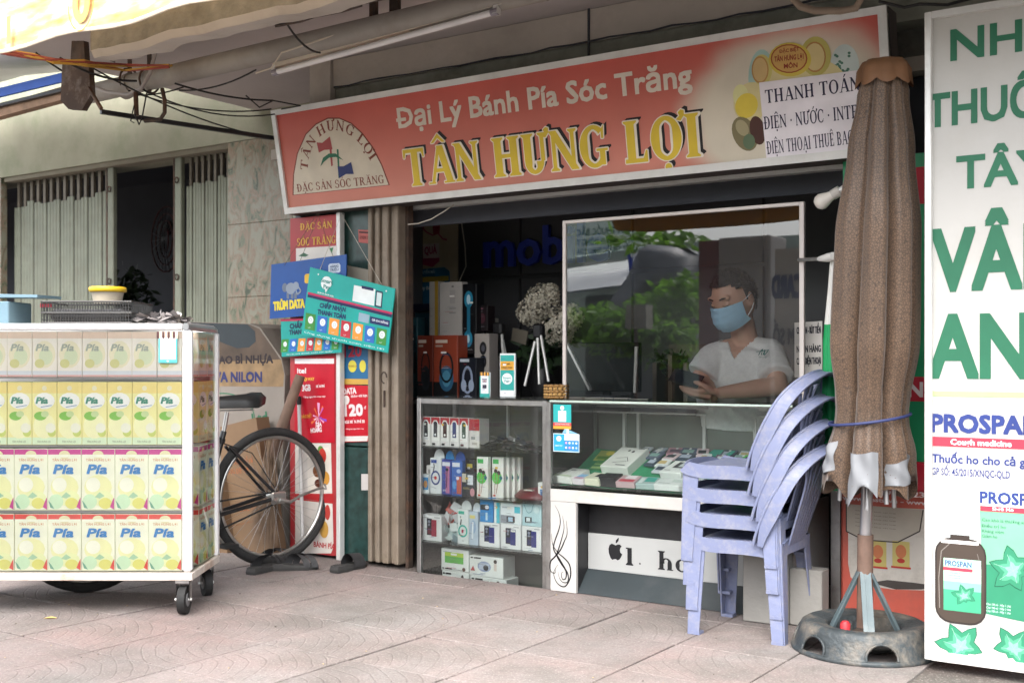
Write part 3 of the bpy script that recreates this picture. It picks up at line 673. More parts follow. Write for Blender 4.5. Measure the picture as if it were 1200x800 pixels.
pxell(873, 157, 14, 21, C('7c7454'), 2.2, rot=-.4); pxell(870, 150, 7, 10, C('a39a78'), 2.5, rot=-.5); pxell(878, 166, 7, 9, C('5f7358'), 2.6); pxell(888, 153, 9, 17, C('4a2c24'), 2.4, rot=-.2)
for k in range(26):
    rr = random.Random(k); pxell(984+rr.uniform(-10, 12), 74+rr.uniform(-12, 16), 1.8, 1.6, C('4f7a68'), 1.4)
pxell(866, 196, 6, 2.2, blk, 1.5, rot=.35)
part('cake_picture', g, sg)
# pasted paper notice
n_ = empty('paper_notice', S.p(2.9, .2, 12), 'white paper notice with dark capitals pasted on the right end of the red sign', 'notice')
g = MB(); S.pxpoly(g, [(890, 97), (1050, 77), (1050, 173), (899, 190)], C('e9e4ea'), 6); part('sheet', g, n_)
g = MB(); nv = C('252040')
S.tpx(g, 'THANH TOÁN', (898, 121.5), (1009, 105.5), (897, 106), nv, 7, True); S.tpx(g, 'ĐIỆN · NƯỚC · INTERNET', (896.5, 152), (1040, 134), (896, 137), nv, 7, True); S.tpx(g, 'ĐIỆN THOẠI THUÊ BAO TRẢ SAU', (900, 181), (1047, 162), (899, 166), nv, 7, True)
part('lettering', g, n_)

# ================================================================ overhead clutter
g = MB(); a = at(98, 112, Y=4.02); e = at(640, -14, Y=4.02); g.tube([a, e], .053, mat('grey_pvc_pipe', (.30, .28, .25), .6, 0, .15, 4, dirt=.5, dcol=(.14, .11, .09)), 18)
c_ = at(150, 101, Y=4.02); g.tube([c_-V(.04, 0, .008), c_+V(.04, 0, -.008+.016)], .062, mat('grey_pvc_pipe'), 18)
t = empty('drain_pipe', c_, 'thick grey drain pipe slung below the canopy above the red sign', 'pipe'); part('pipe', g, t)
for px in (152, 175): g = MB(); q = at(px, 95, Y=4.02); g.bar(q+V(0, 0, -.06), q+V(0, 0, .3), .03, .006, rust, (0, 1, 0)); g.tube([q+V(0, .066*math.cos(a), .066*math.sin(a)) for a in [k*PI/6 for k in range(13)]], .006, rust, 5); part('pipe_strap', g, t)
t = empty('tube_lamp', at(457, 42, Y=4.0), 'unlit fluorescent tube lamp hung at a slant under the canopy', 'lamp')
A = at(322, 77, Y=4.05); B = at(590, 2, Y=4.0)
g = MB(); g.bar(A, B, .035, .03, mat('old_lamp_housing', (.62, .55, .45), .5, 0, .1, 6, dirt=.3)); part('housing', g, t)
d = (B-A).normalized(); dn = V(0, -.01, -.038)
g = MB(); g.tube([A+d*.03+dn, B-d*.05+dn], .0145, mat('lamp_tube_glass', (.75, .74, .74), .25), 12); part('tube', g, t)
for q, a, b_ in ((A+d*.01, A+dn, A+d*.035+dn), (B-d*.03, B-d*.055+dn, B-d*.02+dn)): g = MB(); g.tube([a, b_], .017, C('8d8890'), 10); g.bar(q+V(0, 0, .015), q+V(0, -.01, -.05), .022, .03, alu); part('lamp_holder', g, t)
for px in (438, 463): g = MB(); q = at(px, 30, Y=4.1); g.bar(q+V(0, 0, -.03), q+V(0, 0, .4), .035 if px == 438 else .05, .025, rust); part('hanger_bar', g, t)
# cables
cabs = [
 ((42, 62), (215, 102), 3.6, 4.6, .12, 'thin black cable', .005), ((100, 75), (322, 163), 3.5, 4.7, .05, 'cable', .004),
 ((150, 106), (318, 128), 3.9, 4.6, .05, 'cable', .004), ((205, 98), (320, 118), 3.9, 4.5, .02, 'cable', .005),
 ((328, 14), (375, 62), 3.4, 4.0, .04, 'cable', .005), ((70, 68), (160, 95), 3.4, 3.8, .03, 'cable', .006)]
cl = ['black cable looping past the rusty plate to the drain pipe', 'long black cable running down to the left end of the red sign', 'black cable sagging under the drain pipe toward the sign', 'upper black cable beside the pipe end reaching the sign corner', 'short black cable hanging beside the tube lamp', 'black cable crossing behind the orange cable bundle']
for (a, e, y0, y1, dr, nm, r), lb in zip(cabs, cl):
    g = MB(); g.tube(sag(at(*a, Y=y0), at(*e, Y=y1), dr, 14), r, black, 6); solo('cable', g, lb, 'cable', 'cables under the canopy')
g = MB(); g.tube([at(x, y, Y=4.3+i*.05) for i, (x, y) in enumerate(((288, 112), (304, 126), (320, 118), (352, 124)))]+[at(330, 128, Y=4.6)], .004, black, 6); g.tube(sag(at(165, 104, Y=3.95), at(322, 134, Y=4.6), .06), .004, black, 6); g.tube(sag(at(210, 106, Y=3.95), at(300, 82, Y=4.0), .03), .004, black, 6)
g.tube([at(300, 86, Y=3.98), at(318, 80, Y=3.97), at(330, 62, Y=3.96), at(432, 28, Y=3.98)], .004, mat('old_lamp_housing'), 6)
solo('cable', g, 'tangle of thin cables between the tube lamp and the sign corner', 'cable', 'cables under the canopy')
g = MB(); rr = random.Random(5)
for k in range(7):
    P = [at(-12+k*3, 56+k*1.3, Y=3.15), at(40, 67+rr.uniform(-2, 2), Y=3.2), at(62, 71+rr.uniform(-2, 2), Y=3.25), at(100, 74+rr.uniform(-2, 2), Y=3.4), at(148, 80+rr.uniform(-2, 2), Y=3.7), at(200, 78, Y=3.8)]
    g.tube([p+V(0, rr.uniform(-.01, .01), rr.uniform(-.01, .01)) for p in P], .0055, C('b08a3a' if k < 4 else '8a4038', .5, 'plastic'), 6)
solo('cable_bundle', g, 'orange and brown cable bundle stretched past the rusty bracket plate', 'cable')
g = MB(); g.tube([at(x, y, Y=3.9) for x, y in ((105, 100), (125, 108), (150, 111), (166, 103), (176, 85), (182, 62), (184, 50))], .010, mat('grey_hose', (.33, .3, .28), .6), 8)
solo('hose', g, 'pale grey hose curling round the drain pipe end', 'hose')
P0 = [at(x, y, Y=3.55) for x, y in ((73, 74), (104, 78), (106, 112), (96, 129), (80, 128), (71, 118))]
g = MB(); g.slab(P0, (0, .03, 0), mat('rusty_plate', (.07, .045, .035), .8, .3, .4, 8, .2, 30, .7, (.28, .26, .25), 6)); g.bar(at(104, 103, Y=3.53), at(119, 128, Y=3.5), .014, .014, rust)
g.slab([at(x, y, Y=3.56) for x, y in ((84, 48), (98, 48), (100, 78), (82, 80))], (0, .03, 0), rust)
solo('bracket_plate', g, 'rusty torn bracket plate hanging at the canopy corner', 'bracket')
t = empty('hanging_rail', at(219, 147, Y=4.0), 'thin dark steel rail hung on hooks from the drain pipe to the sign', 'rail')
g = MB(); g.bar(at(118, 131, Y=3.7), at(320, 162, Y=4.66), .022, .022, blackm); part('rail', g, t)
g = MB()
g.tube([at(x, y, Y=3.85) for x, y in ((190, 104), (193, 118), (193, 132), (188, 140), (170, 142))], .011, rust, 6); g.tube([at(x, y, Y=3.82) for x, y in ((159, 108), (160, 136))], .013, rust, 6)
g.tube([at(x, y, Y=3.8) for x, y in ((172, 108), (166, 140), (163, 146), (158, 134))], .004, black, 5); g.tube([at(x, y, Y=3.8) for x, y in ((157, 124), (153, 142), (157, 144))], .003, black, 5)
part('hook', g, t)
# rusty curved rod at the top right
g = MB(); g.tube([at(x, y, Y=4.3) for x, y in ((928, -3), (938, 8), (955, 13), (985, 13), (1003, 10), (1010, -4))], .014, mat('cable_sheath', (.25, .19, .14), .7), 8); g.tube([at(x, y, Y=4.4) for x, y in ((1030, 2), (1060, 9), (1078, 5), (1110, 6), (1140, -2))], .006, black, 6)
solo('cable', g, 'thick brown cable loop hanging above the right end of the sign', 'cable', 'cables under the canopy')
# banner at the very top left
def banner_mat():
    m, n, b_ = newmat('banner_cloth'); N = n.nodes; K = n.links
    tc = N.new('ShaderNodeTexCoord'); mp = N.new('ShaderNodeMapping'); mp.inputs['Rotation'].default_value = (0, .25, 0); mp.inputs['Scale'].default_value = (1.1, 1, 4.5); K.new(tc.outputs['Object'], mp.inputs[0])
    ns = N.new('ShaderNodeTexNoise'); ns.inputs['Scale'].default_value = 3.2; ns.inputs['Detail'].default_value = 5; K.new(mp.outputs[0], ns.inputs['Vector'])
    cr = N.new('ShaderNodeValToRGB'); e = cr.color_ramp.elements; e[0].position = .36; e[0].color = (.75, .33, .10, 1); e[1].position = .6; e[1].color = (.85, .78, .66, 1); q = e.new(.47); q.color = (.85, .6, .25, 1)
    K.new(ns.outputs['Fac'], cr.inputs[0]); K.new(cr.outputs[0], b_.inputs['Base Color']); b_.inputs['Roughness'].default_value = .6
    tl = N.new('ShaderNodeBsdfTranslucent'); K.new(cr.outputs[0], tl.inputs[0]); mx = N.new('ShaderNodeMixShader'); mx.inputs[0].default_value = .35; K.new(b_.outputs[0], mx.inputs[1]); K.new(tl.outputs[0], mx.inputs[2]); K.new(mx.outputs[0], n.nodes['Material Output'].inputs[0])
    return m
bm_ = banner_mat(); g = MB(); nb = 30; vs = []
for k in range(nb+1):
    x = -5.4+k*3.6/nb; y = 3.0+.012*math.sin(k*1.1); zb = 2.485-.012*(x+4.8)+.008*math.sin(k*.9)
    vs += [(x, y-.03, zb), (x, y, 2.9), (x, y+.2, 3.1)]
g.add(vs, [(3*k+j, 3*k+3+j, 3*k+4+j, 3*k+1+j) for k in range(nb) for j in (0, 1)], bm_, True)
g.tube([vs[3*k] for k in range(nb+1)], .008, C('e8dcc8'), 6)
t = empty('canopy_banner', (-3.6, 3.0, 2.48), 'sun bleached orange and yellow banner along the canopy edge', 'banner'); part('cloth', g, t)
g = MB(); F = front(2.955)
for (cx, cy, rx, ry) in ((95, 2, 14, 21), (112, 22, 0, 0)):
    if rx:
        u, v = F.px(cx, cy); F.ring(g, u, v, rx*.0042, ry*.0042, .035, C('dfb95a'), 1); F.ring(g, u, v, rx*.0042+.03, ry*.0042+.035, .006, C('c98a3c'), 2)
u, v = F.px(8, 52); F.quad(g, u, v, u+.03, v+.12, C('dfb95a'), 1); part('lettering', g, t)
# blue edged board on battens, upper left, over the next shop
t = empty('awning_board', at(20, 118, Y=4.3), 'blue edged white board on a timber batten above the green wall', 'board')
g = MB(); A, B = at(-60, 128, Y=4.3), at(72, 96, Y=4.3); g.slab([A, B, B+V(0, 0, .055), A+V(0, 0, .06)], (0, .02, 0), C('3b62b8')); part('blue_edge', g, t)
g = MB(); A, B = at(-60, 122, Y=4.305), at(72, 91, Y=4.305); g.slab([A, B, B+V(0, .5, .16), A+V(0, .5, .2)], (0, 0, .012), mat('board_white', (.8, .8, .82), .5)); part('white_sheet', g, t)
g = MB(); A, B = at(-60, 153, Y=4.36), at(72, 117, Y=4.36); g.slab([A, B, B+V(0, 0, .08), A+V(0, 0, .08)], (0, .06, 0), mat('old_timber', (.27, .17, .11), .8, 0, .3, 10, .2, 40)); part('batten', g, t)
g = MB(); A, B = at(-60, 139, Y=4.33), at(72, 107, Y=4.33); g.slab([A, B, B+V(0, 0, .02), A+V(0, 0, .02)], (0, .06, 0), blackm); part('rail', g, t)
g = MB()
vs = []
for k in range(13):
    for j in range(4):
        x = -9.5+k*.36; vs.append((x, 3.9+j*.45, 2.98+.10*j+.03*math.sin(k*1.3+j)))
g.add(vs, [(k*4+j, k*4+4+j, k*4+5+j, k*4+1+j) for k in range(12) for j in range(3)], mat('tarp_white', (.7, .72, .75), .5), True)
solo('awning_sheet', g, 'white plastic awning sheet above the blue edged board', 'awning')
# ================================================================ pharmacy light box, right edge
PX0 = -1.093
F = front(4.31)
t = empty('pharmacy_sign', (-.8, 4.36, 0), 'tall white pharmacy sign box with green capitals at the right edge', 'sign')
PW = .60; PZ = 2.365
wp = mat('sign_white_sheet', (.50, .49, .465), .5, 0, .05, 3, dirt=.3, dcol=(.36, .34, .29), dscale=2.5)
g = MB(); F.quad(g, PX0+.02, .06, PX0+PW-.02, PZ-.02, wp, 0); part('panel', g, t)
g = MB(); g.box(PX0, PX0+.024, 4.285, 4.42, .03, PZ, alu, .003); g.box(PX0+PW-.024, PX0+PW, 4.285, 4.42, .03, PZ, alu, .003); g.box(PX0+.025, PX0+PW-.025, 4.287, 4.42, .03, .06, alu); g.box(PX0+.025, PX0+PW-.025, 4.287, 4.42, PZ-.025, PZ, alu); g.box(PX0+.026, PX0+PW-.026, 4.38, 4.418, .061, PZ-.027, alu); part('frame', g, t)
g = MB(); grn = C('24684c'); blu = C('2c3c7c'); red = C('c8374a')
mid = PX0+PW/2
def row(s, xl, y0, y1, w, m=grn, off=.03):
    u, v = F.px(xl, y1); v2 = F.px(xl, y0)[1]; F.text(g, s, u, v, v2-v, m, w, 2, off)
row('NHÀ', 1115, 34, 71, .36); row('THUỐC', 1086, 110, 149.5, .475); row('TÂY', 1122, 182, 221, .295); row('VÂN', 1093, 266, 340, .46); row('ANH', 1090, 366, 441, .505)
u, v = F.px(1089, 464); F.quad(g, u, v, PX0+PW-.02, F.px(1089, 458)[1], C('a9d08a'), 2)
row('PROSPAN®', 1092, 484, 505, .435, blu, .045)
u, v = F.px(1090, 522); v2 = F.px(1090, 511)[1]; F.poly(g, [(u, v), (PX0+PW-.02, v), (PX0+PW-.02, v2), (u, v2), (u+.01, (v+v2)/2)], red, 2)
u, v = F.px(1114, 520.5); F.text(g, 'Cough medicine', u, v, .021, C('f4eeee'), .205, 3, .03)
row('Thuốc ho cho cả gia đình', 1092, 531, 541, .42, blu, .025); row('GP SỐ: 45/2015/XNQC-QLD', 1092, 547, 555.5, .265, blu, .012)
part('lettering', g, t)
def leaf(mb, P, cx, cy, s, rot, l, m1, m2, m3):
    base_ = [(0, 1), (.16, .78), (.30, .50), (.55, .55), (.92, .52), (.80, .22), (.58, .0), (.66, -.22), (.70, -.5), (.40, -.46), (.16, -.36), (0, -.5), (-.16, -.36), (-.40, -.46), (-.70, -.5), (-.66, -.22), (-.58, .0), (-.80, .22), (-.92, .52), (-.55, .55), (-.30, .50), (-.16, .78)]
    for k, (sc, mm) in enumerate(((1, m1), (.95, m2), (.62, C('4f9c7c')), (.36, C('7cb89c')))):
        P.poly(mb, [(cx+s*sc*(x*math.cos(rot)-y*math.sin(rot)), cy+s*sc*(x*math.sin(rot)+y*math.cos(rot))) for x, y in base_], mm, l+k*.4)
    for (x, y) in ((0, .8), (.55, .4), (-.55, .4), (.45, -.25), (-.45, -.25)):
        P.line(mb, [(cx, cy), (cx+s*(x*math.cos(rot)-y*math.sin(rot)), cy+s*(x*math.sin(rot)+y*math.cos(rot)))], s*.018, m3, l+2)
g = MB(); dkg = C('14503a'); mdg = C('5fb795'); lg = C('bfe3d2')
# carton picture
P = [F.px(1147, 571), (PX0+PW-.02, F.px(1147, 569)[1]), (PX0+PW-.02, F.px(1200, 737)[1]), F.px(1153, 718)]
F.poly(g, P, C('72b08e'), 1); u, v = F.px(1149, 660); F.poly(g, [(u, v), (PX0+PW-.02, v), (PX0+PW-.02, F.px(1200, 737)[1]), F.px(1153, 718)], C('2c7d5e'), 1.5)
F.poly(g, [F.px(1147, 571), (PX0+PW-.02, F.px(1147, 571)[1]), (PX0+PW-.02, F.px(1148, 592)[1]), F.px(1148, 592)], C('d8ecdf'), 1.6)
u, v = F.px(1149, 588.5); F.text(g, 'PROSPAN', u, v, .042, blu, .23, 2.5, .04); F.quad(g, u, F.px(1149, 598)[1], PX0+PW-.02, F.px(1149, 592)[1], red, 2.5)
u, v = F.px(1163, 597.4); F.text(g, 'Si-rô Ho', u, v, .012, C('f4eeee'), .07, 3, .02)
for k, (s_, yy) in enumerate((('Cao khô lá thường xuân', 610), ('Điều trị ho', 617), ('Kháng viêm', 623), ('Giảm ho', 629))): u, v = F.px(1151, yy); F.text(g, s_, u, v, .011, C('2f6a50'), .012*len(s_)*.6, 2.6, .0)
for k in range(3): u, v = F.px(1156, 708+k*4); F.text(g, 'Chai 100 ml · Hộp 1 chai', u, v, .008, C('d5efe2'), .08, 2.6, .0)
leaf(g, F, *F.px(1188, 668), .085, 1.3, 2.2, C('14503a'), C('2f8060'), C('8fc0a8'))
# bottle picture
u0, v0 = F.px(1096, 727); u1 = F.px(1156, 700)[0]; vt = F.px(1096, 628)[1]; w_ = u1-u0; h_ = vt-v0
def rr(u, v, w, h, r, m, l):
    pts = []
    for (cx, cy, a) in ((u+w-r, v+h-r, 0), (u+r, v+h-r, 90), (u+r, v+r, 180), (u+w-r, v+r, 270)):
        for k in range(5): pts.append((cx+r*math.cos(R_(a+k*22.5)), cy+r*math.sin(R_(a+k*22.5))))
    F.poly(g, pts, m, l)
rr(u0, v0, w_, h_, .055, C('2c2522'), 3); rr(u0+.006, v0+.006, w_-.012, h_-.012, .05, C('40362f'), 3.3); rr(u0+.02, vt-.02, w_-.045, .012, .005, C('e8e4e0'), 3.6)
rr(u0+w_*.2, vt, w_*.58, .10, .008, C('b8c2c0'), 3); 
for k in range(9): F.quad(g, u0+w_*.22+k*w_*.06, vt+.03, u0+w_*.22+k*w_*.06+.003, vt+.095, C('9aa6a4'), 3.3)
F.quad(g, u0+w_*.17, v0+.045, u0+w_*.9, v0+.232, C('a8d4bc'), 4); F.quad(g, u0+w_*.17, v0+.045, u0+w_*.9, v0+.12, C('3f9a76'), 4.3); F.quad(g, u0+w_*.17, v0+.12, u0+w_*.9, v0+.15, C('78bc9c'), 4.3); F.text(g, 'PROSPAN', u0+w_*.20, v0+.205, .020, blu, w_*.52, 4.6, .03); F.quad(g, u0+w_*.17, v0+.188, u0+w_*.74, v0+.200, red, 4.6)
F.line(g, [(u0+.016, v0+.05), (u0+.013, v0+.16), (u0+.022, vt-.05), (u0+.05, vt-.022)], .003, C('7a7470'), 3.7); F.line(g, [(u0+w_-.02, v0+.06), (u0+w_-.016, v0+.2), (u0+w_-.03, vt-.05)], .0025, C('6a6460'), 3.7); F.quad(g, u0+w_*.3, vt-.004, u0+w_*.68, vt+.012, C('332b26'), 3.2)
for k in range(3): F.text(g, 'Cao khô lá thường xuân', u0+w_*.25, v0+.178-.009*k, .006, C('2f6a50'), w_*.25, 4.7, 0)
leaf(g, F, u0+w_*.58, v0+.10, .045, .3, 4.7, C('14503a'), C('2f8060'), C('8fc0a8'))
leaf(g, F, *F.px(1126, 757), .088, .45, 1.4, dkg, C('2f8060'), C('8fc0a8')); leaf(g, F, *F.px(1188, 760), .08, -.5, 1.4, dkg, C('2f8060'), C('8fc0a8'))
part('medicine_picture', g, t)

# ================================================================ glass cabinet (left) and showcase counter (right)
gl = glass('showcase_glass', (.95, .98, .97), 1.4, 0, .012)
gs = glass('shelf_glass', (.86, .93, .91), 1.5, 0, .02)
cab = empty('glass_cabinet', (-3.43, 4.95, -.14), 'steel framed glass cabinet of phone accessories left of the showcase counter', 'cabinet')
CX0, CX1, CY0, CY1 = -3.834, -3.02, 4.78, 5.12
g = MB(); pw = .026
for x in (CX0, CX1-pw):
    for y in (CY0, CY1-pw): g.box(x, x+pw, y, y+pw, -.14, .915, steel, .003)
for y in (CY0, CY1-pw): g.box(CX0+pw, CX1-pw, y+.001, y+pw-.001, .885, .913, steel, .003); g.box(CX0+pw, CX1-pw, y+.001, y+pw-.001, -.13, -.10, steel)
for x in (CX0, CX1-pw): g.box(x+.001, x+pw-.001, CY0+pw, CY1-pw, .886, .912, steel)
g.box(-3.47, -3.46, CY1-.03, CY1-.01, .17, .88, alu); g.box(-3.15, -3.14, CY1-.06, CY1-.045, -.1, .88, alu); g.box(-3.115, -3.105, CY1-.06, CY1-.045, -.1, .88, alu)
part('frame', g, cab)
g = MB(); g.box(CX0+.002, CX1-.002, CY0+.002, CY1-.002, .916, .922, gs); part('top_pane', g, cab)
for k, z in enumerate((.657, .406, .156)):
    g = MB(); g.box(CX0+pw+.002, CX1-pw-.002, CY0+.012, CY1-.01, z-.006, z, gs); part('shelf', g, cab)
g = MB(); g.box(CX0+pw, CX1-pw, CY0+.004, CY0+.008, -.1, .885, gl); part('front_pane', g, cab)
g = MB(); g.box(CX0+pw, CX1-pw, CY1-.006, CY1-.002, -.1, .885, mat('cabinet_back_board', (.16, .155, .135), .3, 0, .2, 3)); part('back_board', g, cab)
g = MB(); g.box(CX0+pw, CX1-pw, CY0+pw, CY1-.01, -.13, -.122, mat('cabinet_back_board')); part('floor_board', g, cab)

def goods(name, label, cat, x0, x1, z0, z1, y, dep, col, prints=(), group=None, lean=0, side=None, rz=0, rough=.45):
    """a packaged article: carton with rounded edges and print on its front face"""
    g = MB(); w_ = x1-x0; h_ = z1-z0
    g.box(0, w_, 0, dep, 0, h_, C(col, rough), min(.0025, w_*.05))
    F_ = front(0)
    for q in prints:
        k = q[0]; l = 1+prints.index(q)*.35
        if k == 'r': F_.quad(g, q[1]*w_, q[2]*h_, q[3]*w_, q[4]*h_, C(q[5]), l)
        elif k == 'c': F_.disc(g, q[1]*w_, q[2]*h_, q[3]*w_, q[4]*h_, C(q[5]), l, 16)
        elif k == 'o': F_.ring(g, q[1]*w_, q[2]*h_, q[3]*w_, q[4]*h_, q[5]*w_, C(q[6]), l, 18)
        elif k == 'p': F_.poly(g, [(a*w_, b*h_) for a, b in q[1]], C(q[2]), l)
        elif k == 'l': F_.line(g, [(a*w_, b*h_) for a, b in q[1]], q[2]*w_, C(q[3]), l)
        elif k == 't': F_.text(g, q[1], q[2]*w_, q[3]*h_, q[4]*h_, C(q[6]), q[5]*w_, l, .02)
    rs = random.Random(label)
    for k in range(5):
        a = rs.uniform(.06, .5); b_ = rs.uniform(.04, .9); F_.quad(g, a*w_, b_*h_, (a+rs.uniform(.15, .4))*w_, b_*h_+rs.uniform(.0012, .0022), C(rs.choice(('55565c', '8a8c94', 'a83c44', '3c5a8c', 'b8bac0'))), 3.4+k*.1)
    if rs.random() < .4: a = rs.uniform(.1, .6); F_.quad(g, a*w_, .72*h_, (a+.22)*w_, .72*h_+.010, C(rs.choice(('e8e6e0', 'e0b83c', 'f0efe8'))), 4.2)
    if side: g.box(w_+.0005, w_+.001, .002, dep-.002, .002, h_-.002, C(side))
    M = Matrix.Translation((x0, y, z0)) @ Matrix.Rotation(rz, 4, 'Z') @ Matrix.Rotation(lean, 4, 'X'); g.xf(M)
    return solo(name, g, label, cat, group)
def sx(px, Y): return at(px, 500, Y=Y).x
def sz(px, py, Y): return at(px, py, Y=Y).z
YG = 4.83
# top shelf: charger packs, bag heap
cols = ('2c2c34', '2a2630', '4a2a2c', '27346e', '2f4a38')
for k in range(5):
    a = sx(494+k*11.1, YG); b_ = sx(494+(k+1)*11.1, YG)-.004
    goods('lighter_pack', ('leftmost', 'second from left', 'middle', 'fourth, blue-bodied', 'fifth, green-bodied')[k]+' red and white pack in the row on the top cabinet shelf', 'pack', a, b_, .658, .658+.155, YG, .05, 'e4dedd',
          (('r', .02, .76, .98, .99, 'b3202c'), ('p', ((.1, .2), (.1, .75), (.35, .9), (.65, .9), (.9, .75), (.9, .2)), 'f2eeec'), ('r', .3, .32, .72, .8, cols[k]), ('c', .5, .8, .2, .06, cols[k]), ('c', .5, .4, .1, .04, 'ffffff'), ('r', .15, .05, .5, .12, '2a2a2a')), 'red and white packs on the top shelf', side='ddd8d6')
goods('carton', 'red and white carton at the right end of the pack row', 'carton', sx(549.5, YG), sx(549.5+12, YG), .658, .81, YG+.002, .09, 'd9d3d0', (('r', 0, .6, 1, 1, 'a91c26'), ('r', .2, .3, .6, .4, '8a8a8a'), ('r', .3, .12, .8, .2, 'b0a8a0')))
rb = random.Random(9); g = MB(); fm = mat('clear_plastic_bag', (.28, .26, .26), .25, 0, .5, 30)
for k in range(46):
    x = rb.uniform(-3.50, -3.08); y = rb.uniform(4.84, 5.06); h = .005+.05*max(0, 1-abs(x+3.38)/.2)*rb.random()
    p = V(x, y, .66+h); a = V(rb.gauss(0, 1), rb.gauss(0, 1), rb.gauss(0, .3)).normalized()*.035; q = V(-a.y, a.x, rb.gauss(0, .01))*.7
    g.add([p-a-q, p+a-q+V(0, 0, .01), p+a+q, p-a+q+V(0, 0, .012)], [(0, 1, 2, 3)], rb.choice((fm, C('6a5a5c', .3), C('3f4048', .3), C('8d8888', .3), C('4a3c3c'))))
solo('cable_packets', g, 'heap of small clear accessory packets on the top cabinet shelf', 'packets', kind='stuff')
# second shelf
Z2 = .4065
def hang(name, label, px0, px1, ytop, Z, col, tab, prints, dep=.03, Y=YG, group=None):
    x0, x1 = sx(px0, Y), sx(px1, Y); zt = sz(px0, ytop, Y)
    o = goods(name, label, 'pack', x0, x1, Z, zt, Y, dep, col, prints, group)
    g = MB(); w_ = x1-x0
    pts = [(x0+.004, Y+dep+.002, zt-.03)]+[(x0+w_/2-w_*.46*math.cos(R_(k*20)), Y+dep+.002, zt+.0+.045*math.sin(R_(k*20))) for k in range(10)]+[(x1-.004, Y+dep+.002, zt-.03)]
    g.slab(pts, (0, .002, 0), C(tab)); q = part('hang_tab', MB_shift(g), o)
    return o
def MB_shift(g): return g
hang('cable_pack', 'white cable pack with a blue ring picture on the second shelf', 504, 517, 536, Z2, 'e9e9ec', 'e8e8ea', (('r', .1, .86, .6, .95, '2b4a9a'), ('o', .5, .45, .42, .2, .12, '2c3f86'), ('c', .5, .45, .12, .05, 'c23a3a'), ('l', ((.3, .62), (.4, .75), (.35, .85)), .08, '222222')))
hang('cable_pack', 'purple and pink pack beside the blue ring pack', 517.5, 528.5, 538, Z2, '3d4a9e', '2a86c8', (('r', .45, .05, .85, .9, 'c07aa0'), ('r', .1, .82, .9, .93, 'e6e6f0'), ('t', 'BAVIN', .16, .1, .06, .3, 'dfe3f5'), ('l', ((.55, .2), (.6, .7)), .1, '5a2c50'), ('c', .6, .72, .14, .05, '222222')))
hang('cable_pack', 'blue pack with orange figures left of the black packs', 529, 541.5, 539, Z2, '3f69b8', '2d55a8', (('r', .5, .05, .95, .55, 'c4604a'), ('c', .3, .3, .2, .12, '6aa2de'), ('r', .1, .82, .8, .94, 'e6e6f0'), ('c', .7, .7, .2, .06, 'b8c8ec'), ('c', .6, .5, .15, .05, 'e8e0f0')))
goods('carton', 'small blue picture box low at the left of the second shelf', 'carton', sx(492.5, YG), sx(503.5, YG), Z2, Z2+.10, YG-.01, .05, 'e3e6ea', (('r', .02, .2, .98, .86, '2c86c0'), ('c', .7, .5, .2, .2, 'c88a4a'), ('r', .1, .35, .5, .6, '1d5f9a')))
goods('carton', 'black pack with a yellow tag standing behind the small black box', 'carton', sx(543, YG+.05), sx(557.5, YG+.05), Z2, Z2+.19, YG+.07, .03, '1d1f26', (('r', .1, .75, .55, .86, 'd8c23a'), ('r', .3, .3, .7, .5, 'c9ccd6')))
goods('carton', 'black small box with a white sticker and pink stamp on the second shelf', 'carton', sx(541.5, YG), sx(557.5, YG), Z2, Z2+.125, YG-.005, .05, '22242c', (('r', .05, .6, .35, .95, 'c8c0b0'), ('r', .45, .5, .85, .9, 'e2e4ec'), ('c', .8, .2, .17, .17, 'c58a92'), ('t', 'ANBENG', .1, .3, .1, .5, '9a8a5a')))
for k in range(5):
    x0 = sx(558.5, YG)+(0 if k == 0 else .075+.0145*(k-1)); 
    goods('earphone_box', ('foremost white earphone box with a green splash picture', 'second white earphone box behind the green splash one', 'third white earphone box in the row', 'fourth white earphone box in the row', 'last white earphone box at the right of the row')[k], 'box', x0, x0+(.072 if k == 0 else .072), Z2, Z2+.21-.001*k, YG+k*.03, .028, 'ece8e4',
          (('r', .1, .84, .6, .95, '3fae5a'), ('c', .45, .5, .42, .16, '5cc455'), ('c', .35, .66, .15, .055, '3a2e36'), ('c', .62, .62, .15, .055, '3a2e36'), ('c', .8, .5, .13, .05, '2f6e7c'), ('l', ((.35, .6), (.3, .35), (.25, .1)), .04, 'a05a40'), ('l', ((.62, .6), (.5, .3), (.4, .1)), .04, 'a05a40'), ('r', .15, .04, .35, .08, 'c23a2a')), 'white earphone boxes in a row')
g = MB(); g.lathe((-3.17, 4.95, Z2), [(.0, 0), (.11, 0), (.128, .012), (.128, .02), (.10, .045), (.0, .062)], C('6a2028', .35, 'plastic'), 28); g.box(-3.20, -3.15, 4.85, 4.87, Z2+.05, Z2+.056, C('c8c2ba'))
solo('food_cover', g, 'dark red round lid lying on the second cabinet shelf', 'lid')
goods('box', 'narrow white box with a blue picture tilted beside the red lid', 'box', sx(626.5, YG), sx(634.5, YG), Z2+.0, Z2+.095, YG+.03, .05, 'e6e4e2', (('r', .3, .2, .95, .65, '5a86b8'), ('r', .5, .3, .8, .5, '2c4a78')))
goods('box', 'small pale box behind the blue picture box on the second shelf', 'box', sx(497, YG+.06), sx(504, YG+.06), Z2, Z2+.14, YG+.08, .04, 'd4d2d0', (('r', .3, .7, .8, .85, '9a9a9a'),))
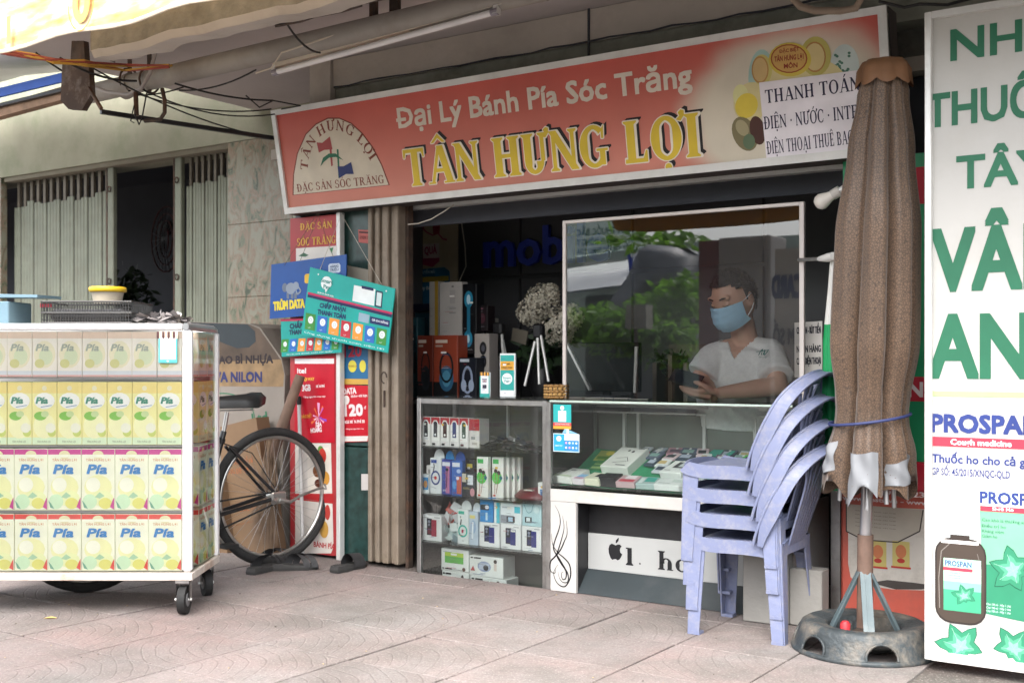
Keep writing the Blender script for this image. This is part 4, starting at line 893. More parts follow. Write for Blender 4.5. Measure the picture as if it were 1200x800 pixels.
# third shelf
Z3 = .1565
def phonebox(label, px0, px1, h, c1, c2, Y=YG): goods('phone_box', label, 'phone box', sx(px0, Y), sx(px1, Y)-.002, Z3, Z3+h, Y, .06, 'efedee', (('r', .26, .22, .52, .86, '22222c'), ('r', .5, .18, .76, .82, c1), ('r', .3, .26, .5, .5, c2), ('c', .38, .72, .07, .06, '8d8fa0'), ('c', .38, .62, .05, .05, '8d8fa0'), ('r', .66, .90, .93, .93, '9a9aa0'), ('r', .3, .28, .36, .34, '9aa')) if 0 else (('r', .26, .22, .52, .86, '22222c'), ('r', .5, .18, .76, .82, c1), ('r', .3, .26, .5, .48, c2), ('c', .38, .74, .07, .06, '8d8fa0'), ('c', .38, .62, .05, .05, '8d8fa0'), ('r', .66, .90, .93, .93, '9a9aa0')), 'white phone boxes on the third shelf', side='dcdadc')
phonebox('white phone box with a dark red phone picture at the left', 494.5, 517.5, .137, 'a8344a', '6e2232')
phonebox('white box with a navy phone picture, left of three', 561.5, 585.5, .125, '2a2f7c', '1c2058')
phonebox('white box with a navy phone picture, middle of three', 586.5, 610.5, .125, '2a2f7c', '1c2058')
phonebox('white box with a navy phone picture, right of three', 611.5, 634.5, .125, '2a2f7c', '1c2058')
hang('cable_pack', 'white pack with a teal ring picture on the third shelf', 536, 549, 596, Z3, 'e9ecec', 'e8eaea', (('r', .1, .86, .62, .95, '35b39a'), ('o', .5, .38, .42, .18, .12, '3fb5a2'), ('c', .48, .38, .1, .05, 'c23a5a'), ('l', ((.3, .55), (.36, .7), (.3, .8)), .1, '222222')))
hang('cable_pack', 'pale blue blister pack right of the teal ring pack', 549.5, 560, 599, Z3, 'c3d0e0', 'd8dce4', (('c', .5, .55, .3, .2, '9fb5d2'), ('l', ((.4, .2), (.45, .7)), .18, 'eef2f8'), ('r', .1, .8, .7, .9, 'e6d78a')))
g = MB(); rb = random.Random(12)
for k in range(26):
    p = V(rb.uniform(sx(519, YG), sx(534, YG)), rb.uniform(4.83, 4.9), Z3+.01+.19*k/26); a = V(rb.gauss(0, 1), rb.gauss(0, .5), rb.gauss(0, .6)).normalized()*.022; q = V(a.z, rb.gauss(0, .01), -a.x)
    g.add([p-a-q, p+a-q, p+a+q, p-a+q], [(0, 1, 2, 3)], rb.choice((C('c23438', .3), C('c85a50', .3), C('d9d9dc', .2))) if k > 12 else rb.choice((C('b9c8c8', .2), C('2f9f88', .3), C('e2e8e8', .2), C('8fa0a8', .2))))
solo('plastic_packets', g, 'red and clear plastic packets squeezed beside the red phone box', 'packets', kind='stuff')
goods('box', 'blue box with a dark phone picture on top of the navy phone box', 'box', sx(562, YG), sx(577.5, YG), Z3+.126, Z3+.126+.125, YG+.002, .05, '1f86cc', (('r', .05, .5, .7, .72, '20222c'), ('c', .55, .62, .15, .08, 'e8e8f0'), ('r', .45, .08, .6, .4, 'bfe0f4')), side='1a74b4')
goods('box', 'narrow aqua edged box between blue box and handset picture box', 'box', sx(578.3, YG), sx(585, YG), Z3+.126, Z3+.126+.105, YG+.004, .05, 'dfeef2', (('r', .45, 0, 1, 1, '45b8cc'),))
goods('box', 'white box with a grey handset picture above the middle phone box', 'box', sx(586, YG), sx(610.5, YG), Z3+.126, Z3+.126+.108, YG+.003, .05, 'e6ebef', (('r', .02, .05, .65, .42, '8e939e'), ('r', .3, .1, .7, .38, '20242c'), ('r', .38, .14, .6, .34, 'a8c8e0'), ('r', .68, .55, .95, .85, '45b8cc'), ('r', .1, .75, .4, .82, 'b0b4bc')))
goods('box', 'pale aqua necklace picture box above the right phone box', 'box', sx(611.5, YG), sx(634, YG), Z3+.126, Z3+.126+.12, YG+.004, .05, 'b9d6dd', (('r', .15, .15, .5, .38, '1e232a'), ('r', .22, .18, .42, .35, 'e4eef2'), ('l', ((.1, .9), (.25, .6), (.35, .55), (.5, .62), (.6, .95)), .03, '6f9aa8'), ('c', .75, .7, .15, .14, 'cfe2e6')))
# bottom
ZB = -.121
def toy(label, px0, px1, z0, h, kind, Y=YG+.01):
    pr = (('r', .14, .35, .82, .84, '5fb04a'), ('r', .14, .66, .82, .84, 'b0c83a'), ('r', .05, .06, .12, .12, '2a2a2a'), ('r', .15, .06, .4, .12, '222222'), ('c', .84, .12, .06, .09, '5a3a30')) if kind == 0 else (('c', .45, .5, .2, .26, '9aa5c4'), ('r', .3, .35, .6, .66, 'c2cade'), ('c', .5, .45, .08, .14, '22242e'), ('p', ((.04, .25), (.12, .5), (.18, .25)), 'b84a48'), ('c', .78, .8, .05, .1, '3a2a28'), ('r', .74, .35, .82, .7, 'e0d0c8'), ('r', .05, .86, .12, .93, '2a2a2a'), ('r', .15, .86, .36, .93, '222222'))
    goods('game_box', label, 'box', sx(px0, Y), sx(px1, Y)-.003, z0, z0+h, Y, .11, 'eeeeec', pr, 'white boxes at the cabinet bottom', side='cfcfcd')
toy('white box with a green screen picture on the left bottom stack', 517, 549.5, ZB+.13, .115, 0)
toy('white box with goggles picture on the right bottom stack', 550, 590, ZB+.12, .105, 1)
toy('lower white box under the green screen picture box', 518, 549.5, ZB, .128, 1)
toy('lower white box under the goggles picture box', 551, 594, ZB, .118, 1)

# ---- showcase counter
ct = empty('showcase_counter', (-2.35, 4.95, 0), 'glass topped showcase counter with white base and black scrollwork', 'counter')
KX0, KX1, KY0, KY1 = -2.96, -1.745, 4.72, 5.18
wh = mat('white_laminate', (.50, .49, .47), .4, 0, .05, 5, dirt=.4, dcol=(.36, .27, .18), dscale=5)
xa, xb = sx(675, 4.72), sx(883, 4.72)
g = MB(); g.box(KX0, xa, KY0, KY0+.02, .002, .433, wh, .002); g.box(xb, KX1, KY0, KY0+.02, .002, .433, wh, .002); g.box(KX0, KX1, KY0-.002, KY0+.02, .434, .493, wh, .002); g.box(KX0, KX0+.018, KY0+.021, KY1, .002, .49, wh); g.box(KX1-.018, KX1, KY0+.021, KY1, .002, .49, wh); g.box(KX0+.019, KX1-.019, KY1-.02, KY1-.001, .002, .49, wh); part('base', g, ct)
g = MB(); g.box(xa-.015, xb+.015, 4.845, 4.87, .27, .433, blackm); g.box(xa, xa-.012, 4.742, 4.84, .002, .43, blackm); g.box(xb, xb+.012, 4.742, 4.84, .002, .43, blackm); g.add([(xa, 4.735, .003), (xb, 4.735, .003), (xb, 4.83, .105), (xa, 4.83, .105)], [(0, 1, 2, 3)], mat('dark_kick_panel', (.035, .045, .05), .35, 0, .2, 4, dirt=.4, dcol=(.1, .1, .1))); part('recess', g, ct)
g = MB(); g.box(xa+.002, xb-.002, 4.832, 4.843, .106, .278, mat('pale_grey_panel', (.38, .39, .385), .35, 0, .05)); part('fascia_panel', g, ct)
Fp = front(4.832)
g = MB(); ink = C('141418')
AP = [(.0, .62), (-.10, .66), (-.24, .70), (-.38, .60), (-.44, .40), (-.42, .18), (-.32, -.08), (-.20, -.18), (-.08, -.13), (.02, -.12), (.12, -.18), (.24, -.12), (.34, .02), (.41, .17), (.29, .26), (.26, .40), (.30, .52), (.38, .59), (.26, .69), (.12, .68)]
ua, va = Fp.px(721.5, 652); s_ = .088
Fp.poly(g, [(ua+x*s_, va+y*s_) for x, y in AP], ink, 1); Fp.poly(g, [(ua+(x)*s_, va+y*s_) for x, y in ((0, .74), (.02, .9), (.16, 1.04), (.2, 1.04), (.18, .88), (.06, .75))], ink, 1)
for (s2, x_, yb, yt, w2) in (('i', 733.5, 661.5, 641, .040), ('ho', 771, 666.5, 645.3, .16)):
    u, v = Fp.px(x_, yb); hh = Fp.px(x_, yt)[1]-v; Fp.text(g, s2, u, v, hh/.64*(1 if s2 == 'i' else .66), ink, w2, 1, ser=True, T=.2, t=.06)
u, v = Fp.px(750, 660); Fp.disc(g, u, v, .004, .004, ink, 1)
part('lettering', g, ct)
def scroll(uc, v0, sc, mir=1):
    Fq = front(KY0); 
    lines = [
     [(-.30, 1.0), (-.12, .9), (-.05, .78), (-.12, .66), (-.3, .5), (-.35, .38), (-.1, .26), (.15, .14), (.3, .05), (.28, -.05), (.05, -.06), (-.1, .0), (-.15, .09)],
     [(.05, .86), (.12, .7), (.02, .55), (-.1, .42), (-.2, .3), (-.02, .2), (.2, .1), (.2, 0.0), (.05, -.02), (.0, .06), (.12, .09)],
     [(.22, .8), (.26, .62), (.12, .5), (-.05, .38), (-.3, .28), (-.5, .2), (-.5, .08), (-.3, .05), (-.25, .13)],
     [(-.45, .6), (-.4, .45), (-.15, .34), (.15, .27), (.38, .18), (.4, .02), (.15, -.12), (-.2, -.08), (-.35, .06), (-.1, .2)]]
    for L_ in lines:
        pts = []
        for i in range(len(L_)-1):
            p0 = L_[max(i-1, 0)]; p1 = L_[i]; p2 = L_[i+1]; p3 = L_[min(i+2, len(L_)-1)]
            for k in range(4):
                t_ = k/4; f = lambda a, b, c, d: .5*((2*b)+(-a+c)*t_+(2*a-5*b+4*c-d)*t_*t_+(-a+3*b-3*c+d)*t_**3)
                pts.append((uc+mir*f(p0[0], p1[0], p2[0], p3[0])*sc*.36, v0+f(p0[1], p1[1], p2[1], p3[1])*sc))
        n = len(pts); Fq.line(g, pts, lambda i: .0012+.0062*math.sin(PI*min(i, n-1)/(n-1))**1.0, ink, 1)
g = MB(); scroll(sx(658, 4.72), .07, .345); scroll(sx(899, 4.72), .07, .345, -1); part('scrollwork', g, ct)
ge = glass('edge_glass', (.72, .88, .82), 1.5, .1)
g = MB(); g.box(KX0+.003, KX1-.003, KY0+.0, KY1, .4935, .503, ge); part('deck_pane', g, ct)
g = MB(); g.box(KX0+.004, KX1-.004, KY0+.003, KY0+.009, .504, .905, gl); part('front_pane', g, ct)
g = MB(); g.box(KX0+.004, KX0+.009, KY0+.012, KY1-.02, .504, .905, gl); part('end_pane', g, ct)
g = MB(); g.box(KX1-.009, KX1-.004, KY0+.012, KY1-.02, .504, .905, gl); part('end_pane', g, ct)
g = MB(); g.box(KX0, KX1, KY0-.006, KY1+.02, .912, .920, ge); part('top_pane', g, ct)
g = MB(); g.box(KX0, KX1, KY0-.0075, KY0-.0062, .9115, .9205, C('b4c4ba', .3)); part('glass_edge', g, ct)
g = MB(); g.box(KX0+.01, KX1-.01, KY1-.03, KY1-.01, .875, .905, steel); g.box(KX0+.01, KX1-.01, KY1-.028, KY1-.012, .845, .852, alu)
for x in (-2.80, -2.72, -2.36, -2.10, -1.9): g.box(x, x+.016, KY1-.028, KY1-.012, .504, .845, alu)
g.box(KX0-.004, KX0+.003, KY0-.004, KY0+.006, .504, .91, steel); g.box(KX0+.01, KX1-.01, KY0+.01, KY0+.018, .9055, .9115, steel)
g.box(KX0-.045, KX0-.008, KY0+.03, KY0+.06, -.1, .91, steel, .003)
part('steel_frame', g, ct)
g = MB(); g.box(KX0+.01, KX1-.01, KY1-.009, KY1-.004, .504, .84, mat('sliding_door_board', (.20, .22, .19), .3, 0, .25, 4)); part('sliding_door', g, ct)
# stickers on the showcase glass
Fg = front(4.722-.001)
g = MB(); a = Fg.px(648.5, 502); c = Fg.px(669.5, 474); w_, h_ = c[0]-a[0], c[1]-a[1]; q = lambda x, y: (a[0]+w_*x, a[1]+h_*y)
Fg.quad(g, *q(0, .0), *q(1, 1), C('2ba8a8'), 1); Fg.quad(g, *q(0, 0), *q(1, .12), C('e8a23c'), 1.5); Fg.quad(g, *q(0, .12), *q(1, .26), C('d8484c'), 1.6); Fg.quad(g, *q(.28, .30), *q(.72, .74), C('eef0f2'), 1.6); Fg.disc(g, *q(.5, .86), .011, .011, C('eef0f2'), 1.6); Fg.text(g, 'QUÉT MÃ THANH TOÁN', *q(.1, .17), .006, C('f6e8e0'), w_*.8, 2, .01)
solo('sticker', g, 'teal sticker with red and orange foot on the showcase glass', 'sticker')
g = MB(); a = Fg.px(648.5, 527.5); c = Fg.px(679, 508.5); w_, h_ = c[0]-a[0], c[1]-a[1]
Fg.quad(g, *q(0, -.05), *q(1, 1), C('d8e6ee'), 1); Fg.quad(g, *q(.02, .0), *q(.43, .96), C('2a9fd0'), 1.4); Fg.quad(g, *q(.43, .0), *q(.98, .62), C('2f86c0'), 1.4); Fg.disc(g, *q(.22, .7), .014, .013, C('e8f2f6'), 1.8); Fg.text(g, 'SMART PAY', *q(.08, .25), .008, C('e8f2f6'), w_*.28, 1.8)
for k in range(4):
    for j in range(2): Fg.disc(g, *q(.5+.13*k, .2+.27*j), .0055, .0055, C(('e8eef4', 'dfa0c0', 'e8eef4', 'b8d0ec')[(k+j) % 4]), 1.8, 10)
Fg.poly(g, [q(.35, 1.02), q(.45, 1.3), q(.95, 1.02)], C('7fb4dc'), 1.2); Fg.quad(g, *q(.52, 1.0), *q(.6, 1.35), C('e8eef4'), 1.3)
solo('sticker', g, 'blue and white payment sticker below the teal one on the glass', 'sticker')
# goods in the showcase, lying on a green cloth
def flat(label, px, py, w_, d_, h_, col, prints=(), z=.505, tilt=.0, rz=0, Y=None, cat='box', name='accessory_box', rough=.35):
    P = at(px, py, Z=z) if Y is None else Vector((at(px, py, Y=Y).x, Y, z))
    P.y = min(P.y, 5.12)
    g = MB(); g.box(-w_/2, w_/2, 0, d_, 0, h_, C(col, rough), .002)
    T_ = Pn((-w_/2, 0, h_), (1, 0, 0), (0, 1, 0))
    for i, q in enumerate(prints):
        l = 1+i*.4
        if q[0] == 'r': T_.quad(g, q[1]*w_, q[2]*d_, q[3]*w_, q[4]*d_, C(q[5]), l)
        elif q[0] == 'c': T_.disc(g, q[1]*w_, q[2]*d_, q[3]*w_, q[4]*d_, C(q[5]), l, 14)
        elif q[0] == 'l': T_.line(g, [(a*w_, b*d_) for a, b in q[1]], q[2]*w_, C(q[3]), l)
    g.xf(Matrix.Translation(P) @ Matrix.Rotation(rz, 4, 'Z') @ Matrix.Rotation(tilt, 4, 'X'))
    return solo(name, g, label, cat, 'boxed goods in the showcase')
g = MB(); vs = []
cm = mat('green_baize', (.02, .22, .10), .9, 0, .25, 12)
for k in range(15):
    for (y, z) in ((4.745, .512), (4.84, .514), (4.87, .55), (5.12, .66)): vs.append((KX0+.03+k*.082, y, z+.004*math.sin(k*1.7+y*9)))
g.add(vs, [(k*4+j, k*4+4+j, k*4+5+j, k*4+1+j) for k in range(14) for j in range(3)], cm, True)
solo('green_cloth', g, 'green cloth spread over the showcase floor under the goods', 'cloth')
YF = 4.752
tl = .22
flat('white long box at the left end of the front row', 660, 580, .12, .13, .035, 'e6e4de', (('r', .1, .1, .9, .2, 'b8c8a0'), ('r', .2, .7, .5, .8, '9a9a98')), .516, .25, -.3, YF+.01)
flat('small blue and pink box beside the long white one', 676, 580, .085, .07, .03, 'e2d6dc', (('r', .1, .4, .9, .95, '8ab8de'), ('r', .1, .1, .9, .35, 'd8a0b8')), .516, .25, -.2, YF)
flat('cream box with a black screen picture in the front row', 693, 583, .10, .09, .035, 'e8e4cc', (('r', .5, .35, .92, .85, '23262c'), ('c', .2, .15, .03, .03, 'c8a03a')), .516, .25, -.2, YF)
flat('black box in the front row of the showcase', 712, 585, .09, .08, .045, '1c1c20', (('c', .4, .5, .15, .15, '3a3a40'), ('c', .7, .6, .12, .12, '30303a')), .516, .2, .0, YF)
flat('clear pack with a pink gadget in the front row', 733, 587, .10, .085, .03, 'c8a8ac', (('r', .12, .08, .9, .4, 'd04a5c'), ('r', .3, .45, .85, .95, 'ecdfe2')), .516, .3, .0, YF)
flat('clear pack with a teal gadget in the front row', 757, 589, .10, .085, .028, 'a8bcba', (('r', .35, .3, .85, .9, '3fa89a'), ('r', .1, .1, .3, .8, 'dfe6e4')), .516, .3, .1, YF)
flat('white flat carton right of the teal gadget pack', 784, 591, .15, .08, .03, 'e6e8e6', (('r', .1, .2, .5, .3, 'b8c0bc'), ('r', .5, .4, .9, .8, 'd2dad6')), .516, .3, .0, YF)
flat('white flat pack at the right end of the front row', 806, 592, .09, .09, .03, 'dcdedc', (('r', .2, .3, .7, .6, 'c0b8b8'),), .516, .3, .0, YF)
# inclined second and third rows
flat('large white box with a tripod picture lying on the green cloth', 722, 551, .16, .20, .06, 'e4e2dc', (('l', ((.25, .42), (.62, .5), (.8, .3)), .018, '22242a'), ('l', ((.3, .2), (.75, .3)), .022, '22242a'), ('c', .62, .78, .05, .05, '22242a'), ('c', .45, .82, .04, .04, '22242a'), ('r', .5, .08, .85, .12, '55555a'), ('r', .7, .92, .92, .96, '55555a')), .545, .42, -.12, 4.90)
flat('yellow and green pack behind the tripod picture box', 707, 526, .11, .11, .015, '8f9a4c', (('r', .1, .1, .9, .4, '4f7a30'), ('c', .6, .7, .2, .2, 'c8b84c')), .60, .4, .1, 5.02)
flat('green leafy card left behind the tripod picture box', 697, 537, .07, .1, .008, '3f7a48', (('r', .1, .1, .9, .3, '9ab878'), ('r', .1, .5, .9, .6, '9ab878')), .57, .4, 0, 4.92)
flat('white framed box with a dark window, middle of showcase', 787, 560, .13, .13, .045, 'e9e9e6', (('r', .3, .4, .88, .9, '3a3c40'), ('r', .5, .5, .8, .85, 'c4c8c8'), ('r', .1, .15, .4, .2, '9a9a9a')), .548, .35, -.25, 4.87)
flat('pale grey card pack right of the dark window box', 812, 562, .11, .12, .02, 'b8c0c4', (('r', .1, .1, .6, .25, '3f6aa0'), ('r', .3, .4, .9, .9, 'd8dcdc')), .548, .35, -.1, 4.87)
flat('large teal carton lying toward the back of the showcase', 826, 537, .13, .17, .02, '3aa893', (('r', .3, .5, .7, .6, '1f6a5c'), ('r', .1, .1, .4, .2, 'd8eee8')), .60, .4, -.25, 4.99)
flat('bright green framed pack at the right of the showcase', 868, 545, .13, .14, .03, '5cc84a', (('r', .15, .15, .85, .85, '2c3038'), ('c', .5, .5, .2, .2, 'c8ccd0'), ('c', .8, .2, .12, .12, 'e0562c')), .59, .4, -.3, 4.94)
flat('pink gadget pack before the green framed one', 846, 549, .10, .08, .012, 'd0a0b0', (('r', .15, .2, .85, .8, 'e2c0cc'), ('r', 0, 0, 1, .1, '303238')), .58, .4, -.1, 4.93)
rb = random.Random(21)
pal = ('c8ccd2', '9aa4b0', 'b88a94', '5a6478', 'd8c0c4', '3c4a58', 'e2e2e0', '6a5a68', '8fb0a8', '2f3a40', 'b0b8c8', 'c8b07a')
k = 0
desc = ('grey', 'slate blue', 'dusty pink', 'dark', 'rose', 'ink blue', 'white', 'plum', 'sea green', 'black', 'lilac', 'tan')
for r, (yy, zz) in enumerate(((4.90, .575), (4.96, .60), (5.02, .628), (5.07, .648))):
    for c_ in range(10):
        X = -2.66+c_*.088+rb.uniform(-.02, .02)
        if r == 0 and (X > -2.34 and X < -2.0 or X < -2.55): continue
        ci = k % 12; w_ = rb.uniform(.05, .09)
        g = MB(); g.box(-w_/2, w_/2, 0, .07, 0, .010, C(pal[ci], .3), .002); T_ = Pn((-w_/2, 0, .010), (1, 0, 0), (0, 1, 0))
        T_.quad(g, w_*.15, .02, w_*.8, .05, C(pal[(ci+5) % 12]), 1); T_.disc(g, w_*.5, .058, .007, .007, C('e8e8e8'), 1.4, 8)
        g.xf(Matrix.Translation((X, yy, zz)) @ Matrix.Rotation(rb.uniform(-.4, .4), 4, 'Z') @ Matrix.Rotation(.4+rb.uniform(-.05, .1), 4, 'X'))
        solo('accessory_packet', g, '%s packet, %s in the %s row of packets on the showcase cloth' % (desc[ci], ('first', 'second', 'third', 'fourth', 'fifth', 'sixth', 'seventh', 'eighth', 'ninth', 'tenth')[c_], ('nearest', 'second', 'third', 'farthest')[r]), 'packet', 'small packets on the green cloth'); k += 1

# ---- things on the counters
goods('price_stand', 'teal and orange card stand on the glass cabinet', 'card stand', sx(585.5, 4.9), sx(603.5, 4.9), .923, sz(586, 414, 4.9), 4.9, .012, 'dfe4e4', (('r', .06, .16, .94, .96, '2f9f98'), ('r', .06, .62, .94, .82, 'dca23c'), ('c', .5, .42, .34, .13, 'e8f0f0'), ('r', .1, .05, .9, .14, 'f2f2f2'), ('t', 'QUÉT MÃ', .15, .74, .04, .55, '3a2c10'), ('t', 'THANH TOÁN', .12, .66, .04, .7, '3a2c10'), ('t', 'Smart', .24, .42, .05, .5, '2f8f88'), ('t', 'Pay', .34, .35, .05, .3, '2f8f88')))
goods('price_stand', 'small white and teal stand with a striped awning top', 'card stand', sx(565, 4.9), sx(576.5, 4.9), .923, sz(566, 436, 4.9), 4.88, .012, 'e6eaea', (('r', 0, 0, 1, .14, '2f9f98'), ('r', 0, .14, .1, .85, '2f9f98'), ('r', .9, .14, 1, .85, '2f9f98'), ('r', .0, .86, 1, 1, '4a3428'), ('r', .12, .86, .28, 1, 'e0a84c'), ('r', .44, .86, .6, 1, 'e0a84c'), ('r', .76, .86, .9, 1, 'e0a84c'), ('r', .25, .7, .75, .74, '6a6a88'), ('r', .3, .6, .7, .63, '8a6a88'), ('r', .3, .35, .7, .5, '3a3a48')))
bs = empty('woven_basket', (sx(652, 4.86), 4.86, .922), 'small woven cane basket on the counter corner', 'basket')
bx = sx(652, 4.86)
for r in range(5):
    g = MB(); n = 28; z = .93+r*.014
    g.tube([(bx+(.055+.0035*(-1)**(k+r))*math.cos(2*PI*k/n), 4.86+(.055+.0035*(-1)**(k+r))*math.sin(2*PI*k/n), z) for k in range(n+1)], .0068, C('b08a52' if r % 2 else '8d6a3c', .6), 6, False); part('weave_band', g, bs)
g = MB()
for k in range(14): g.bar((bx+.055*math.cos(2*PI*k/14), 4.86+.055*math.sin(2*PI*k/14), .922), (bx+.058*math.cos(2*PI*k/14), 4.86+.058*math.sin(2*PI*k/14), .995), .006, .003, C('3c2a1c'))
g.lathe((bx, 4.86, .922), [(.05, 0), (.05, .004)], C('6a4c2c'), 20); part('stakes', g, bs)
for k, (px, w_, d_, h_, col, lb) in enumerate(((672, .13, .10, .008, 'c8a8a0', 'pink notebook lying flat beside the basket'), (690, .15, .09, .009, 'd8d0c0', 'cream booklet lying on the counter glass'), (705, .12, .10, .013, '2c3c58', 'navy diary lying behind the cream booklet'), (722, .14, .08, .012, '20242c', 'black folder lying on the counter behind glass'), (745, .10, .08, .008, '3a4048', 'dark grey pad lying on the counter near the hands'))):
    X = sx(px, 4.9); g = MB(); g.box(-w_/2, w_/2, 0, d_, 0, h_, C(col), .001); g.box(-w_/2+.002, w_/2-.001, -.0008, d_, .002, h_-.002, C('e2ddd2')); g.xf(Matrix.Translation((X, 4.885+.01*k, .9215)) @ Matrix.Rotation(-.15+.1*k, 4, 'Z')); solo('notebook', g, lb, 'book')

# glass screen on the counter
sc = empty('counter_screen', (-2.35, 4.86, .92), 'pale framed glass screen standing on the counter, street mirrored in it', 'screen')
GX0, GX1, GZ1 = -2.972, -1.744, 1.80
g = MB(); fr = mat('pinkish_white_frame', (.58, .53, .50), .4, .2, .08); g.box(GX0, GX0+.018, 4.85, 4.87, .921, GZ1, fr, .002); g.box(GX1-.022, GX1, 4.85, 4.87, .921, GZ1, fr, .002); g.box(GX0+.018, GX1-.022, 4.851, 4.869, GZ1-.016, GZ1, fr, .002); part('frame', g, sc)
def screen_mat():
    m = bpy.data.materials.new('screen_glass'); m.use_nodes = True; n = m.node_tree; n.nodes.clear(); N = n.nodes; K = n.links
    tr = N.new('ShaderNodeBsdfTransparent'); tr.inputs[0].default_value = (.985, .99, .985, 1); gl_ = N.new('ShaderNodeBsdfGlossy'); gl_.inputs['Roughness'].default_value = 0
    lw = N.new('ShaderNodeFresnel'); lw.inputs[0].default_value = SCREEN_IOR
    mx = N.new('ShaderNodeMixShader'); K.new(lw.outputs[0], mx.inputs[0]); K.new(tr.outputs[0], mx.inputs[1]); K.new(gl_.outputs[0], mx.inputs[2]); o = N.new('ShaderNodeOutputMaterial'); K.new(mx.outputs[0], o.inputs[0]); return m
SCREEN_IOR = 2.15
g = MB(); g.add([(GX0+.018, 4.86, .922), (GX1-.022, 4.86, .922), (GX1-.022, 4.86, GZ1-.016), (GX0+.018, 4.86, GZ1-.016)], [(0, 1, 2, 3)], screen_mat()); part('pane', g, sc)
# ================================================================ boards and posters left of the gate
Yb = 4.79
F = front(Yb)
t = empty('red_board', (sx(370, Yb), Yb, 0), 'tall red standing board headed with gold capitals, posters pasted below', 'board')
x0, x1 = sx(340, Yb), sx(399, Yb)
redb = mat('board_red', (.40, .035, .04), .45, 0, .12, 5, dirt=.3, dcol=(.2, .05, .04))
g = MB(); g.box(x0, x1-.03, Yb+.001, Yb+.03, .02, 1.93, redb); part('panel', g, t)
g = MB(); g.box(x1-.029, x1, Yb-.006, Yb+.035, .0, 1.94, alu, .003); part('edge_strip', g, t)
g = MB(); gold = C('d9ad4c')
F.tpx(g, 'ĐẶC SẢN', (352, 270), (389.5, 267), (352, 262), gold, 2, ser=True, T=.2, t=.1); F.tpx(g, 'SÓC TRĂNG', (348, 288.5), (394, 285), (348, 279.5), gold, 2, ser=True, T=.2, t=.1)
F.pxpoly(g, [(347, 291), (394, 288), (394, 303), (347, 306)], C('ddd8d2'), 1); F.pxpoly(g, [(350, 300), (356, 296), (362, 299), (358, 301)], C('3f6a50'), 2); F.pxpoly(g, [(386, 291), (391, 290), (389, 297)], C('3f8a5a'), 2)
F.pxpoly(g, [(346, 519), (388, 519), (391, 640), (388, 648), (346, 648)], C('d9d2ca'), 1); F.pxpoly(g, [(360, 524), (385, 524), (388, 530), (388, 575), (380, 578), (361, 578)], C('e4ddd2'), 1.4)
for (cx, cy, rx, ry, cc) in ((378, 534, 7, 9, 'c23a30'), (372, 552, 8, 7, '7a4a28'), (382, 560, 7, 8, 'c8903a'), (374, 566, 8, 5, '5a2c1c'), (376, 526, 5, 4, '5a8a3c'), (384, 600, 5, 9, 'b84038'), (380, 620, 8, 10, 'c89a4a')):
    u, v = F.px(cx, cy); F.disc(g, u, v, rx*.0042, ry*.0048, C(cc), 1.8+cx*.002)
F.pxpoly(g, [(346, 578), (391, 578), (391, 590), (346, 585)], C('b32a2c'), 1.6)
u, v = F.px(368, 640); F.text(g, 'BÁNH PÍA', u, v, .03, C('b32a2c'), .16, 2, .03)
part('lettering', g, t)
po = empty('red_poster', F.p(*F.px(368, 518), 3), 'glossy red data plan poster pasted low on the tall red board', 'poster')
g = MB(); F.pxpoly(g, [(345.5, 417), (392.5, 417), (392.5, 518.5), (345.5, 518.5)], C('b8182c', .3), 3); part('sheet', g, po)
g = MB(); wt = C('e8dcdc'); 
F.pxpoly(g, [(346, 420), (392, 420), (392, 426), (346, 426)], C('e2dcdc'), 4); F.tpx(g, 'itel', (349, 437), (359, 437), (349, 431), wt, 4, off=.05); F.tpx(g, 'GỌI WAY', (355, 446), (369, 445.5), (355, 442.5), C('e0b040'), 4, off=.04)
F.tpx(g, '3GB', (355, 458), (364.5, 457.5), (355, 450.5), wt, 4, off=.04); F.tpx(g, 'MIỄN PHÍ', (371, 454), (381, 453.5), (371, 451), wt, 4, off=.04); F.tpx(g, 'Tặng ngay khi mua máy', (356, 466), (382, 465), (356, 464), wt, 4, off=.02)
u, v = F.px(374, 489)
rb = random.Random(8)
for k in range(22):
    a = rb.uniform(0, 2*PI); r = rb.uniform(.02, .07); w2 = .05; F.poly(g, [(u, v), (u+r*math.cos(a), v+r*1.2*math.sin(a)), (u+r*math.cos(a+w2*4), v+r*1.2*math.sin(a+w2*4))], C(rb.choice(('c85aa8', 'e0a0c8', 'e8c8e0', 'd86a3c', '8a4ac0'))), 4+k*.05)
F.tpx(g, 'NÂNG CHẤT', (354.5, 490), (366, 489), (354.5, 486), C('e0a030'), 6, off=.03); F.tpx(g, 'GIA', (371, 500), (378, 499), (371, 495), wt, 6, off=.04); F.tpx(g, 'HOÀNG', (365, 507), (378, 505.5), (365, 501.5), wt, 6, off=.04)
part('print', g, po)
Y2 = 4.836; F2 = front(Y2)
po = empty('blue_poster', F2.p(*F2.px(417, 442), 3), 'blue poster with two yellow discs on the green pillar', 'poster')
g = MB(); F2.pxpoly(g, [(401, 402), (434, 405), (434, 449), (402, 449)], C('2c6a96', .35), 3); part('sheet', g, po)
g = MB(); F2.pxpoly(g, [(402, 443.5), (434, 444), (434, 450.5), (402, 450)], C('c8a04a'), 4); F2.tpx(g, '120', (404, 418), (424, 417), (404, 405), C('c23a50'), 4, off=.04)
for cx, rx in ((413.5, 6.5), (425.5, 5)): u, v = F2.px(cx, 429); F2.disc(g, u, v, rx*.0048, .034, C('d8cc4a'), 4)
F2.tpx(g, 'TRONG 30', (408.5, 430), (419, 430), (408.5, 427.5), C('8a3a2c'), 5); part('print', g, po)
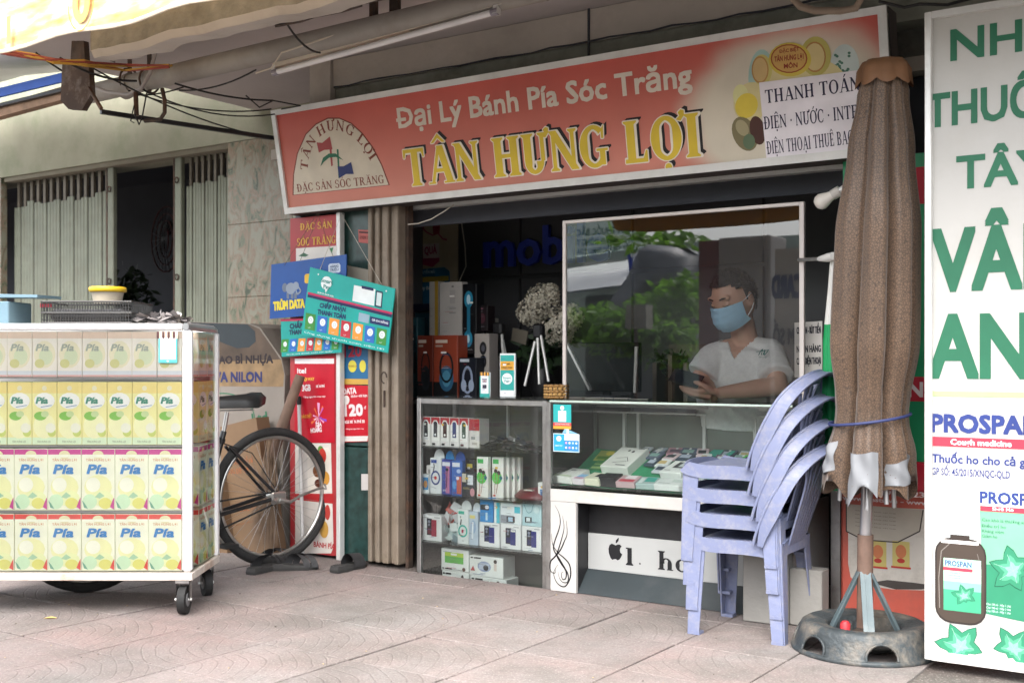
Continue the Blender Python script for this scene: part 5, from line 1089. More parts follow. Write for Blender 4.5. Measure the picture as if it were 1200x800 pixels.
po = empty('red_poster', F2.p(*F2.px(417, 515), 3), 'small red poster reading DATA and 120 on the green pillar', 'poster')
g = MB(); F2.pxpoly(g, [(400.5, 450.5), (434.5, 452), (434, 512), (432, 517), (400.5, 518)], C('c01c2c', .3), 4); part('sheet', g, po)
g = MB(); F2.pxpoly(g, [(401, 511), (432, 510.5), (431, 516.5), (401, 517)], C('dcd8d4'), 5); F2.tpx(g, 'DATA', (403, 462), (418, 460.5), (402.5, 455), wt, 5, off=.05); F2.tpx(g, 'không giới hạn', (412, 465.5), (431, 464.5), (412, 462.5), wt, 5, off=.03)
F2.tpx(g, '120', (405, 487), (425.5, 486), (405, 474), wt, 5, off=.06); F2.tpx(g, 'đ', (427, 479), (429.5, 479), (427, 475), wt, 5); u, v = F2.px(406.5, 468.5); F2.disc(g, u, v, .024, .026, C('e2dcd8'), 5); F2.poly(g, [(u-.02, v-.01), (u, v-.02), (u-.02, v-.05)], C('e2dcd8'), 5.2)
F2.tpx(g, '4GB MIỄN PHÍ 30', (404, 496), (428, 495), (404, 492.5), wt, 5, off=.04); F2.tpx(g, 'Đăng ký ngay hôm nay', (406, 503), (427, 502.5), (406, 501.5), wt, 5); part('print', g, po)
for (P, col, lb, ln) in (([(407, 311), (442, 318), (442, 413), (407, 413)], 'aaa498', 'grey paper sheet hanging behind the teal payment sign', None), ([(423.5, 555), (437.5, 555), (437.5, 574), (423.5, 574)], 'c4c0bc', 'small blank white card low on the green pillar', None), ([(420, 269), (437.5, 270), (437, 286), (420.5, 284)], 'b8625c', 'small pink sticker high on the dark pillar', 1)):
    g = MB(); F2.pxpoly(g, P, C(col), 1.2)
    if ln:
        F2.tpx(g, '0909 120', (422, 280), (435, 281), (422, 276), C('5a2024'), 2.2); F2.pxpoly(g, [(421, 271), (437, 272), (437, 274), (421, 273)], C('3a2024'), 2)
    solo('paper_card', g, lb, 'card')

# hanging payment signs
def hang_sign(name, label, cn, Y, col, cat='sign'):
    o = empty(name, at(*cn[0], Y=Y), label, cat); Fh = front(Y); g = MB(); P = [Fh.p(*Fh.px(*q), 0) for q in cn]; g.slab(P, (0, .006, 0), C(col, .35)); part('board', g, o); return o, Fh
def icons(g, Fh, A, B, sz_, l=2):
    cc = ('3f8a3c', '2f6ab8', 'e8953c', 'b8303c', 'e8953c', '2f6ab8', '3f8a3c')
    for k in range(7):
        f = k/6; x = A[0]+(B[0]-A[0])*f; y = A[1]+(B[1]-A[1])*f; sl_ = (B[1]-A[1])/(B[0]-A[0]); w2, h2 = sz_
        Fh.pxpoly(g, [(x-w2/2, y-h2/2-sl_*w2/2), (x+w2/2, y-h2/2+sl_*w2/2), (x+w2/2-1.5, y+h2/2+sl_*w2/2), (x-w2/2-1.5, y+h2/2-sl_*w2/2)], C(cc[k]), l)
        u, v = Fh.px(x, y-h2*.12); Fh.disc(g, u, v, w2*.0018, w2*.0018, C('e4ecec'), l+1, 14); Fh.ring(g, u, v, w2*.0009, w2*.0009, .002, C('8a9aa0'), l+2, 8); u, v = Fh.px(x-w2*.3, y+h2*.38); Fh.text(g, 'Quét', u, v, .006, C('d8e4e4'), .02, l+1, 0)
o, Fh = hang_sign('hanging_sign', 'plain teal payment sign hanging lowest, partly behind the front one', [(329, 374), (402, 372), (400, 413), (330, 418)], 4.745, '1f9a92')
g = MB(); Fh.pxpoly(g, [(329, 374), (400, 372), (400, 374.5), (329, 376.5)], C('b02a50'), 1); Fh.tpx(g, 'CHẤP NHẬN', (340, 385), (372, 383), (340, 379), C('1c2a50'), 2, off=.04); Fh.tpx(g, 'THANH TOÁN', (339, 392), (374, 390), (339, 386.5), C('1c2a50'), 2, off=.04); icons(g, Fh, (334.5, 405), (394, 402), (8, 15)); Fh.tpx(g, 'Quét mã thanh toán tại quầy', (336, 416), (390, 412), (336, 414.5), C('d8e4e4'), 2, off=0); part('print', g, o)
o, Fh = hang_sign('hanging_sign', 'blue data offer sign with a small grey elephant, behind the teal one', [(318, 310), (406, 298), (405, 366), (316, 373.5)], 4.725, '1c4f98')
g = MB(); el = C('8c98a8'); eld = C('6a7688')
for (cx, cy, rx, ry, m_) in ((341, 338, 8, 7, el), (334, 337, 4.5, 5.5, eld), (347, 335, 5, 5, el)): u, v = Fh.px(cx, cy); Fh.disc(g, u, v, rx*.0048, ry*.0047, m_, 1+cx*.003)
for x in (336, 341, 345): Fh.pxpoly(g, [(x, 343), (x+3, 343), (x+3, 350), (x, 350)], eld, 1.5)
Fh.line(g, [Fh.px(*q) for q in ((350, 336), (353, 341), (349, 345), (347, 340))], .010, el, 3)
Fh.tpx(g, 'TRÙM DATA', (321, 363.5), (357, 360), (320.5, 353.5), C('e0cc3c'), 2, off=.06)
rr_ = lambda x0, y0, x1, y1, m, l: Fh.pxpoly(g, [(x0+1.5, y0), (x1-1.5, y0-.6), (x1, y0+1.5), (x1, y1-2), (x1-1.5, y1-.6), (x0+1.5, y1), (x0, y1-1.5), (x0, y0+2)], m, l)
rr_(385, 309, 399, 320, C('c8d4e4'), 1); Fh.tpx(g, 'HÀNG', (387, 314), (397, 313), (387, 311), C('23406a'), 2, off=.02); Fh.tpx(g, 'TRIỆU', (387, 318), (397, 317), (387, 315), C('23406a'), 2, off=.02); rr_(357, 321, 368, 332, C('e0b83c'), 1); part('print', g, o)
o, Fh = hang_sign('hanging_sign', 'front teal payment sign hung askew with seven coloured icons', [(363.5, 313), (463, 338), (454.5, 413.5), (353, 391.5)], 4.69, '17a39a')
g = MB(); Fh.pxpoly(g, [(361, 342), (460, 366), (459.5, 368.5), (360.8, 344.8)], C('b82a58'), 1); Fh.pxpoly(g, [(360.8, 344.8), (459.5, 368.5), (459, 372), (360.5, 348)], C('1d2350'), 1.2)
u, v = Fh.px(382.5, 331.5); Fh.disc(g, u, v, .040, .036, C('e4ecec'), 1); Fh.poly(g, [(u-.01, v-.03), (u+.015, v-.03), (u-.005, v-.055)], C('e4ecec'), 1.2); Fh.tpx(g, 'Smart', (376, 330), (390, 333), (376, 325.5), C('17847c'), 2, off=.03); Fh.tpx(g, 'Pay', (379, 337.5), (387, 339), (379, 333), C('17847c'), 2, off=.03); Fh.tpx(g, 'Quét là thanh toán', (372, 343), (391, 348), (372, 341), C('e4ecec'), 2, off=.02)
Fh.pxpoly(g, [(415, 334), (440, 339), (438.5, 358.5), (413, 352.5)], C('dfe6e6'), 1); Fh.pxpoly(g, [(424, 334.5), (438, 337.5), (438, 341), (424, 338)], C('1d2350'), 1.6); Fh.pxpoly(g, [(441, 340), (449, 342), (447.5, 361), (439.5, 359)], C('1f3a50'), 1.6); Fh.pxpoly(g, [(442.2, 342.2), (447.8, 343.6), (446.4, 359), (440.8, 357.5)], C('c8dada'), 2)
Fh.tpx(g, 'CHẤP NHẬN', (374.5, 360), (405, 365.5), (375, 354.5), C('1c2a60'), 2, off=.04); Fh.tpx(g, 'THANH TOÁN', (372, 367.5), (405, 374), (372.3, 362), C('1c2a60'), 2, off=.04)
Fh.pxpoly(g, [(421, 366), (433.5, 369), (432, 379), (420, 376)], C('8fa8b8'), 2); Fh.pxpoly(g, [(434, 370.5), (457, 375.5), (456.5, 383.5), (433.5, 378.5)], C('1d2a60'), 2); Fh.tpx(g, 'QR ĐA NĂNG', (436, 375.5), (455, 380), (436, 373), C('dfe6f0'), 3, off=.03)
icons(g, Fh, (364.5, 377), (448, 394.5), (11.5, 19)); Fh.tpx(g, 'Ứng dụng thanh toán tiện lợi', (357, 390), (450, 410), (357.2, 388), C('d8ecec'), 2, off=0)
for q in ((373.5, 321.5), (453, 341)): u, v = Fh.px(*q); Fh.disc(g, u, v, .005, .005, C('d8e4e4'), 3, 10)
part('print', g, o)
def string(label, segs, r=.0016, col='c8c0b4'):
    g = MB()
    for P in segs: g.tube([at(x, y, Y=yy) for x, y, yy in P], r, C(col), 5)
    solo('string', g, label, 'string')
string('white string loop holding up the front teal payment sign', [[(375, 316, 4.688), (400, 251, 4.70), (447, 333, 4.688)]])
string('thin grey wire holding the blue elephant sign', [[(333, 311, 4.722), (372, 250, 4.71), (391, 302, 4.722)], [(352, 305, 4.72), (374, 250, 4.71)]], .0013, '6a6258')
string('pale cable drooping from the sign to the steel gate top', [[(478, 263, 4.78), (490, 262, 4.80), (505, 257, 4.82), (520, 248, 4.84), (532, 240, 4.86)]], .003)
string('white wire hanging down inside the shop by the poster', [[(541, 262, 6.1), (545, 290, 6.1), (546, 312, 6.1), (538, 330, 6.1)]], .004)

# ================================================================ product cart
CC = Vector((-3.97, 3.39, 0))
LX = lambda px, t_: (px-224)/1350*t_   # width along the cart front
ca = empty('display_cart', CC, 'white framed glass cart on castors filled with cake cartons', 'cart', rz=TH)
CW, CD, CT = 1.15, .47, 1.272
wf = mat('cart_white_frame', (.76, .76, .77), .35, .1, .05, 5, dirt=.3, dcol=(.5, .48, .46), dscale=6)
rf = mat('rust_stained_rail', (.66, .6, .54), .6, 0, .1, 5, dirt=.75, dcol=(.30, .14, .06), dscale=5)
gf = mat('cart_grey_aluminium', (.4, .4, .41), .35, .7, .1, 6)
g = MB()
g.box(-CW, -.047, 0, .04, 1.243, CT, wf, .006); g.box(-.046, -.004, -.004, .04, .185, 1.246, wf, .012); g.box(-CW, -CW+.045, -.004, .04, .185, 1.246, wf, .008)
g.box(-.04, 0, CD-.04, CD, .186, 1.24, wf, .006); g.box(-CW, -CW+.04, CD-.04, CD, .186, 1.24, wf, .006); g.box(-CW+.041, -.041, CD-.03, CD, 1.245, CT, wf)
part('frame', g, ca, local=True)
g = MB(); g.tube([(-.03, .0, 1.258), (-.02, .03, 1.258), (-.02, CD-.06, 1.258), (-.02, CD-.02, 1.25), (-.02, CD-.012, 1.22)], .017, gf, 10); part('corner_rail', g, ca, local=True)
g = MB(); g.box(-CW, 0, -.004, .03, .150, .184, rf, .003); g.box(-.03, 0, .031, CD, .150, .184, rf, .003); g.box(-CW, -.031, CD-.03, CD, .150, .184, rf); g.box(-CW+.01, -.031, .031, CD-.031, .16, .17, rf); part('base_rail', g, ca, local=True)
for z in (.4455, .733, 1.030):
    g = MB(); g.box(-CW+.046, -.047, .012, CD-.045, z, z+.006, mat('cart_shelf', (.35, .34, .33), .3, .5)); part('shelf', g, ca, local=True)
g = MB(); g.add([(-CW+.045, .006, .185), (-.046, .006, .185), (-.046, .006, 1.243), (-CW+.045, .006, 1.243)], [(0, 1, 2, 3)], glass('cart_glass', (.97, .98, .97), 1.45, 0, .035)); part('front_pane', g, ca, local=True)
g = MB(); g.add([(-.012, .045, .186), (-.012, CD-.045, .186), (-.012, CD-.045, 1.24), (-.012, .045, 1.24)], [(0, 1, 2, 3)], glass('cart_side_glass', (.90, .92, .90), 1.16, 0, .02)); part('side_pane', g, ca, local=True)
g = MB(); g.add([(-CW+.045, CD-.008, .186), (-.046, CD-.008, .186), (-.046, CD-.008, 1.24), (-CW+.045, CD-.008, 1.24)], [(0, 1, 2, 3)], mat('cart_back_panel', (.5, .5, .5), .5)); part('back_panel', g, ca, local=True)
for (x, y, r) in ((-.045, .03, 0), (-.05, CD-.05, .5), (-CW+.06, .03, .2), (-CW+.06, CD-.05, .1)):
    c_ = MB(); c_.tube([(-.017, 0, .062), (.017, 0, .062)], .062, black, 22); c_.tube([(-.019, 0, .062), (.019, 0, .062)], .03, mat('grey_hub', (.2, .2, .2), .5), 14)
    M = Matrix.Translation((x, y, 0)) @ Matrix.Rotation(r, 4, 'Z'); c_.xf(M)
    w_ = part('castor_wheel', c_, ca, local=True)
    c_ = MB(); c_.box(-.03, .03, -.03, .035, .138, .149, steel)
    for s_ in (-1, 1): c_.add([(s_*.026, -.02, .138), (s_*.026, .03, .138), (s_*.026, .015, .055), (s_*.026, -.012, .055)], [(0, 1, 2, 3)], steel); c_.add([(s_*.029, -.02, .138), (s_*.029, .03, .138), (s_*.029, .015, .055), (s_*.029, -.012, .055)], [(0, 1, 2, 3)], steel)
    c_.tube([(-.04, 0, .062), (.034, 0, .062)], .007, alu, 8); c_.xf(M); part('castor_fork', c_, ca, local=True)
# sticker on the cart front: phone under a striped awning
g = MB(); Fc = Pn((0, .004, 0), (1, 0, 0), (0, 0, 1)); sx0 = LX(184, 5.03); sx1 = LX(206, 5.03); zz = lambda y: 1.1-(y-425)*5.03/1350
def zq(x): return LX(x, 5.03)
Fc.quad(g, zq(184), zz(425), zq(206), zz(393), C('4fb3b8'), 1); Fc.quad(g, zq(186), zz(421), zq(204), zz(394), C('eef2f4'), 1.4)
for k in range(8):
    Fc.quad(g, zq(182+k*3.1), zz(395), zq(182+(k+1)*3.1), zz(388.5), C('5a3c3c' if k % 2 == 0 else 'e2d2b8'), 1.8); Fc.disc(g, zq(183.5+k*3.1), zz(395), .0055, .007, C('5a3c3c' if k % 2 == 0 else 'e2d2b8'), 1.8, 10)
Fc.text(g, 'CHẤP NHẬN', zq(188), zz(400), .006, C('4a5a70'), .05, 2, 0); Fc.text(g, 'THANH TOÁN', zq(188), zz(404), .006, C('4a5a70'), .05, 2, 0); Fc.disc(g, zq(195), zz(423), .005, .003, C('eef2f4'), 2)
g.xf(Matrix.Translation(CC) @ Matrix.Rotation(TH, 4, 'Z')); solo('sticker', g, 'phone shaped sticker with a striped awning on the cart glass', 'sticker')
# cartons
def cake_box(w_, h_, d_, kind):
    g = MB(); bcol = {0: 'fbf3e4', 1: 'f4eda0', 2: 'f6f7dc', 3: 'f6f7dc'}[kind]
    g.box(-w_/2, w_/2, 0, d_, 0, h_, C(bcol, .4), .002)
    for Fk, ww, o in ((Pn((-w_/2, 0, 0), (1, 0, 0), (0, 0, 1)), w_, 0), (Pn((w_/2, 0, 0), (0, 1, 0), (0, 0, 1)), d_, 1)):
        Q = lambda a, b, c, d, m, l=1: Fk.quad(g, a*ww, b*h_, c*ww, d*h_, C(m), l)
        E = lambda a, b, ra, rb_, m, l=1: Fk.disc(g, a*ww, b*h_, ra*ww, rb_*h_, C(m), l, 14)
        if kind >= 2:
            top = 'c8288a' if kind == 2 else 'e03c2c'
            Q(.01, .88, .99, .99, top); E(.5, .90, .17, .07, 'e8dfb0', 1.6); Q(.01, .86, .99, .905, 'f6f7e0', 2)
            Fk.text(g, 'TÂN HƯNG LỢI', .13*ww, .80*h_, .04*h_, C('d8a878'), .74*ww, 1.5, .03)
            E(.5, .38, .42, .2, 'f4f3b4', 1.2); E(.35, .42, .22, .12, 'fbfbe4', 1.5); E(.62, .2, .34, .13, 'eef3b4', 1.7); E(.25, .15, .22, .12, 'd0eec4', 1.9); E(.72, .12, .2, .09, 'e4e070', 2)
            Fk.poly(g, [(a*ww, b*h_) for a, b in ((.02, .17), (.1, .12), (.2, .03), (.08, .05))], C('6aa888'), 2.3); Fk.poly(g, [(a*ww, b*h_) for a, b in ((.4, .22), (.55, .3), (.7, .24), (.55, .2))], C('a8d0a8'), 2.3)
            Fk.text(g, 'Pía', .17*ww, .60*h_, .15*h_, C('1f7fc4'), .58*ww, 2.4, .05, sh=.28)
            Fk.poly(g, [(a*ww, b*h_) for a, b in ((.86, .06), (.985, .02), (.985, .22), (.93, .16))], C(top), 2.6)
            Q(.02, .01, .98, .02, 'c8c8a0', 2.6)
        elif kind == 1:
            Q(.01, .82, .99, .99, 'f4de84', 1); Q(.01, .01, .99, .12, 'dcf0c8', 1.1); E(.5, .30, .45, .2, 'f6f4bc', 1.2); E(.5, .70, .42, .13, 'fafaf2', 1.4)
            Fk.text(g, 'Pía', .14*ww, .66*h_, .10*h_, C('2f8a70'), .5*ww, 2, .05, sh=.25); Fk.line(g, [(.35*ww, .60*h_), (.8*ww, .63*h_)], .012*h_, C('7a9ac0'), 2)
            E(.34, .46, .26, .07, '7cc03c', 2); E(.52, .49, .16, .05, 'c8dc9a', 2.2); E(.8, .2, .17, .07, 'cad66a', 2); E(.75, .27, .2, .08, 'f0efd8', 2.2); Fk.text(g, 'TÂN HƯNG LỢI', .2*ww, .04*h_, .03*h_, C('8a9a70'), .55*ww, 2, .02); E(.5, .9, .1, .04, 'efe6c0', 2)
        else:
            Q(.01, .85, .99, .99, 'f0d4bc', 1); Q(.01, .01, .99, .14, 'dfe2e6', 1.2); E(.5, .5, .44, .3, 'f4ecc8', 1.2); E(.55, .45, .28, .18, 'dfe8c0', 1.5); Fk.text(g, 'Pía', .15*ww, .58*h_, .15*h_, C('a8b0a0'), .5*ww, 2, .04, sh=.25); E(.3, .3, .2, .1, 'dcd890', 1.8); Q(.01, .01, .99, .05, 'e8b0a8', 2)
    return g
rows = ((3, .187, .252, .147, 211.0, 7, 'red topped', 'bottom shelf'), (2, .452, .272, .147, 211.0, 7, 'magenta topped', 'third shelf'), (1, .740, .276, .1095, 211.0, 9, 'yellow', 'second shelf'), (0, 1.0365, .20, .1095, 211.0, 9, 'pale orange', 'top shelf'))
ordn = ('rightmost', 'second from right', 'third from right', 'fourth from right', 'fifth from right', 'sixth from right', 'seventh from right', 'eighth from right', 'ninth from right')
for kind, z, h_, pt, px, n, cn, sh in rows:
    w_ = pt-.0015; d_ = .135; mb_ = cake_box(w_, h_, d_, kind); me = mb_.mesh('cake_box')
    for i in range(n):
        for r in ((0, 1, 2) if i == 0 else (0,)):
            xl = (-.051 if r == 0 else -.016)-pt/2-i*pt; yl = .018+r*(d_+.009)+random.Random(i*31+kind*7+r).uniform(0, .004)
            if xl-pt/2 < -CW+.045: continue
            o = bpy.data.objects.new('cake_box', me); COL.objects.link(o)
            p = RX*xl+FW*yl; o.location = (CC.x+p.x, CC.y+p.y, z+.0005); rj = random.Random(i*7+kind); o.rotation_euler = (0, 0, TH+rj.uniform(-.014, .014))
            tag(o, '%s cake carton, %s on the %s of the cart%s' % (cn, ordn[i], sh, ('', ' in the middle row', ' in the back row')[r]), 'carton', 'cake cartons in the display cart')
# things on the cart top
def cart(x, y, z=0): return CC+RX*x+FW*y+V(0, 0, z)
tb = mat('black_wire', (.03, .03, .03), .5)
t = empty('wire_basket', cart(-.50, .25, CT), 'black wire basket lying on top of the cart', 'basket', rz=TH)
g = MB(); bw, bd, bh = .40, .30, .10
for z in (0.006, .05, bh): g.tube([(-bw/2, -bd/2, z), (bw/2, -bd/2, z), (bw/2+.0, bd/2, z), (-bw/2, bd/2, z), (-bw/2, -bd/2, z)], .0045, tb, 5)
part('rim', g, t, local=True)
g = MB()
for k in range(34): x = -bw/2+bw*k/33; g.bar((x, -bd/2, 0), (x, -bd/2, bh), .003, .003, tb, (0, 1, 0)); g.bar((x, bd/2, 0), (x, bd/2, bh), .003, .003, tb, (0, 1, 0))
for k in range(18): y = -bd/2+bd*k/17; g.bar((-bw/2, y, .004), (bw/2, y, .004), .003, .003, tb); g.bar((bw/2, y, 0), (bw/2, y, bh), .003, .003, tb, (1, 0, 0)); g.bar((-bw/2, y, 0), (-bw/2, y, bh), .003, .003, tb, (1, 0, 0))
for k in range(5): g.bar((-bw/2, -bd/2, .02+k*.018), (bw/2, -bd/2, .02+k*.018), .003, .003, tb)
part('mesh_wires', g, t, local=True)['kind'] = 'stuff'
g = MB(); g.box(-.18, .16, -.12, .12, .01, .07, mat('dark_cloth', (.05, .05, .055), .9, 0, .4, 20), .02); g.box(-.21, -.16, -.14, -.13, .075, .092, C('a83040')); part('folded_cloth', g, t, local=True)
bp = cart(-.475, .30, CT+.10)
t = empty('plastic_bucket', bp+V(0, 0, 0), 'cloudy plastic bucket with a yellow lid on the wire basket', 'bucket')
g = MB(); g.lathe(bp, [(.062, 0), (.072, .055)], C('b4aa98', .35, 'plastic'), 24); part('body', g, t)
g = MB(); g.lathe(bp, [(.074, .053), (.084, .056), (.084, .074), (.078, .078)], C('d8b32c', .35, 'plastic'), 24); part('lid', g, t)
g = MB(); p0 = cart(-.355, .3, CT); 
g = MB(); g.box(-.14, .14, -.1, .1, 0, .10, mat('blue_grey_carton', (.16, .26, .32), .7, 0, .15, 5), .004); g.xf(Matrix.Translation(cart(-.87-.1, .2, CT+.001)) @ Matrix.Rotation(TH-.1, 4, 'Z')); solo('carton', g, 'blue grey carton at the left on top of the cart', 'carton')
g = MB(); g.slab([(-.3, -.1, 0), (.16, -.12, .0), (.18, .1, .004), (-.3, .1, .02)], (0, 0, .012), mat('blue_grey_carton')); g.slab([(-.35, -.14, .0), (-.12, -.15, -.004), (-.16, -.155, -.05), (-.35, -.15, -.06)], (0, -.004, 0), C('c8c0b4')); g.xf(Matrix.Translation(cart(-.87, .2, CT+.118)) @ Matrix.Rotation(TH, 4, 'Z')); solo('folded_board', g, 'flattened blue board with a torn white flap on the carton', 'board')
g = MB(); rb = random.Random(3); c_ = cart(-.22, .2, CT)
for k in range(60):
    a = V(rb.gauss(0, 1), rb.gauss(0, 1), rb.gauss(0, .5)).normalized()*.04; q = V(-a.y, a.x, .01)*.6; p = c_+RX*rb.uniform(-.05, .1)+V(0, rb.uniform(-.06, .06), rb.uniform(.005, .035)); g.add([p-a-q, p+a-q, p+a+q, p-a+q], [(0, 1, 2, 3)], fm)
solo('plastic_bag', g, 'crumpled clear plastic bag near the right end of the cart top', 'bag')

# ================================================================ bicycle behind the cart
hd = Vector((-.20, -.98, 0)).normalized(); ang = math.atan2(hd.y, hd.x)
RB = Vector((-4.585, 4.47, 0))
bk = empty('bicycle', RB, 'old black bicycle parked between the cart and the red board', 'bicycle', rz=ang)
chrome = mat('dull_chrome', (.48, .47, .45), .3, .9, .2, 10, dirt=.4)
tyre = mat('bicycle_tyre', (.022, .022, .022), .85, 0, .3, 30, .3, 80)
def wheel(parent, cx, steer, R=.345, name='wheel'):
    M = Matrix.Translation((cx, 0, R)) @ Matrix.Rotation(steer, 4, 'Z')
    cir = lambda r, y=0: [(r*math.cos(k*PI/28), y, r*math.sin(k*PI/28)) for k in range(57)]
    g = MB(); g.tube(cir(.012), .02, chrome, 10); g.tube([(0, -.035, 0), (0, .035, 0)], .022, chrome, 12); g.xf(M); w_ = part(name, g, parent, local=True)
    def sub(nm, g): g.xf(M); me = g.mesh(nm); o = bpy.data.objects.new(nm, me); COL.objects.link(o); o.parent = w_; return o
    g = MB(); g.tube(cir(R-.024), .0235, tyre, 12, False); sub('tyre', g)
    g = MB(); g.tube(cir(R-.052), .012, chrome, 8, False, 1.0); sub('rim', g)
    g = MB()
    for k in range(36):
        a = k*PI/18; s_ = (.03 if k % 2 else -.03); b_ = a+(.7 if k % 4 < 2 else -.7); g.bar((.02*math.cos(b_), s_, .02*math.sin(b_)), ((R-.055)*math.cos(a), 0, (R-.055)*math.sin(a)), .0014, .0014, steel)
    sub('spokes', g)['kind'] = 'stuff'
    return w_
R0 = .375
wheel(bk, 0, 0, R0, 'rear_wheel'); stf = TH+PI-ang
wheel(bk, 1.06, stf, R0, 'front_wheel')
fb = mat('black_bike_paint', (.012, .012, .013), .3, 0, .1, coat=.3)
BB = V(.44, 0, .29); ST = V(.30, 0, .74); HT = V(.90, 0, .82); HB = V(.94, 0, .68)
g = MB()
for s_ in (-1, 1):
    g.tube([(0, s_*.06, R0), (BB.x, s_*.03, BB.z)], .011, fb); g.tube([(0, s_*.06, R0), (ST.x-.02, s_*.02, ST.z-.08)], .009, fb)
    g.tube([(1.06, s_*.045, R0), (.98, s_*.045, .60), (.955, 0, .66)], .011, fb)
g.tube([BB, ST], .016, fb); g.tube([BB, HB], .018, fb); g.tube([ST-V(0, 0, .05), HT], .016, fb); g.tube([HB, HT+V(-.01, 0, .04)], .02, fb); part('frame', g, bk, local=True)
g = MB(); g.tube([ST, ST+V(-.02, 0, .1)], .012, chrome); part('seat_post', g, bk, local=True)
g = MB()
n = 16
pts = [(-.17, .0), (-.16, .06), (-.10, .085), (-.03, .07), (.03, .035), (.13, .02), (.15, 0), (.13, -.02), (.03, -.035), (-.03, -.07), (-.10, -.085), (-.16, -.06)]
so_ = ST+V(-.06, 0, .12)
def ringv(s_, z): return [so_+V(x*s_, y*s_, z+(.02 if x < -.1 else 0)) for x, y in pts]
r1, r2, r3 = ringv(.97, 0), ringv(1.0, .035), ringv(.85, .062); m_ = len(pts)
g.add(r1+r2+r3, [(i, (i+1) % m_, m_+(i+1) % m_, m_+i) for i in range(m_)]+[(m_+i, m_+(i+1) % m_, 2*m_+(i+1) % m_, 2*m_+i) for i in range(m_)]+[list(range(2*m_, 3*m_))], mat('black_saddle', (.015, .015, .015), .35), True); g.tube([so_+V(-.1, .03, -.01), so_+V(.1, .01, -.01)], .004, chrome, 5); part('saddle', g, bk, local=True)
g = MB(); st = HT+V(-.015, 0, .12); d_ = V(math.cos(stf), math.sin(stf), 0)
g.tube([HT, st], .012, chrome); g.tube([st-d_*.28+V(0, 0, .03), st-d_*.2, st, st+d_*.2, st+d_*.28+V(0, 0, .03)], .012, chrome); part('handlebar', g, bk, local=True)
g = MB(); g.tube([BB+V(0, -.05, 0), BB+V(0, .05, 0)], .018, chrome); g.lathe(BB, [(.085, .045), (.09, .05)], chrome, 24, axis=1)
g.tube([BB+V(0, .06, 0), BB+V(-.10, .06, -.13)], .009, chrome); g.tube([BB+V(0, -.06, 0), BB+V(.10, -.06, .13)], .009, chrome); g.box(BB.x-.14, BB.x-.06, .07, .15, BB.z-.145, BB.z-.125, black); g.box(BB.x+.06, BB.x+.14, -.15, -.07, BB.z+.125, BB.z+.145, black); part('crank', g, bk, local=True)
g = MB(); g.tube([BB+V(0, .047, .085), (0, .047, R0+.03)], .005, black, 6); g.tube([BB+V(0, .047, -.085), (0, .047, R0-.03)], .005, black, 6); part('chain', g, bk, local=True)
g = MB(); g.tube([ST+V(.02, .02, -.06), V(.15, .03, .62), V(.02, .05, R0+.05)], .003, black, 5); g.tube([HT, V(.6, .02, .78), ST+V(.02, .02, -.06)], .003, black, 5); part('brake_cable', g, bk, local=True)
g = MB(); g.tube([(.0, .07, R0-.012), (-.06, .08, R0-.03), (-.12, .085, R0+.0), (-.22, .10, R0+.03), (-.26, .10, R0+.035)], [.012, .01, .008, .007, .006], chrome, 8); g.box(-.04, .05, .055, .075, R0-.035, R0+.03, chrome, .008); g.tube([(-.0, .05, R0), (.06, .1, R0-.02)], .014, chrome); g.tube([(-.25, .1, R0+.034), (-.28, .1, R0+.025), (-.27, .1, R0+.055)], .006, chrome, 6); part('kickstand', g, bk, local=True)
# things leaning behind the bicycle
cb = mat('corrugated_cardboard', (.20, .125, .07), .85, 0, .12, 6, .1, 30, .35, (.18, .11, .06), 4)
bx_ = empty('wrapped_bale', (-5.1, 4.75, 0), 'brown and white wrapped bale lettered VA NILON leaning on the marble wall', 'bale')
Fb = front(4.80)
g = MB(); out = [(225, 377), (292, 379), (305, 384), (330, 420), (334, 440), (332, 500), (330, 655), (225, 655)]
g.slab([Fb.p(*Fb.px(*q), 0) for q in out], (0, .35, 0), mat('bale_wrap', (.24, .21, .18), .6, 0, .12, 5, .3, 12)); part('body', g, bx_)
g = MB()
Fb.pxpoly(g, [(225, 377.5), (291, 379.5), (304, 385), (329, 421), (225, 425)], mat('brown_tape_wrap', (.085, .055, .035), .35, 0, .4, 7), 1); Fb.pxpoly(g, [(225, 425), (329.5, 421), (333, 438), (332, 453), (225, 452)], mat('tan_printed_band', (.25, .16, .075), .5, 0, .3, 14), 1.2)
Fb.pxpoly(g, [(225, 378), (290, 380), (299, 388), (300, 400), (292, 407), (278, 408), (262, 402), (225, 385)], C('2c3438'), 1.6)
Fb.tpx(g, 'VA NILON', (252, 447), (307, 447), (252, 435.5), C('232a5c'), 2, off=.05); Fb.tpx(g, 'BAO BÌ NHỰA', (252, 426), (320, 425), (252, 417), C('241a1e'), 2, off=.05); Fb.tpx(g, 'Ltd', (296, 497), (314, 494), (296, 484), C('2c6a4c'), 2, off=.02)
u, v = Fb.px(262, 488); Fb.ring(g, u, v, .27, .145, .007, C('2c6a4c'), 2, 40)
part('print', g, bx_)
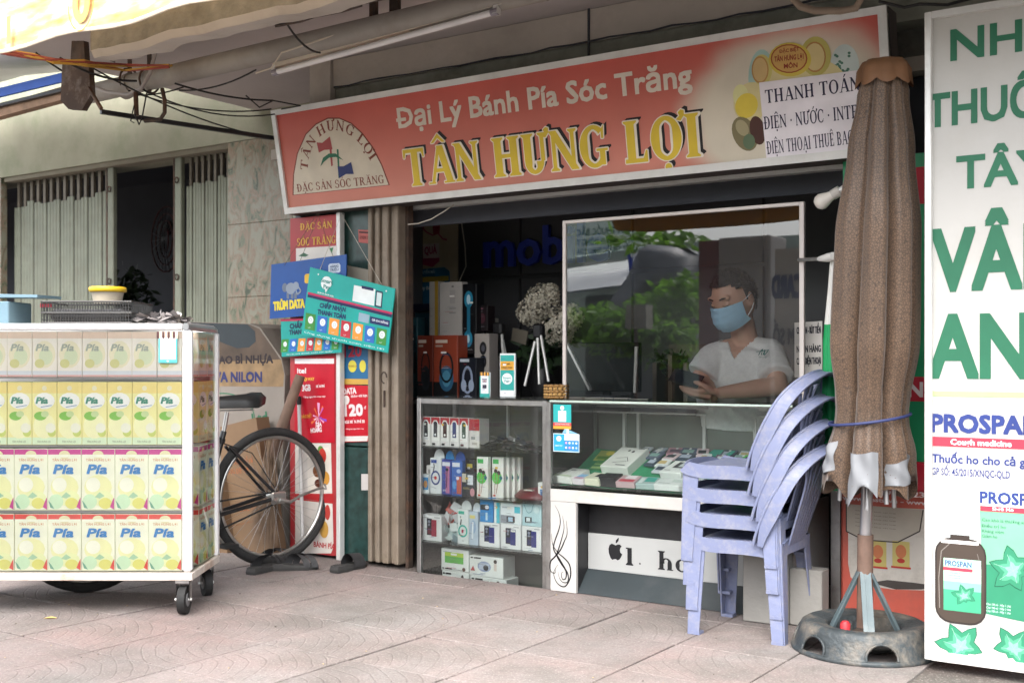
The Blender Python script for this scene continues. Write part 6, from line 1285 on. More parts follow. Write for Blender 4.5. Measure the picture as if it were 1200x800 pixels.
for (P, Y, lb, r) in (([(258, 500), (300, 489), (322, 655), (262, 660)], 4.66, 'brown cardboard box standing behind the bicycle wheel', .1), ([(236, 560), (256, 556), (268, 662), (236, 664)], 4.60, 'brown carton flap low behind the rear cart castor', .1)):
    g = MB(); Fk = front(Y); g.slab([Fk.p(*Fk.px(*q), 0) for q in P], (0, r, 0), cb)
    if Y > 4.65:
        for (x, y, w2) in ((262, 556, 30), (268, 600, 34), (275, 545, 22)): Fk.tpx(g, 'HÀNG DỄ VỠ', (x, y), (x+w2, y-3), (x, y-6), C('a86038'), 2, off=.0)
        Fk.line(g, [Fk.px(264, 618), Fk.px(315, 606)], .006, C('7a5030'), 1)
    else:
        g.v = g.v
    solo('cardboard_box', g, lb, 'box')
t = empty('broom', at(305, 652, Y=4.58), 'worn straw broom leaning against the red board', 'broom')
g = MB(); H0, H1 = at(352, 440, Y=4.70), at(318, 535, Y=4.60); g.tube([H0, H1], [.028, .034], mat('palm_stalk', (.17, .11, .08), .85, 0, .3, 12, .3, 60), 10); part('handle', g, t)
g = MB(); rb = random.Random(6); sm_ = mat('broom_straw', (.19, .125, .08), .9, 0, .35, 20)
for k in range(420):
    a = rb.uniform(0, 2*PI); p0 = H1+V(.025*math.cos(a), .02*math.sin(a), rb.uniform(-.02, .12)); e = at(rb.uniform(290, 326), rb.uniform(610, 655), Y=4.56+rb.uniform(-.06, .06)); e.z = max(e.z, .01)
    m1 = p0.lerp(e, .5)+V(rb.gauss(0, .012), rb.gauss(0, .012), 0); g.add([p0-V(.002, 0, 0), p0+V(.002, 0, 0), m1+V(.002, 0, 0), e, m1-V(.002, 0, 0)], [(0, 1, 2, 4), (4, 2, 3)], sm_)
part('bristles', g, t)['kind'] = 'stuff'
t = empty('mop_pole', at(352, 650, Y=4.72), 'white pole with a black cap leaning on the red board', 'pole')
g = MB(); g.tube([at(350.5, 472, Y=4.765), at(355, 650, Y=4.68)], .011, mat('white_tube', (.5, .49, .48), .4), 12); part('shaft', g, t)
g = MB(); g.tube([at(350.2, 464, Y=4.765), at(350.5, 474, Y=4.765)], .014, black, 12); part('cap', g, t)
# slippers
def slipper(px, py, rz, label, kind):
    P = at(px, py, Z=0); P.z = .001
    t = empty('slipper', P, label, 'slipper', 'slippers left on the pavement', rz)
    sole = [(-.125, 0), (-.12, .028), (-.07, .036), (0, .034), (.06, .045), (.105, .038), (.125, .01), (.12, -.025), (.07, -.045), (0, -.038), (-.07, -.036), (-.12, -.028)]
    g = MB(); n = len(sole); lo = [(x, y, 0) for x, y in sole]; mi = [(x*1.02, y*1.04, .014) for x, y in sole]; hi = [(x*.96, y*.94, .026+(.008 if x < -.06 else 0)) for x, y in sole]
    g.add(lo+mi+hi, [(i, (i+1) % n, n+(i+1) % n, n+i) for i in range(n)]+[(n+i, n+(i+1) % n, 2*n+(i+1) % n, 2*n+i) for i in range(n)]+[list(range(2*n, 3*n))], mat('slipper_sole', (.06, .058, .055) if kind else (.035, .034, .033), .8, 0, .2, 30), False); part('sole', g, t, local=True)
    g = MB(); um = mat('slipper_strap', (.03, .03, .032), .7, 0, .3, 25, .2, 80)
    for (xa_, xb_) in (((.0, .035), (.04, .075)) if not kind else ((-.01, .08),)):
        for sgn in (1,):
            pa = [(xa_+(.05*math.cos(a) if not kind else 0), .05*math.cos(a)*-1, .018+.068*math.sin(a)) for a in [k*PI/12 for k in range(13)]]; pb = [(x_+(xb_-xa_), y*.95, z*.88+.002) for x_, y, z in pa]
            g.add(pa+pb, [(k, k+1, 14+k, 13+k) for k in range(12)], um, True); g.add([(x, y*.94, z-.004) for x, y, z in pa+pb], [(k, k+1, 14+k, 13+k) for k in range(12)], um, True)
    part('strap', g, t, local=True); return t
slipper(310, 669, TH+1.15, 'black strapped sandal under the bicycle tyre, standing end on', 0); slipper(345, 667, TH+.18, 'black strapped sandal lying flat beside the end-on one', 0); slipper(318, 661, TH+.9, 'black sandal half under the bicycle wheel behind the others', 0); slipper(409, 667, TH+1.0, 'lone dark grey slide slipper near the green pillar', 1)

# ================================================================ stacked plastic chairs
pc = mat('lavender_plastic', (.155, .178, .285), .45, 0, .08, 4, .2, 40, .7, (.27, .265, .28), 28)
def ribbon(g, path, wdir, wid, th, m):
    """thick strip along a path: wdir gives the width direction at every point"""
    n = len(path); vs = []
    for i, p in enumerate(path):
        p = Vector(p); d = (Vector(path[min(i+1, n-1)])-Vector(path[max(i-1, 0)])).normalized(); wv = Vector(wdir[i] if isinstance(wdir, list) else wdir); wv = (wv-d*wv.dot(d)).normalized(); nn = d.cross(wv)
        w2 = (wid[i] if isinstance(wid, (list, tuple)) else wid)/2
        vs += [p-wv*w2-nn*th/2, p+wv*w2-nn*th/2, p+wv*w2+nn*th/2, p-wv*w2+nn*th/2]
    g.add(vs, [(4*i+j, 4*i+4+j, 4*i+4+(j+1) % 4, 4*i+(j+1) % 4) for i in range(n-1) for j in range(4)], m, False); g.add(vs[:4], [(3, 2, 1, 0)], m); g.add(vs[-4:], [(0, 1, 2, 3)], m)
def cr(P, n=5):
    out = []
    for i in range(len(P)-1):
        p0 = Vector(P[max(i-1, 0)]); p1 = Vector(P[i]); p2 = Vector(P[i+1]); p3 = Vector(P[min(i+2, len(P)-1)])
        for k in range(n): t_ = k/n; out.append(.5*((2*p1)+(-p0+p2)*t_+(2*p0-5*p1+4*p2-p3)*t_**2+(-p0+3*p1-3*p2+p3)*t_**3))
    return out+[Vector(P[-1])]
# chair faces -x; seat height .37, back .77
def make_chair(label):
    t = empty('plastic_chair', (0, 0, 0), label, 'chair', 'lavender plastic chairs stacked outside the counter')
    g = MB(); nx, ny = 10, 10; vs = []
    for i in range(nx+1):
        for j in range(ny+1):
            u = i/nx; v = j/ny*2-1; x = -.20+.37*u; hw = .195-.03*u; z = .402-.022*math.sin(PI*u)*(1-v*v)-.012*(abs(v)**4)-.03*max(0, (.12-u)/.12)**2
            vs.append((x, v*hw, z))
    k = len(vs); g.add(vs+[(x, y, z-.006) for x, y, z in vs], [(i*(ny+1)+j, (i+1)*(ny+1)+j, (i+1)*(ny+1)+j+1, i*(ny+1)+j+1) for i in range(nx) for j in range(ny)]+[(k+i*(ny+1)+j, k+i*(ny+1)+j+1, k+(i+1)*(ny+1)+j+1, k+(i+1)*(ny+1)+j) for i in range(nx) for j in range(ny)], pc, True); part('seat', g, t, local=True)
    g = MB()
    for s_ in (-1, 1):   # arched side aprons
        P = [(-.205, s_*.2, .385), (-.19, s_*.2, .375), (-.12, s_*.198, .365), (0, s_*.19, .365), (.09, s_*.185, .36), (.14, s_*.18, .34)]
        ribbon(g, cr(P), (0, 0, 1), .055, .008, pc)
    ribbon(g, cr([(-.21, -.19, .36), (-.225, -.12, .375), (-.228, 0, .38), (-.225, .12, .375), (-.21, .19, .36)]), (0, 0, 1), .05, .008, pc); ribbon(g, [(.16, -.17, .365), (.165, .17, .365)], (0, 0, 1), .05, .008, pc); part('apron', g, t, local=True)
    for (x, y, xt, yt, yz) in ((-.205, -.205, -.19, -.19, .375), (-.205, .205, -.19, .19, .375), (.17, -.205, .135, -.175, .39), (.17, .205, .135, .175, .39)):
        g = MB(); s_ = 1 if y > 0 else -1; fx_ = -1 if x < 0 else 1
        w0, w1 = .045, .065
        # L-section leg: outer side plate and front/rear plate with rounded lip
        A = [(xt+fx_*.02, yt, yz), (xt, yt, yz)]; 
        def plate(p, q, wt, wb, dr):
            p = Vector(p); q = Vector(q); dr = Vector(dr); off = Vector((0, s_*.006, 0)) if abs(dr.x) > .5 else Vector((fx_*.006, 0, 0))
            a, b_, c_, d_ = p, p+dr*wt, q+dr*wb, q; g.slab([a, b_, c_, d_], off, pc)
        plate((xt+fx_*.022, yt, yz), (x+fx_*.01, y, 0), w1, w0, (-fx_, 0, 0)); plate((xt+fx_*.022, yt, yz), (x+fx_*.01, y, 0), w1, w0*.85, (0, -s_, 0))
        g.box(x-fx_*(-.012), x-fx_*.038, y-s_*.04, y+s_*.007, 0, .012, pc); part('leg', g, t, local=True)
    g = MB()
    half = [(.062, .205, .385), (.075, .21, .43), (.102, .212, .50), (.138, .21, .575), (.182, .195, .655), (.23, .155, .715), (.272, .09, .752), (.292, 0, .765)]
    P = [(x, -y, z) for x, y, z in half]+[(x, y, z) for x, y, z in half[::-1][1:]]
    Q = cr(P, 5); wd = []; 
    for q in Q:
        rd = Vector((0, q.y, max(q.z-.55, -.08)*1.1)).normalized(); wd.append(rd+Vector((.25*rd.z, 0, 0)))
    ribbon(g, [q-wv.normalized()*.02 for q, wv in zip(Q, wd)], wd, [.052]*len(Q), .007, pc)
    for q, wv in zip(Q, wd): wv.normalize()
    Q2 = [q+wv*.006 for q, wv in zip(Q, wd)]; ribbon(g, [q+Vector((.026, 0, -.004)) for q in Q2], [Vector((1, 0, -.1))]*len(Q), [(.06-.008*(1-min(1, abs(q.y)/.2)))*min(1, .35+(q.z-.38)*5) for q in Q], .007, pc); 
    # rolled outer lip
    g.tube([q+wv*.008-Vector((.002, 0, 0)) for q, wv in zip(Q, wd)], .0065, pc, 8); part('back_rim', g, t, local=True)
    for k in range(7):
        y = (k-3)/3; g = MB(); yt_ = y*.135; zt = .735-.035*abs(y)**2-.02; xt_ = .283-.03*abs(y)
        ribbon(g, cr([(.165, y*.085, .375), (.195, y*.095, .47), (.24, y*.115, .61), (xt_, yt_, zt)], 4), (0, 1, 0), .026, .007, pc); part('back_slat', g, t, local=True)
    return t
CHX, CHY = -1.82, 4.505
ch0 = make_chair('top chair of the lavender plastic stack, its seat fully visible')
lbs = ['top chair of the lavender plastic stack, its seat fully visible', 'second chair from the top of the lavender plastic stack', 'third chair from the top of the lavender plastic stack', 'bottom chair of the lavender plastic stack, its legs on the pavement']
for k in range(4):
    loc = (CHX-.004*(3-k)-.006*(3-k), CHY, .0+(3-k)*.0985); rz = (.05, .04, .06, .045)[k]
    if k == 0: ch0.location = loc; ch0.rotation_euler = (0, 0, rz)
    else: copy_thing(ch0, loc, rz, lbs[k])
g = MB(); g.box(-1.93, -1.74, 4.62, 4.715, .002, .30, mat('grey_concrete_block', (.28, .27, .25), .9, 0, .1, 6, .3, 40), .004); g.box(-1.739, -1.60, 4.66, 4.75, .002, .24, mat('grey_concrete_block'), .004); solo('concrete_step', g, 'low grey concrete block behind the plastic chairs', 'block')

# ================================================================ closed umbrella on a wheel rim
UB = Vector((at(1013, 760, Z=0).x, at(1013, 760, Z=0).y, 0))
t = empty('umbrella_stand', UB, 'old painted truck wheel rim used as an umbrella base', 'stand')
rim_m = mat('worn_rim_paint', (.04, .05, .055), .55, .2, .35, 9, .5, 60, .95, (.20, .17, .135), 8)
def rim_mesh(holes=True):
    g = MB(); n = 192; prof = [(.272, 0), (.276, .010), (.268, .016)]+[(.264-.024*k/12, .018+.072*k/12) for k in range(13)]+[(.234, .102), (.215, .112), (.18, .106), (.155, .098), (.150, .10), (.138, .092), (.134, .04)]
    vs = []; 
    for (r, h) in prof:
        for j in range(n): a = 2*PI*j/n; vs.append(UB+V(r*math.cos(a), r*math.sin(a), h))
    fs = []
    for i in range(len(prof)-1):
        for j in range(n):
            ph = ((j+6) % 32-6)/6.5; hz = ((prof[i][1]+prof[i+1][1])/2-.03)/.042
            if 2 < i < 15 and hz > -.3 and ph*ph+max(hz, 0)**2 < 1 and holes: continue
            fs.append((i*n+j, i*n+(j+1) % n, (i+1)*n+(j+1) % n, (i+1)*n+j))
    g.add(vs, fs, rim_m, True)
    for h in range(6):   # lips round the hand holes
        ac = 2*PI*(h*32+.5)/n; pts = []
        for k in range(17):
            tt = -.25+(PI+.5)*k/16; a = ac+.222*math.cos(tt); z = .03+.046*math.sin(tt); r = .2655-(z-.018)*.333; pts.append(UB+V(r*math.cos(a), r*math.sin(a), z))
        g.tube(pts, .0055, rim_m, 8)
    return g
part('wheel_rim', rim_mesh(), t)
g = MB(); g.tube([UB+V(0, 0, .01), UB+V(.004, 0, .44)], .03, mat('rusty_pipe', (.16, .10, .075), .8, .2, .3, 12, .2, 60, .5, (.08, .06, .05), 8), 20); part('socket', g, t)
lg = mat('teal_grey_strut', (.07, .10, .11), .5, .2, .2, 10, dirt=.4, dcol=(.3, .28, .26))
for a in (205, 295, 20, 110): g = MB(); dd = V(math.cos(R_(a)), math.sin(R_(a)), 0); g.bar(UB+dd*.022+V(0, 0, .30), UB+dd*.135+V(0, 0, .06), .04, .008, lg); g.bar(UB+dd*.022+V(0, 0, .29), UB+dd*.135+V(0, 0, .05), .006, .022, lg); part('strut', g, t)
g = MB(); g.lathe(UB, [(.0, .012), (.12, .012), (.12, .02), (0, .02)], black, 24); g.box(UB.x-.02, UB.x+.02, UB.y-.13, UB.y+.0, .06, .085, rust); part('cross_plate', g, t)
g = MB(); q = UB+V(-.065, -.03, .045); g.lathe(q, [(.018, 0), (.02, .05), (.012, .06)], C('b83038'), 12); solo('drink_can', g, 'crushed red can lying inside the wheel rim', 'can')
def fabric_mat():
    m, n, b_ = newmat('crackle_umbrella_cloth'); N = n.nodes; K = n.links
    tc = N.new('ShaderNodeTexCoord'); mp = N.new('ShaderNodeMapping'); mp.inputs['Scale'].default_value = (1, 1, .8); K.new(tc.outputs['Object'], mp.inputs[0])
    vo = N.new('ShaderNodeTexVoronoi'); vo.feature = 'DISTANCE_TO_EDGE'; vo.inputs['Scale'].default_value = 115; K.new(mp.outputs[0], vo.inputs['Vector'])
    mr = N.new('ShaderNodeMapRange'); mr.inputs[1].default_value = .0; mr.inputs[2].default_value = .16; K.new(vo.outputs['Distance'], mr.inputs[0])
    ns = N.new('ShaderNodeTexNoise'); ns.inputs['Scale'].default_value = 3; K.new(tc.outputs['Object'], ns.inputs['Vector'])
    mi = N.new('ShaderNodeMix'); mi.data_type = 'RGBA'; K.new(mr.outputs[0], mi.inputs[0]); mi.inputs[6].default_value = (.034, .02, .013, 1); mi.inputs[7].default_value = (.125, .076, .045, 1)
    r2 = N.new('ShaderNodeMapRange'); r2.inputs[1].default_value = .3; r2.inputs[2].default_value = .7; r2.inputs[3].default_value = .75; r2.inputs[4].default_value = 1.15; K.new(ns.outputs['Fac'], r2.inputs[0])
    vm = N.new('ShaderNodeVectorMath'); vm.operation = 'SCALE'; K.new(mi.outputs[2], vm.inputs[0]); K.new(r2.outputs[0], vm.inputs['Scale']); K.new(vm.outputs[0], b_.inputs['Base Color']); b_.inputs['Roughness'].default_value = .55; b_.inputs['Sheen Weight'].default_value = .2; return m
fab = fabric_mat()
UT = at(1036, 74, Y=4.30)
u_ = empty('umbrella', UB+V(0, 0, .45), 'tall closed umbrella in brown crackle patterned cloth tied with blue cord', 'umbrella')
g = MB(); n = 192; nz = 46; vs = []
UZ0, UZ1 = .62, UT.z
def uaxis(z): f = (z-.4)/(UT.z-.4); return UB.lerp(V(UT.x, UT.y, 0), max(0, f)).xy
rad = [(0, .178), (.08, .168), (.165, .138), (.185, .133), (.21, .138), (.35, .165), (.6, .158), (.8, .125), (.93, .095), (1, .065)]
def urad(f):
    for (a, ra), (b_, rb_) in zip(rad[:-1], rad[1:]):
        if f <= b_: k = (f-a)/(b_-a); k = k*k*(3-2*k); return ra+(rb_-ra)*k
    return rad[-1][1]
for i in range(nz+1):
    f = i/nz; z = UZ0+(UZ1-UZ0)*f; ax = uaxis(z); R = urad(f)
    for j in range(n):
        a = 2*PI*j/n; amp = .50*(1-f)**.3+.06
        if .13 < f < .22: amp *= .75
        ph = a*7+.9*math.sin(2.4*f+a*2)+.8*f
        fold = 1-abs(math.sin(ph/2))**.42
        r = R*(1-amp*fold+.02*math.sin(a*19+f*6))*(1+.03*math.sin(a*3+1.7*f*3))
        zz_ = z
        if i == 0: zz_ = z+.03*math.sin(a*8)+.02*math.sin(a*5+1)
        vs.append((ax[0]+r*math.cos(a), ax[1]+r*math.sin(a), zz_))
g.add(vs, [(i*n+j, i*n+(j+1) % n, (i+1)*n+(j+1) % n, (i+1)*n+j) for i in range(nz) for j in range(n)], fab, True)
part('canopy', g, u_)
lin = mat('grey_lining', (.20, .21, .225), .7, 0, .06, 6)
def usurf(deg, i, out=.004):
    j = (deg/360*n) % n; j0 = int(j); fj = j-j0; i = max(0, min(nz-1.001, i)); i0 = int(i); fi = i-i0
    q = lambda a, b: vs[a*n+b % n]; p = V(*[(q(i0, j0)[k]*(1-fj)+q(i0, j0+1)[k]*fj)*(1-fi)+(q(i0+1, j0)[k]*(1-fj)+q(i0+1, j0+1)[k]*fj)*fi for k in range(3)]); ax = uaxis(p.z); d = V(p.x-ax[0], p.y-ax[1], 0).normalized()
    return p+d*out-V(0, 0, .012 if i < .3 else 0)
for (a0, a1, f0, f1, tilt_) in ((-168, -122, 1.5, 4.6, 1.0), (-103, -60, -.4, 4.4, .1), (-42, 2, .8, 3.8, .8)):
    g = MB(); mm, kk = 18, 8; W = []
    for a in range(mm+1):
        u = a/mm; top = f1+tilt_*(u-.5)*2-.25*abs(math.sin(u*4)); bot = f0+tilt_*(u-.5)+.4*abs(u-.45)
        for b_ in range(kk+1): W.append(usurf(a0+(a1-a0)*u, bot+(top-bot)*b_/kk, .006+.006*math.sin(b_*.9+a*.6)))
    g.add(W, [(a*(kk+1)+b_, (a+1)*(kk+1)+b_, (a+1)*(kk+1)+b_+1, a*(kk+1)+b_+1) for a in range(mm) for b_ in range(kk)], lin, True); part('valance', g, u_)
g = MB(); n = 48; vs = []; cap_m = mat('brown_cap_cloth', (.17, .08, .035), .6, 0, .2, 14)
for (r, z) in ((.016, UT.z+.012), (.07, UT.z+.004), (.088, UT.z-.03), (.093, UT.z-.072)):
    for j in range(n):
        a = 2*PI*j/n; k = 1+.12*abs(math.sin(4*a))*(1 if r > .05 else 0); zz_ = z-(.022*abs(math.sin(4*a)) if r > .09 else 0); vs.append((UT.x+r*k*math.cos(a), UT.y+r*k*math.sin(a), zz_))
g.add(vs, [(i*n+j, i*n+(j+1) % n, (i+1)*n+(j+1) % n, (i+1)*n+j) for i in range(3) for j in range(n)], cap_m, True); part('top_cap', g, u_)
g = MB(); zc = UZ0+(UZ1-UZ0)*.168; ax = uaxis(zc); cm_ = C('2c3560', .6)
g.tube([(ax[0]+.148*math.cos(a), ax[1]+.148*math.sin(a), zc+.022*math.cos(a-.6)) for a in [k*PI/20 for k in range(41)]], .006, cm_, 6, False); part('tie_cord', g, u_)
g = MB()
def flap(P, Y0):
    g = MB(); nn = 7; 
    A = [at(*q, Y=Y0) for q in P]
    vs = []
    for i in range(nn+1):
        for j in range(nn+1):
            u, v = i/nn, j/nn; p = (A[0]*(1-u)+A[1]*u)*(1-v)+(A[3]*(1-u)+A[2]*u)*v; p = p+V(0, -.012*math.sin(u*PI)-.006*math.sin(v*9+u*4), 0); vs.append(p)
    g.add(vs, [(i*(nn+1)+j, (i+1)*(nn+1)+j, (i+1)*(nn+1)+j+1, i*(nn+1)+j+1) for i in range(nn) for j in range(nn)], lin, True); part('valance', g, u_)
0 and flap([(981, 502), (1000, 492), (995, 540), (974, 546)], 4.31); 0 and flap([(1007, 528), (1046, 532), (1047, 566), (1006, 570)], 4.255); 0 and flap([(1052, 520), (1079, 514), (1081, 550), (1062, 562)], 4.285)
g = MB(); g.tube([UB+V(.004, 0, .44), (UT.x, UT.y, UT.z)], .022, mat('galvanised_pole', (.45, .45, .46), .35, .8, .12, 10), 18); part('pole', g, u_)
for k in range(8):
    a = k*PI/4+.3; ax = uaxis(.62); g = MB(); g.tube([(ax[0]+.10*math.cos(a), ax[1]+.10*math.sin(a), .60-.05+.02*(k % 3)), (ax[0]+.09*math.cos(a), ax[1]+.09*math.sin(a), .9)], .009, mat('galvanised_pole'), 8); part('rib_end', g, u_)
# ================================================================ ice box behind the umbrella
Yx = 4.84; F = front(Yx)
t = empty('drinks_cooler', (-1.33, Yx, 0), 'orange red cooler box with a worn white label behind the umbrella', 'cooler')
om = mat('orange_red_paint', (.56, .11, .075), .5, 0, .1, 5, .1, 40, .55, (.16, .10, .08), 3.5)
x0 = sx(985, Yx); g = MB(); g.box(x0, x0+.72, Yx, Yx+.4, .0, .60, om, .01); part('body', g, t)
g = MB(); g.box(x0-.045, x0-.005, Yx+.01, Yx+.04, .0, .62, steel); part('edge_post', g, t)
g = MB(); lw_ = mat('worn_label', (.62, .58, .52), .6, 0, .1, 5, dirt=.6, dcol=(.2, .15, .12), dscale=5)
F.pxpoly(g, [(994, 592), (1100, 597), (1100, 692), (1045, 690), (1008, 684), (997, 676), (994, 660)], lw_, 1)
F.pxpoly(g, [(992, 590), (1082, 597), (1078, 622), (1052, 635), (1012, 632), (992, 622)], C('b8b0a2'), 2); F.line(g, [F.px(*q) for q in ((992, 590), (992, 622), (1012, 632), (1052, 635), (1078, 622), (1082, 597))], .005, C('3c3430'), 3)
for k in range(5): F.tpx(g, 'Nước giải khát các loại', (1003, 598+k*4.5), (1050, 602+k*4.5), (1003, 596.8+k*4.5), C('6a6460'), 3, off=0)
for (cx) in (1029, 1056):
    u, v = F.px(cx, 648); F.quad(g, u-.035, v-.055, u+.035, v+.05, C('c8b870'), 2.5); F.disc(g, u, v+.008, .022, .028, C('c87a50'), 3); F.disc(g, u, v-.03, .016, .010, C('b83a30'), 3.2); F.quad(g, u-.04, v-.062, u+.04, v-.054, C('b83a30'), 3.4)
F.pxpoly(g, [(1020, 682), (1040, 679), (1070, 682), (1100, 686), (1080, 690), (1050, 690)], C('4a4440'), 3)
part('label_print', g, t)
Y3 = 4.80; F = front(Y3)
t = empty('vendor_sign', (-1.2, Y3, .75), 'green and red printed sign board behind the closed umbrella', 'sign')
g = MB(); x1_ = sx(985, Y3); g.box(x1_+.01, x1_+.85, Y3, Y3+.02, .60, 1.95, C('1f8a5a', .4)); part('board', g, t)
g = MB(); g.box(x1_-.07, x1_+.9, Y3-.03, Y3-.002, .60-.02, .70, C('a81c30', .35), .006); part('red_ledge', g, t)
Fr = front(Y3-.031); g = MB(); wt2 = C('d8c8c8')
u, v = Fr.px(976, 576); Fr.text(g, 'Tổng đài: 1900 1234', u, v, .022, wt2, .40, 1, .02); u, v = Fr.px(987, 585); Fr.text(g, 'www.nesta.vn - www.emic.vn', u, v, .018, wt2, .48, 1, .03)
Fr2 = front(Y3); u, v = Fr2.px(1068, 470); Fr2.quad(g, u-.02, v, u+.3, v+.10, C('b01c30'), 1); Fr2.text(g, 'NESTA', u-.01, v+.02, .06, wt2, .25, 2, .04); Fr2.quad(g, u-.02, v+.8, u+.3, v+.95, C('b01c30'), 1)
part('lettering', g, t)
# white and green cloth, bulb, rod, notice
g = MB(); wcl = C('dcdcd8', .7); gcl = C('1f9a5c', .6); n = 8
P = lambda x, y: at(x, y, Y=4.62)
rowsP = [(302, 973, 985), (340, 970, 984), (380, 966, 984), (400, 964.5, 985), (440, 964, 988), (500, 962, 990), (575, 960, 992)]
vs = []
for (y, a, b_) in rowsP:
    for k in range(n+1): p = P(a+(b_-a)*k/n, y); p.y += .012*math.sin(k*1.6); vs.append(p)
for i in range(len(rowsP)-1):
    g.add([vs[i*(n+1)+k] for k in range(n+1)]+[vs[(i+1)*(n+1)+k] for k in range(n+1)], [(k, k+1, n+2+k, n+1+k) for k in range(n)], wcl if rowsP[i][0] < 360 else gcl, True)
solo('flag_cloth', g, 'white and green flag cloth hanging beside the umbrella', 'flag')
t = empty('steel_rod', at(960, 302, Y=4.63), 'grey rod with a white end cap pointing at the umbrella', 'rod')
g = MB(); g.tube([at(936, 304.5, Y=4.84), at(968, 303, Y=4.63)], .008, steel, 10); part('rod', g, t)
g = MB(); g.tube([at(960, 303.5, Y=4.68), at(970, 302, Y=4.62), at(977, 300, Y=4.58)], [.010, .018, .016], C('dcdcd8'), 10); part('end_cap', g, t)
t = empty('light_bulb', at(970, 232, Y=4.65), 'white LED bulb hanging at an angle left of the umbrella', 'bulb')
b0, b1 = at(963, 236, Y=4.66), at(992, 219, Y=4.66); d_ = (b1-b0).normalized()
g = MB(); pr = [(-.03, .001), (-.027, .018), (-.015, .030), (0, .034), (.015, .030), (.035, .022), (.05, .019)]; g.tube([b0+d_*a for a, r in pr], [r for a, r in pr], mat('bulb_glass', (.72, .68, .62), .3), 18); part('globe', g, t)
g = MB(); g.tube([b0+d_*.05, b0+d_*.085], .022, mat('bulb_collar', (.55, .52, .48), .4), 16); g.tube([b0+d_*.085, b0+d_*.14], .014, alu, 12); part('collar', g, t)
Yn = 4.95; F = front(Yn)
t = empty('paper_notice', F.p(*F.px(948, 440), 0), 'white printed notice behind the screen frame near the chairs', 'notice')
g = MB(); g.slab([F.p(*F.px(*q), 0) for q in ((931, 378), (963.5, 376), (963.5, 442), (931, 442))], (0, .004, 0), C('cfcac4')); part('sheet', g, t)
g = MB(); 
for s_, y in (('CHUYỂN - RÚT TIỀN', 391), ('NGÂN HÀNG', 413), ('CARD ĐIỆN THOẠI', 427)): F.tpx(g, s_, (934, y), (962, y-1), (934, y-8), C('2c2c34'), 2, off=.03)
part('lettering', g, t)
# ================================================================ goods inside the shop
def inbox(label, px0, px1, y0, y1, Y, dep, col, prints, lean=0, cat='box', name='display_box', side=None):
    x0, x1 = sx(px0, Y), sx(px1, Y); return goods(name, label, cat, x0, x1, sz(px0, y1, Y), sz(px0, y0, Y), Y, dep, col, prints, side=side)
g = MB(); g.box(-4.5, -3.1, 5.25, 5.8, .86, .885, mat('dark_shelf_wood', (.05, .045, .04), .5)); g.box(-4.5, -4.47, 5.25, 5.8, -.14, .86, mat('dark_shelf_wood')); g.box(-3.13, -3.1, 5.25, 5.8, -.14, .86, mat('dark_shelf_wood')); g.box(-4.5, -3.1, 5.78, 5.8, -.14, .86, mat('dark_shelf_wood'))
solo('back_shelf', g, 'dark shelf unit behind the glass cabinet carrying headphone boxes', 'shelf')
zf = .886
def inb2(label, px0, px1, ytop, Y, dep, col, pr, z0=zf, side=None):
    goods('display_box', label, 'box', sx(px0, Y), sx(px1, Y), z0, sz(px0, ytop, Y), Y, dep, col, pr, side=side)
hp = lambda c1, c2: (('r', 0, 0, 1, .28, '101012'), ('c', .55, .33, .3, .2, c1), ('c', .55, .33, .18, .13, c2), ('o', .55, .5, .3, .24, .08, '0c1418'), ('r', .1, .88, .6, .93, 'c8b8a8'), ('r', .1, .82, .4, .85, 'a89888'))
inb2('dark orange headphone box at the far left of the shelf', 489, 507, 393, 5.32, .1, '6a2a1c', hp('1c2228', '10161c'))
inb2('orange box with blue headphones picture beside the far left one', 508, 536, 393, 5.30, .1, '8a3c28', hp('2c5a78', '4a86a0'))
inb2('black box with pale headphones picture on the shelf', 538, 558, 419, 5.30, .1, '121620', (('r', .05, .9, .6, .97, 'b8c0c8'), ('o', .5, .48, .32, .33, .12, '8a98b0'), ('c', .28, .35, .16, .14, '98a6bc'), ('c', .72, .35, .16, .14, '98a6bc')))
zt = sz(508, 394, 5.42)
inb2('tall white panel box with a yellow stripe above orange boxes', 503, 514, 330, 5.46, .06, '9c9890', (('r', .6, 0, .95, 1, 'a8842c'),), z0=zt)
inb2('tall white box with faint grey print above the orange boxes', 515, 541, 331, 5.42, .06, 'b0aca6', (('r', .55, .9, .65, .93, '6a6a6a'), ('r', .45, .5, .75, .52, '8a8a88'), ('r', .45, .42, .75, .44, '8a8a88'), ('r', .48, .6, .72, .85, 'a4a09c')), z0=zt)
inb2('tall black box with two bright blue headphones pictured', 542, 558, 333, 5.40, .08, '0c0e12', (('c', .45, .78, .32, .12, '2486a8'), ('c', .45, .78, .14, .07, 'b8dce8'), ('c', .42, .22, .32, .12, '2486a8'), ('c', .42, .22, .12, .06, 'b8dce8'), ('r', .35, .3, .58, .7, '1c6f8c')), z0=sz(542, 415, 5.4))
inb2('small black box standing right of the blue headphone box', 559, 571, 358, 5.45, .08, '181014', (('c', .5, .5, .3, .2, '4a2430'), ('r', .2, .85, .6, .9, '8a5a6a')), z0=sz(559, 388, 5.45))
inb2('white speaker box with two dark round drivers', 556, 573, 391, 5.38, .09, 'a09a94', (('c', .6, .78, .24, .10, '141418'), ('c', .6, .78, .12, .05, '50505a'), ('c', .6, .58, .24, .10, '141418'), ('c', .6, .58, .12, .05, '50505a'), ('r', .1, .1, .4, .3, '7a7470')), side='8a8480')
inb2('plain pale box behind the two card stands', 572, 583, 417, 5.5, .08, '7c7874', (('r', .2, .3, .8, .4, '5a5654'),))
inb2('teal edged panel box at the left edge of the shelf', 481, 489, 372, 5.6, .08, '2c5a64', (('r', .2, .3, .8, .9, '1c3f48'),))
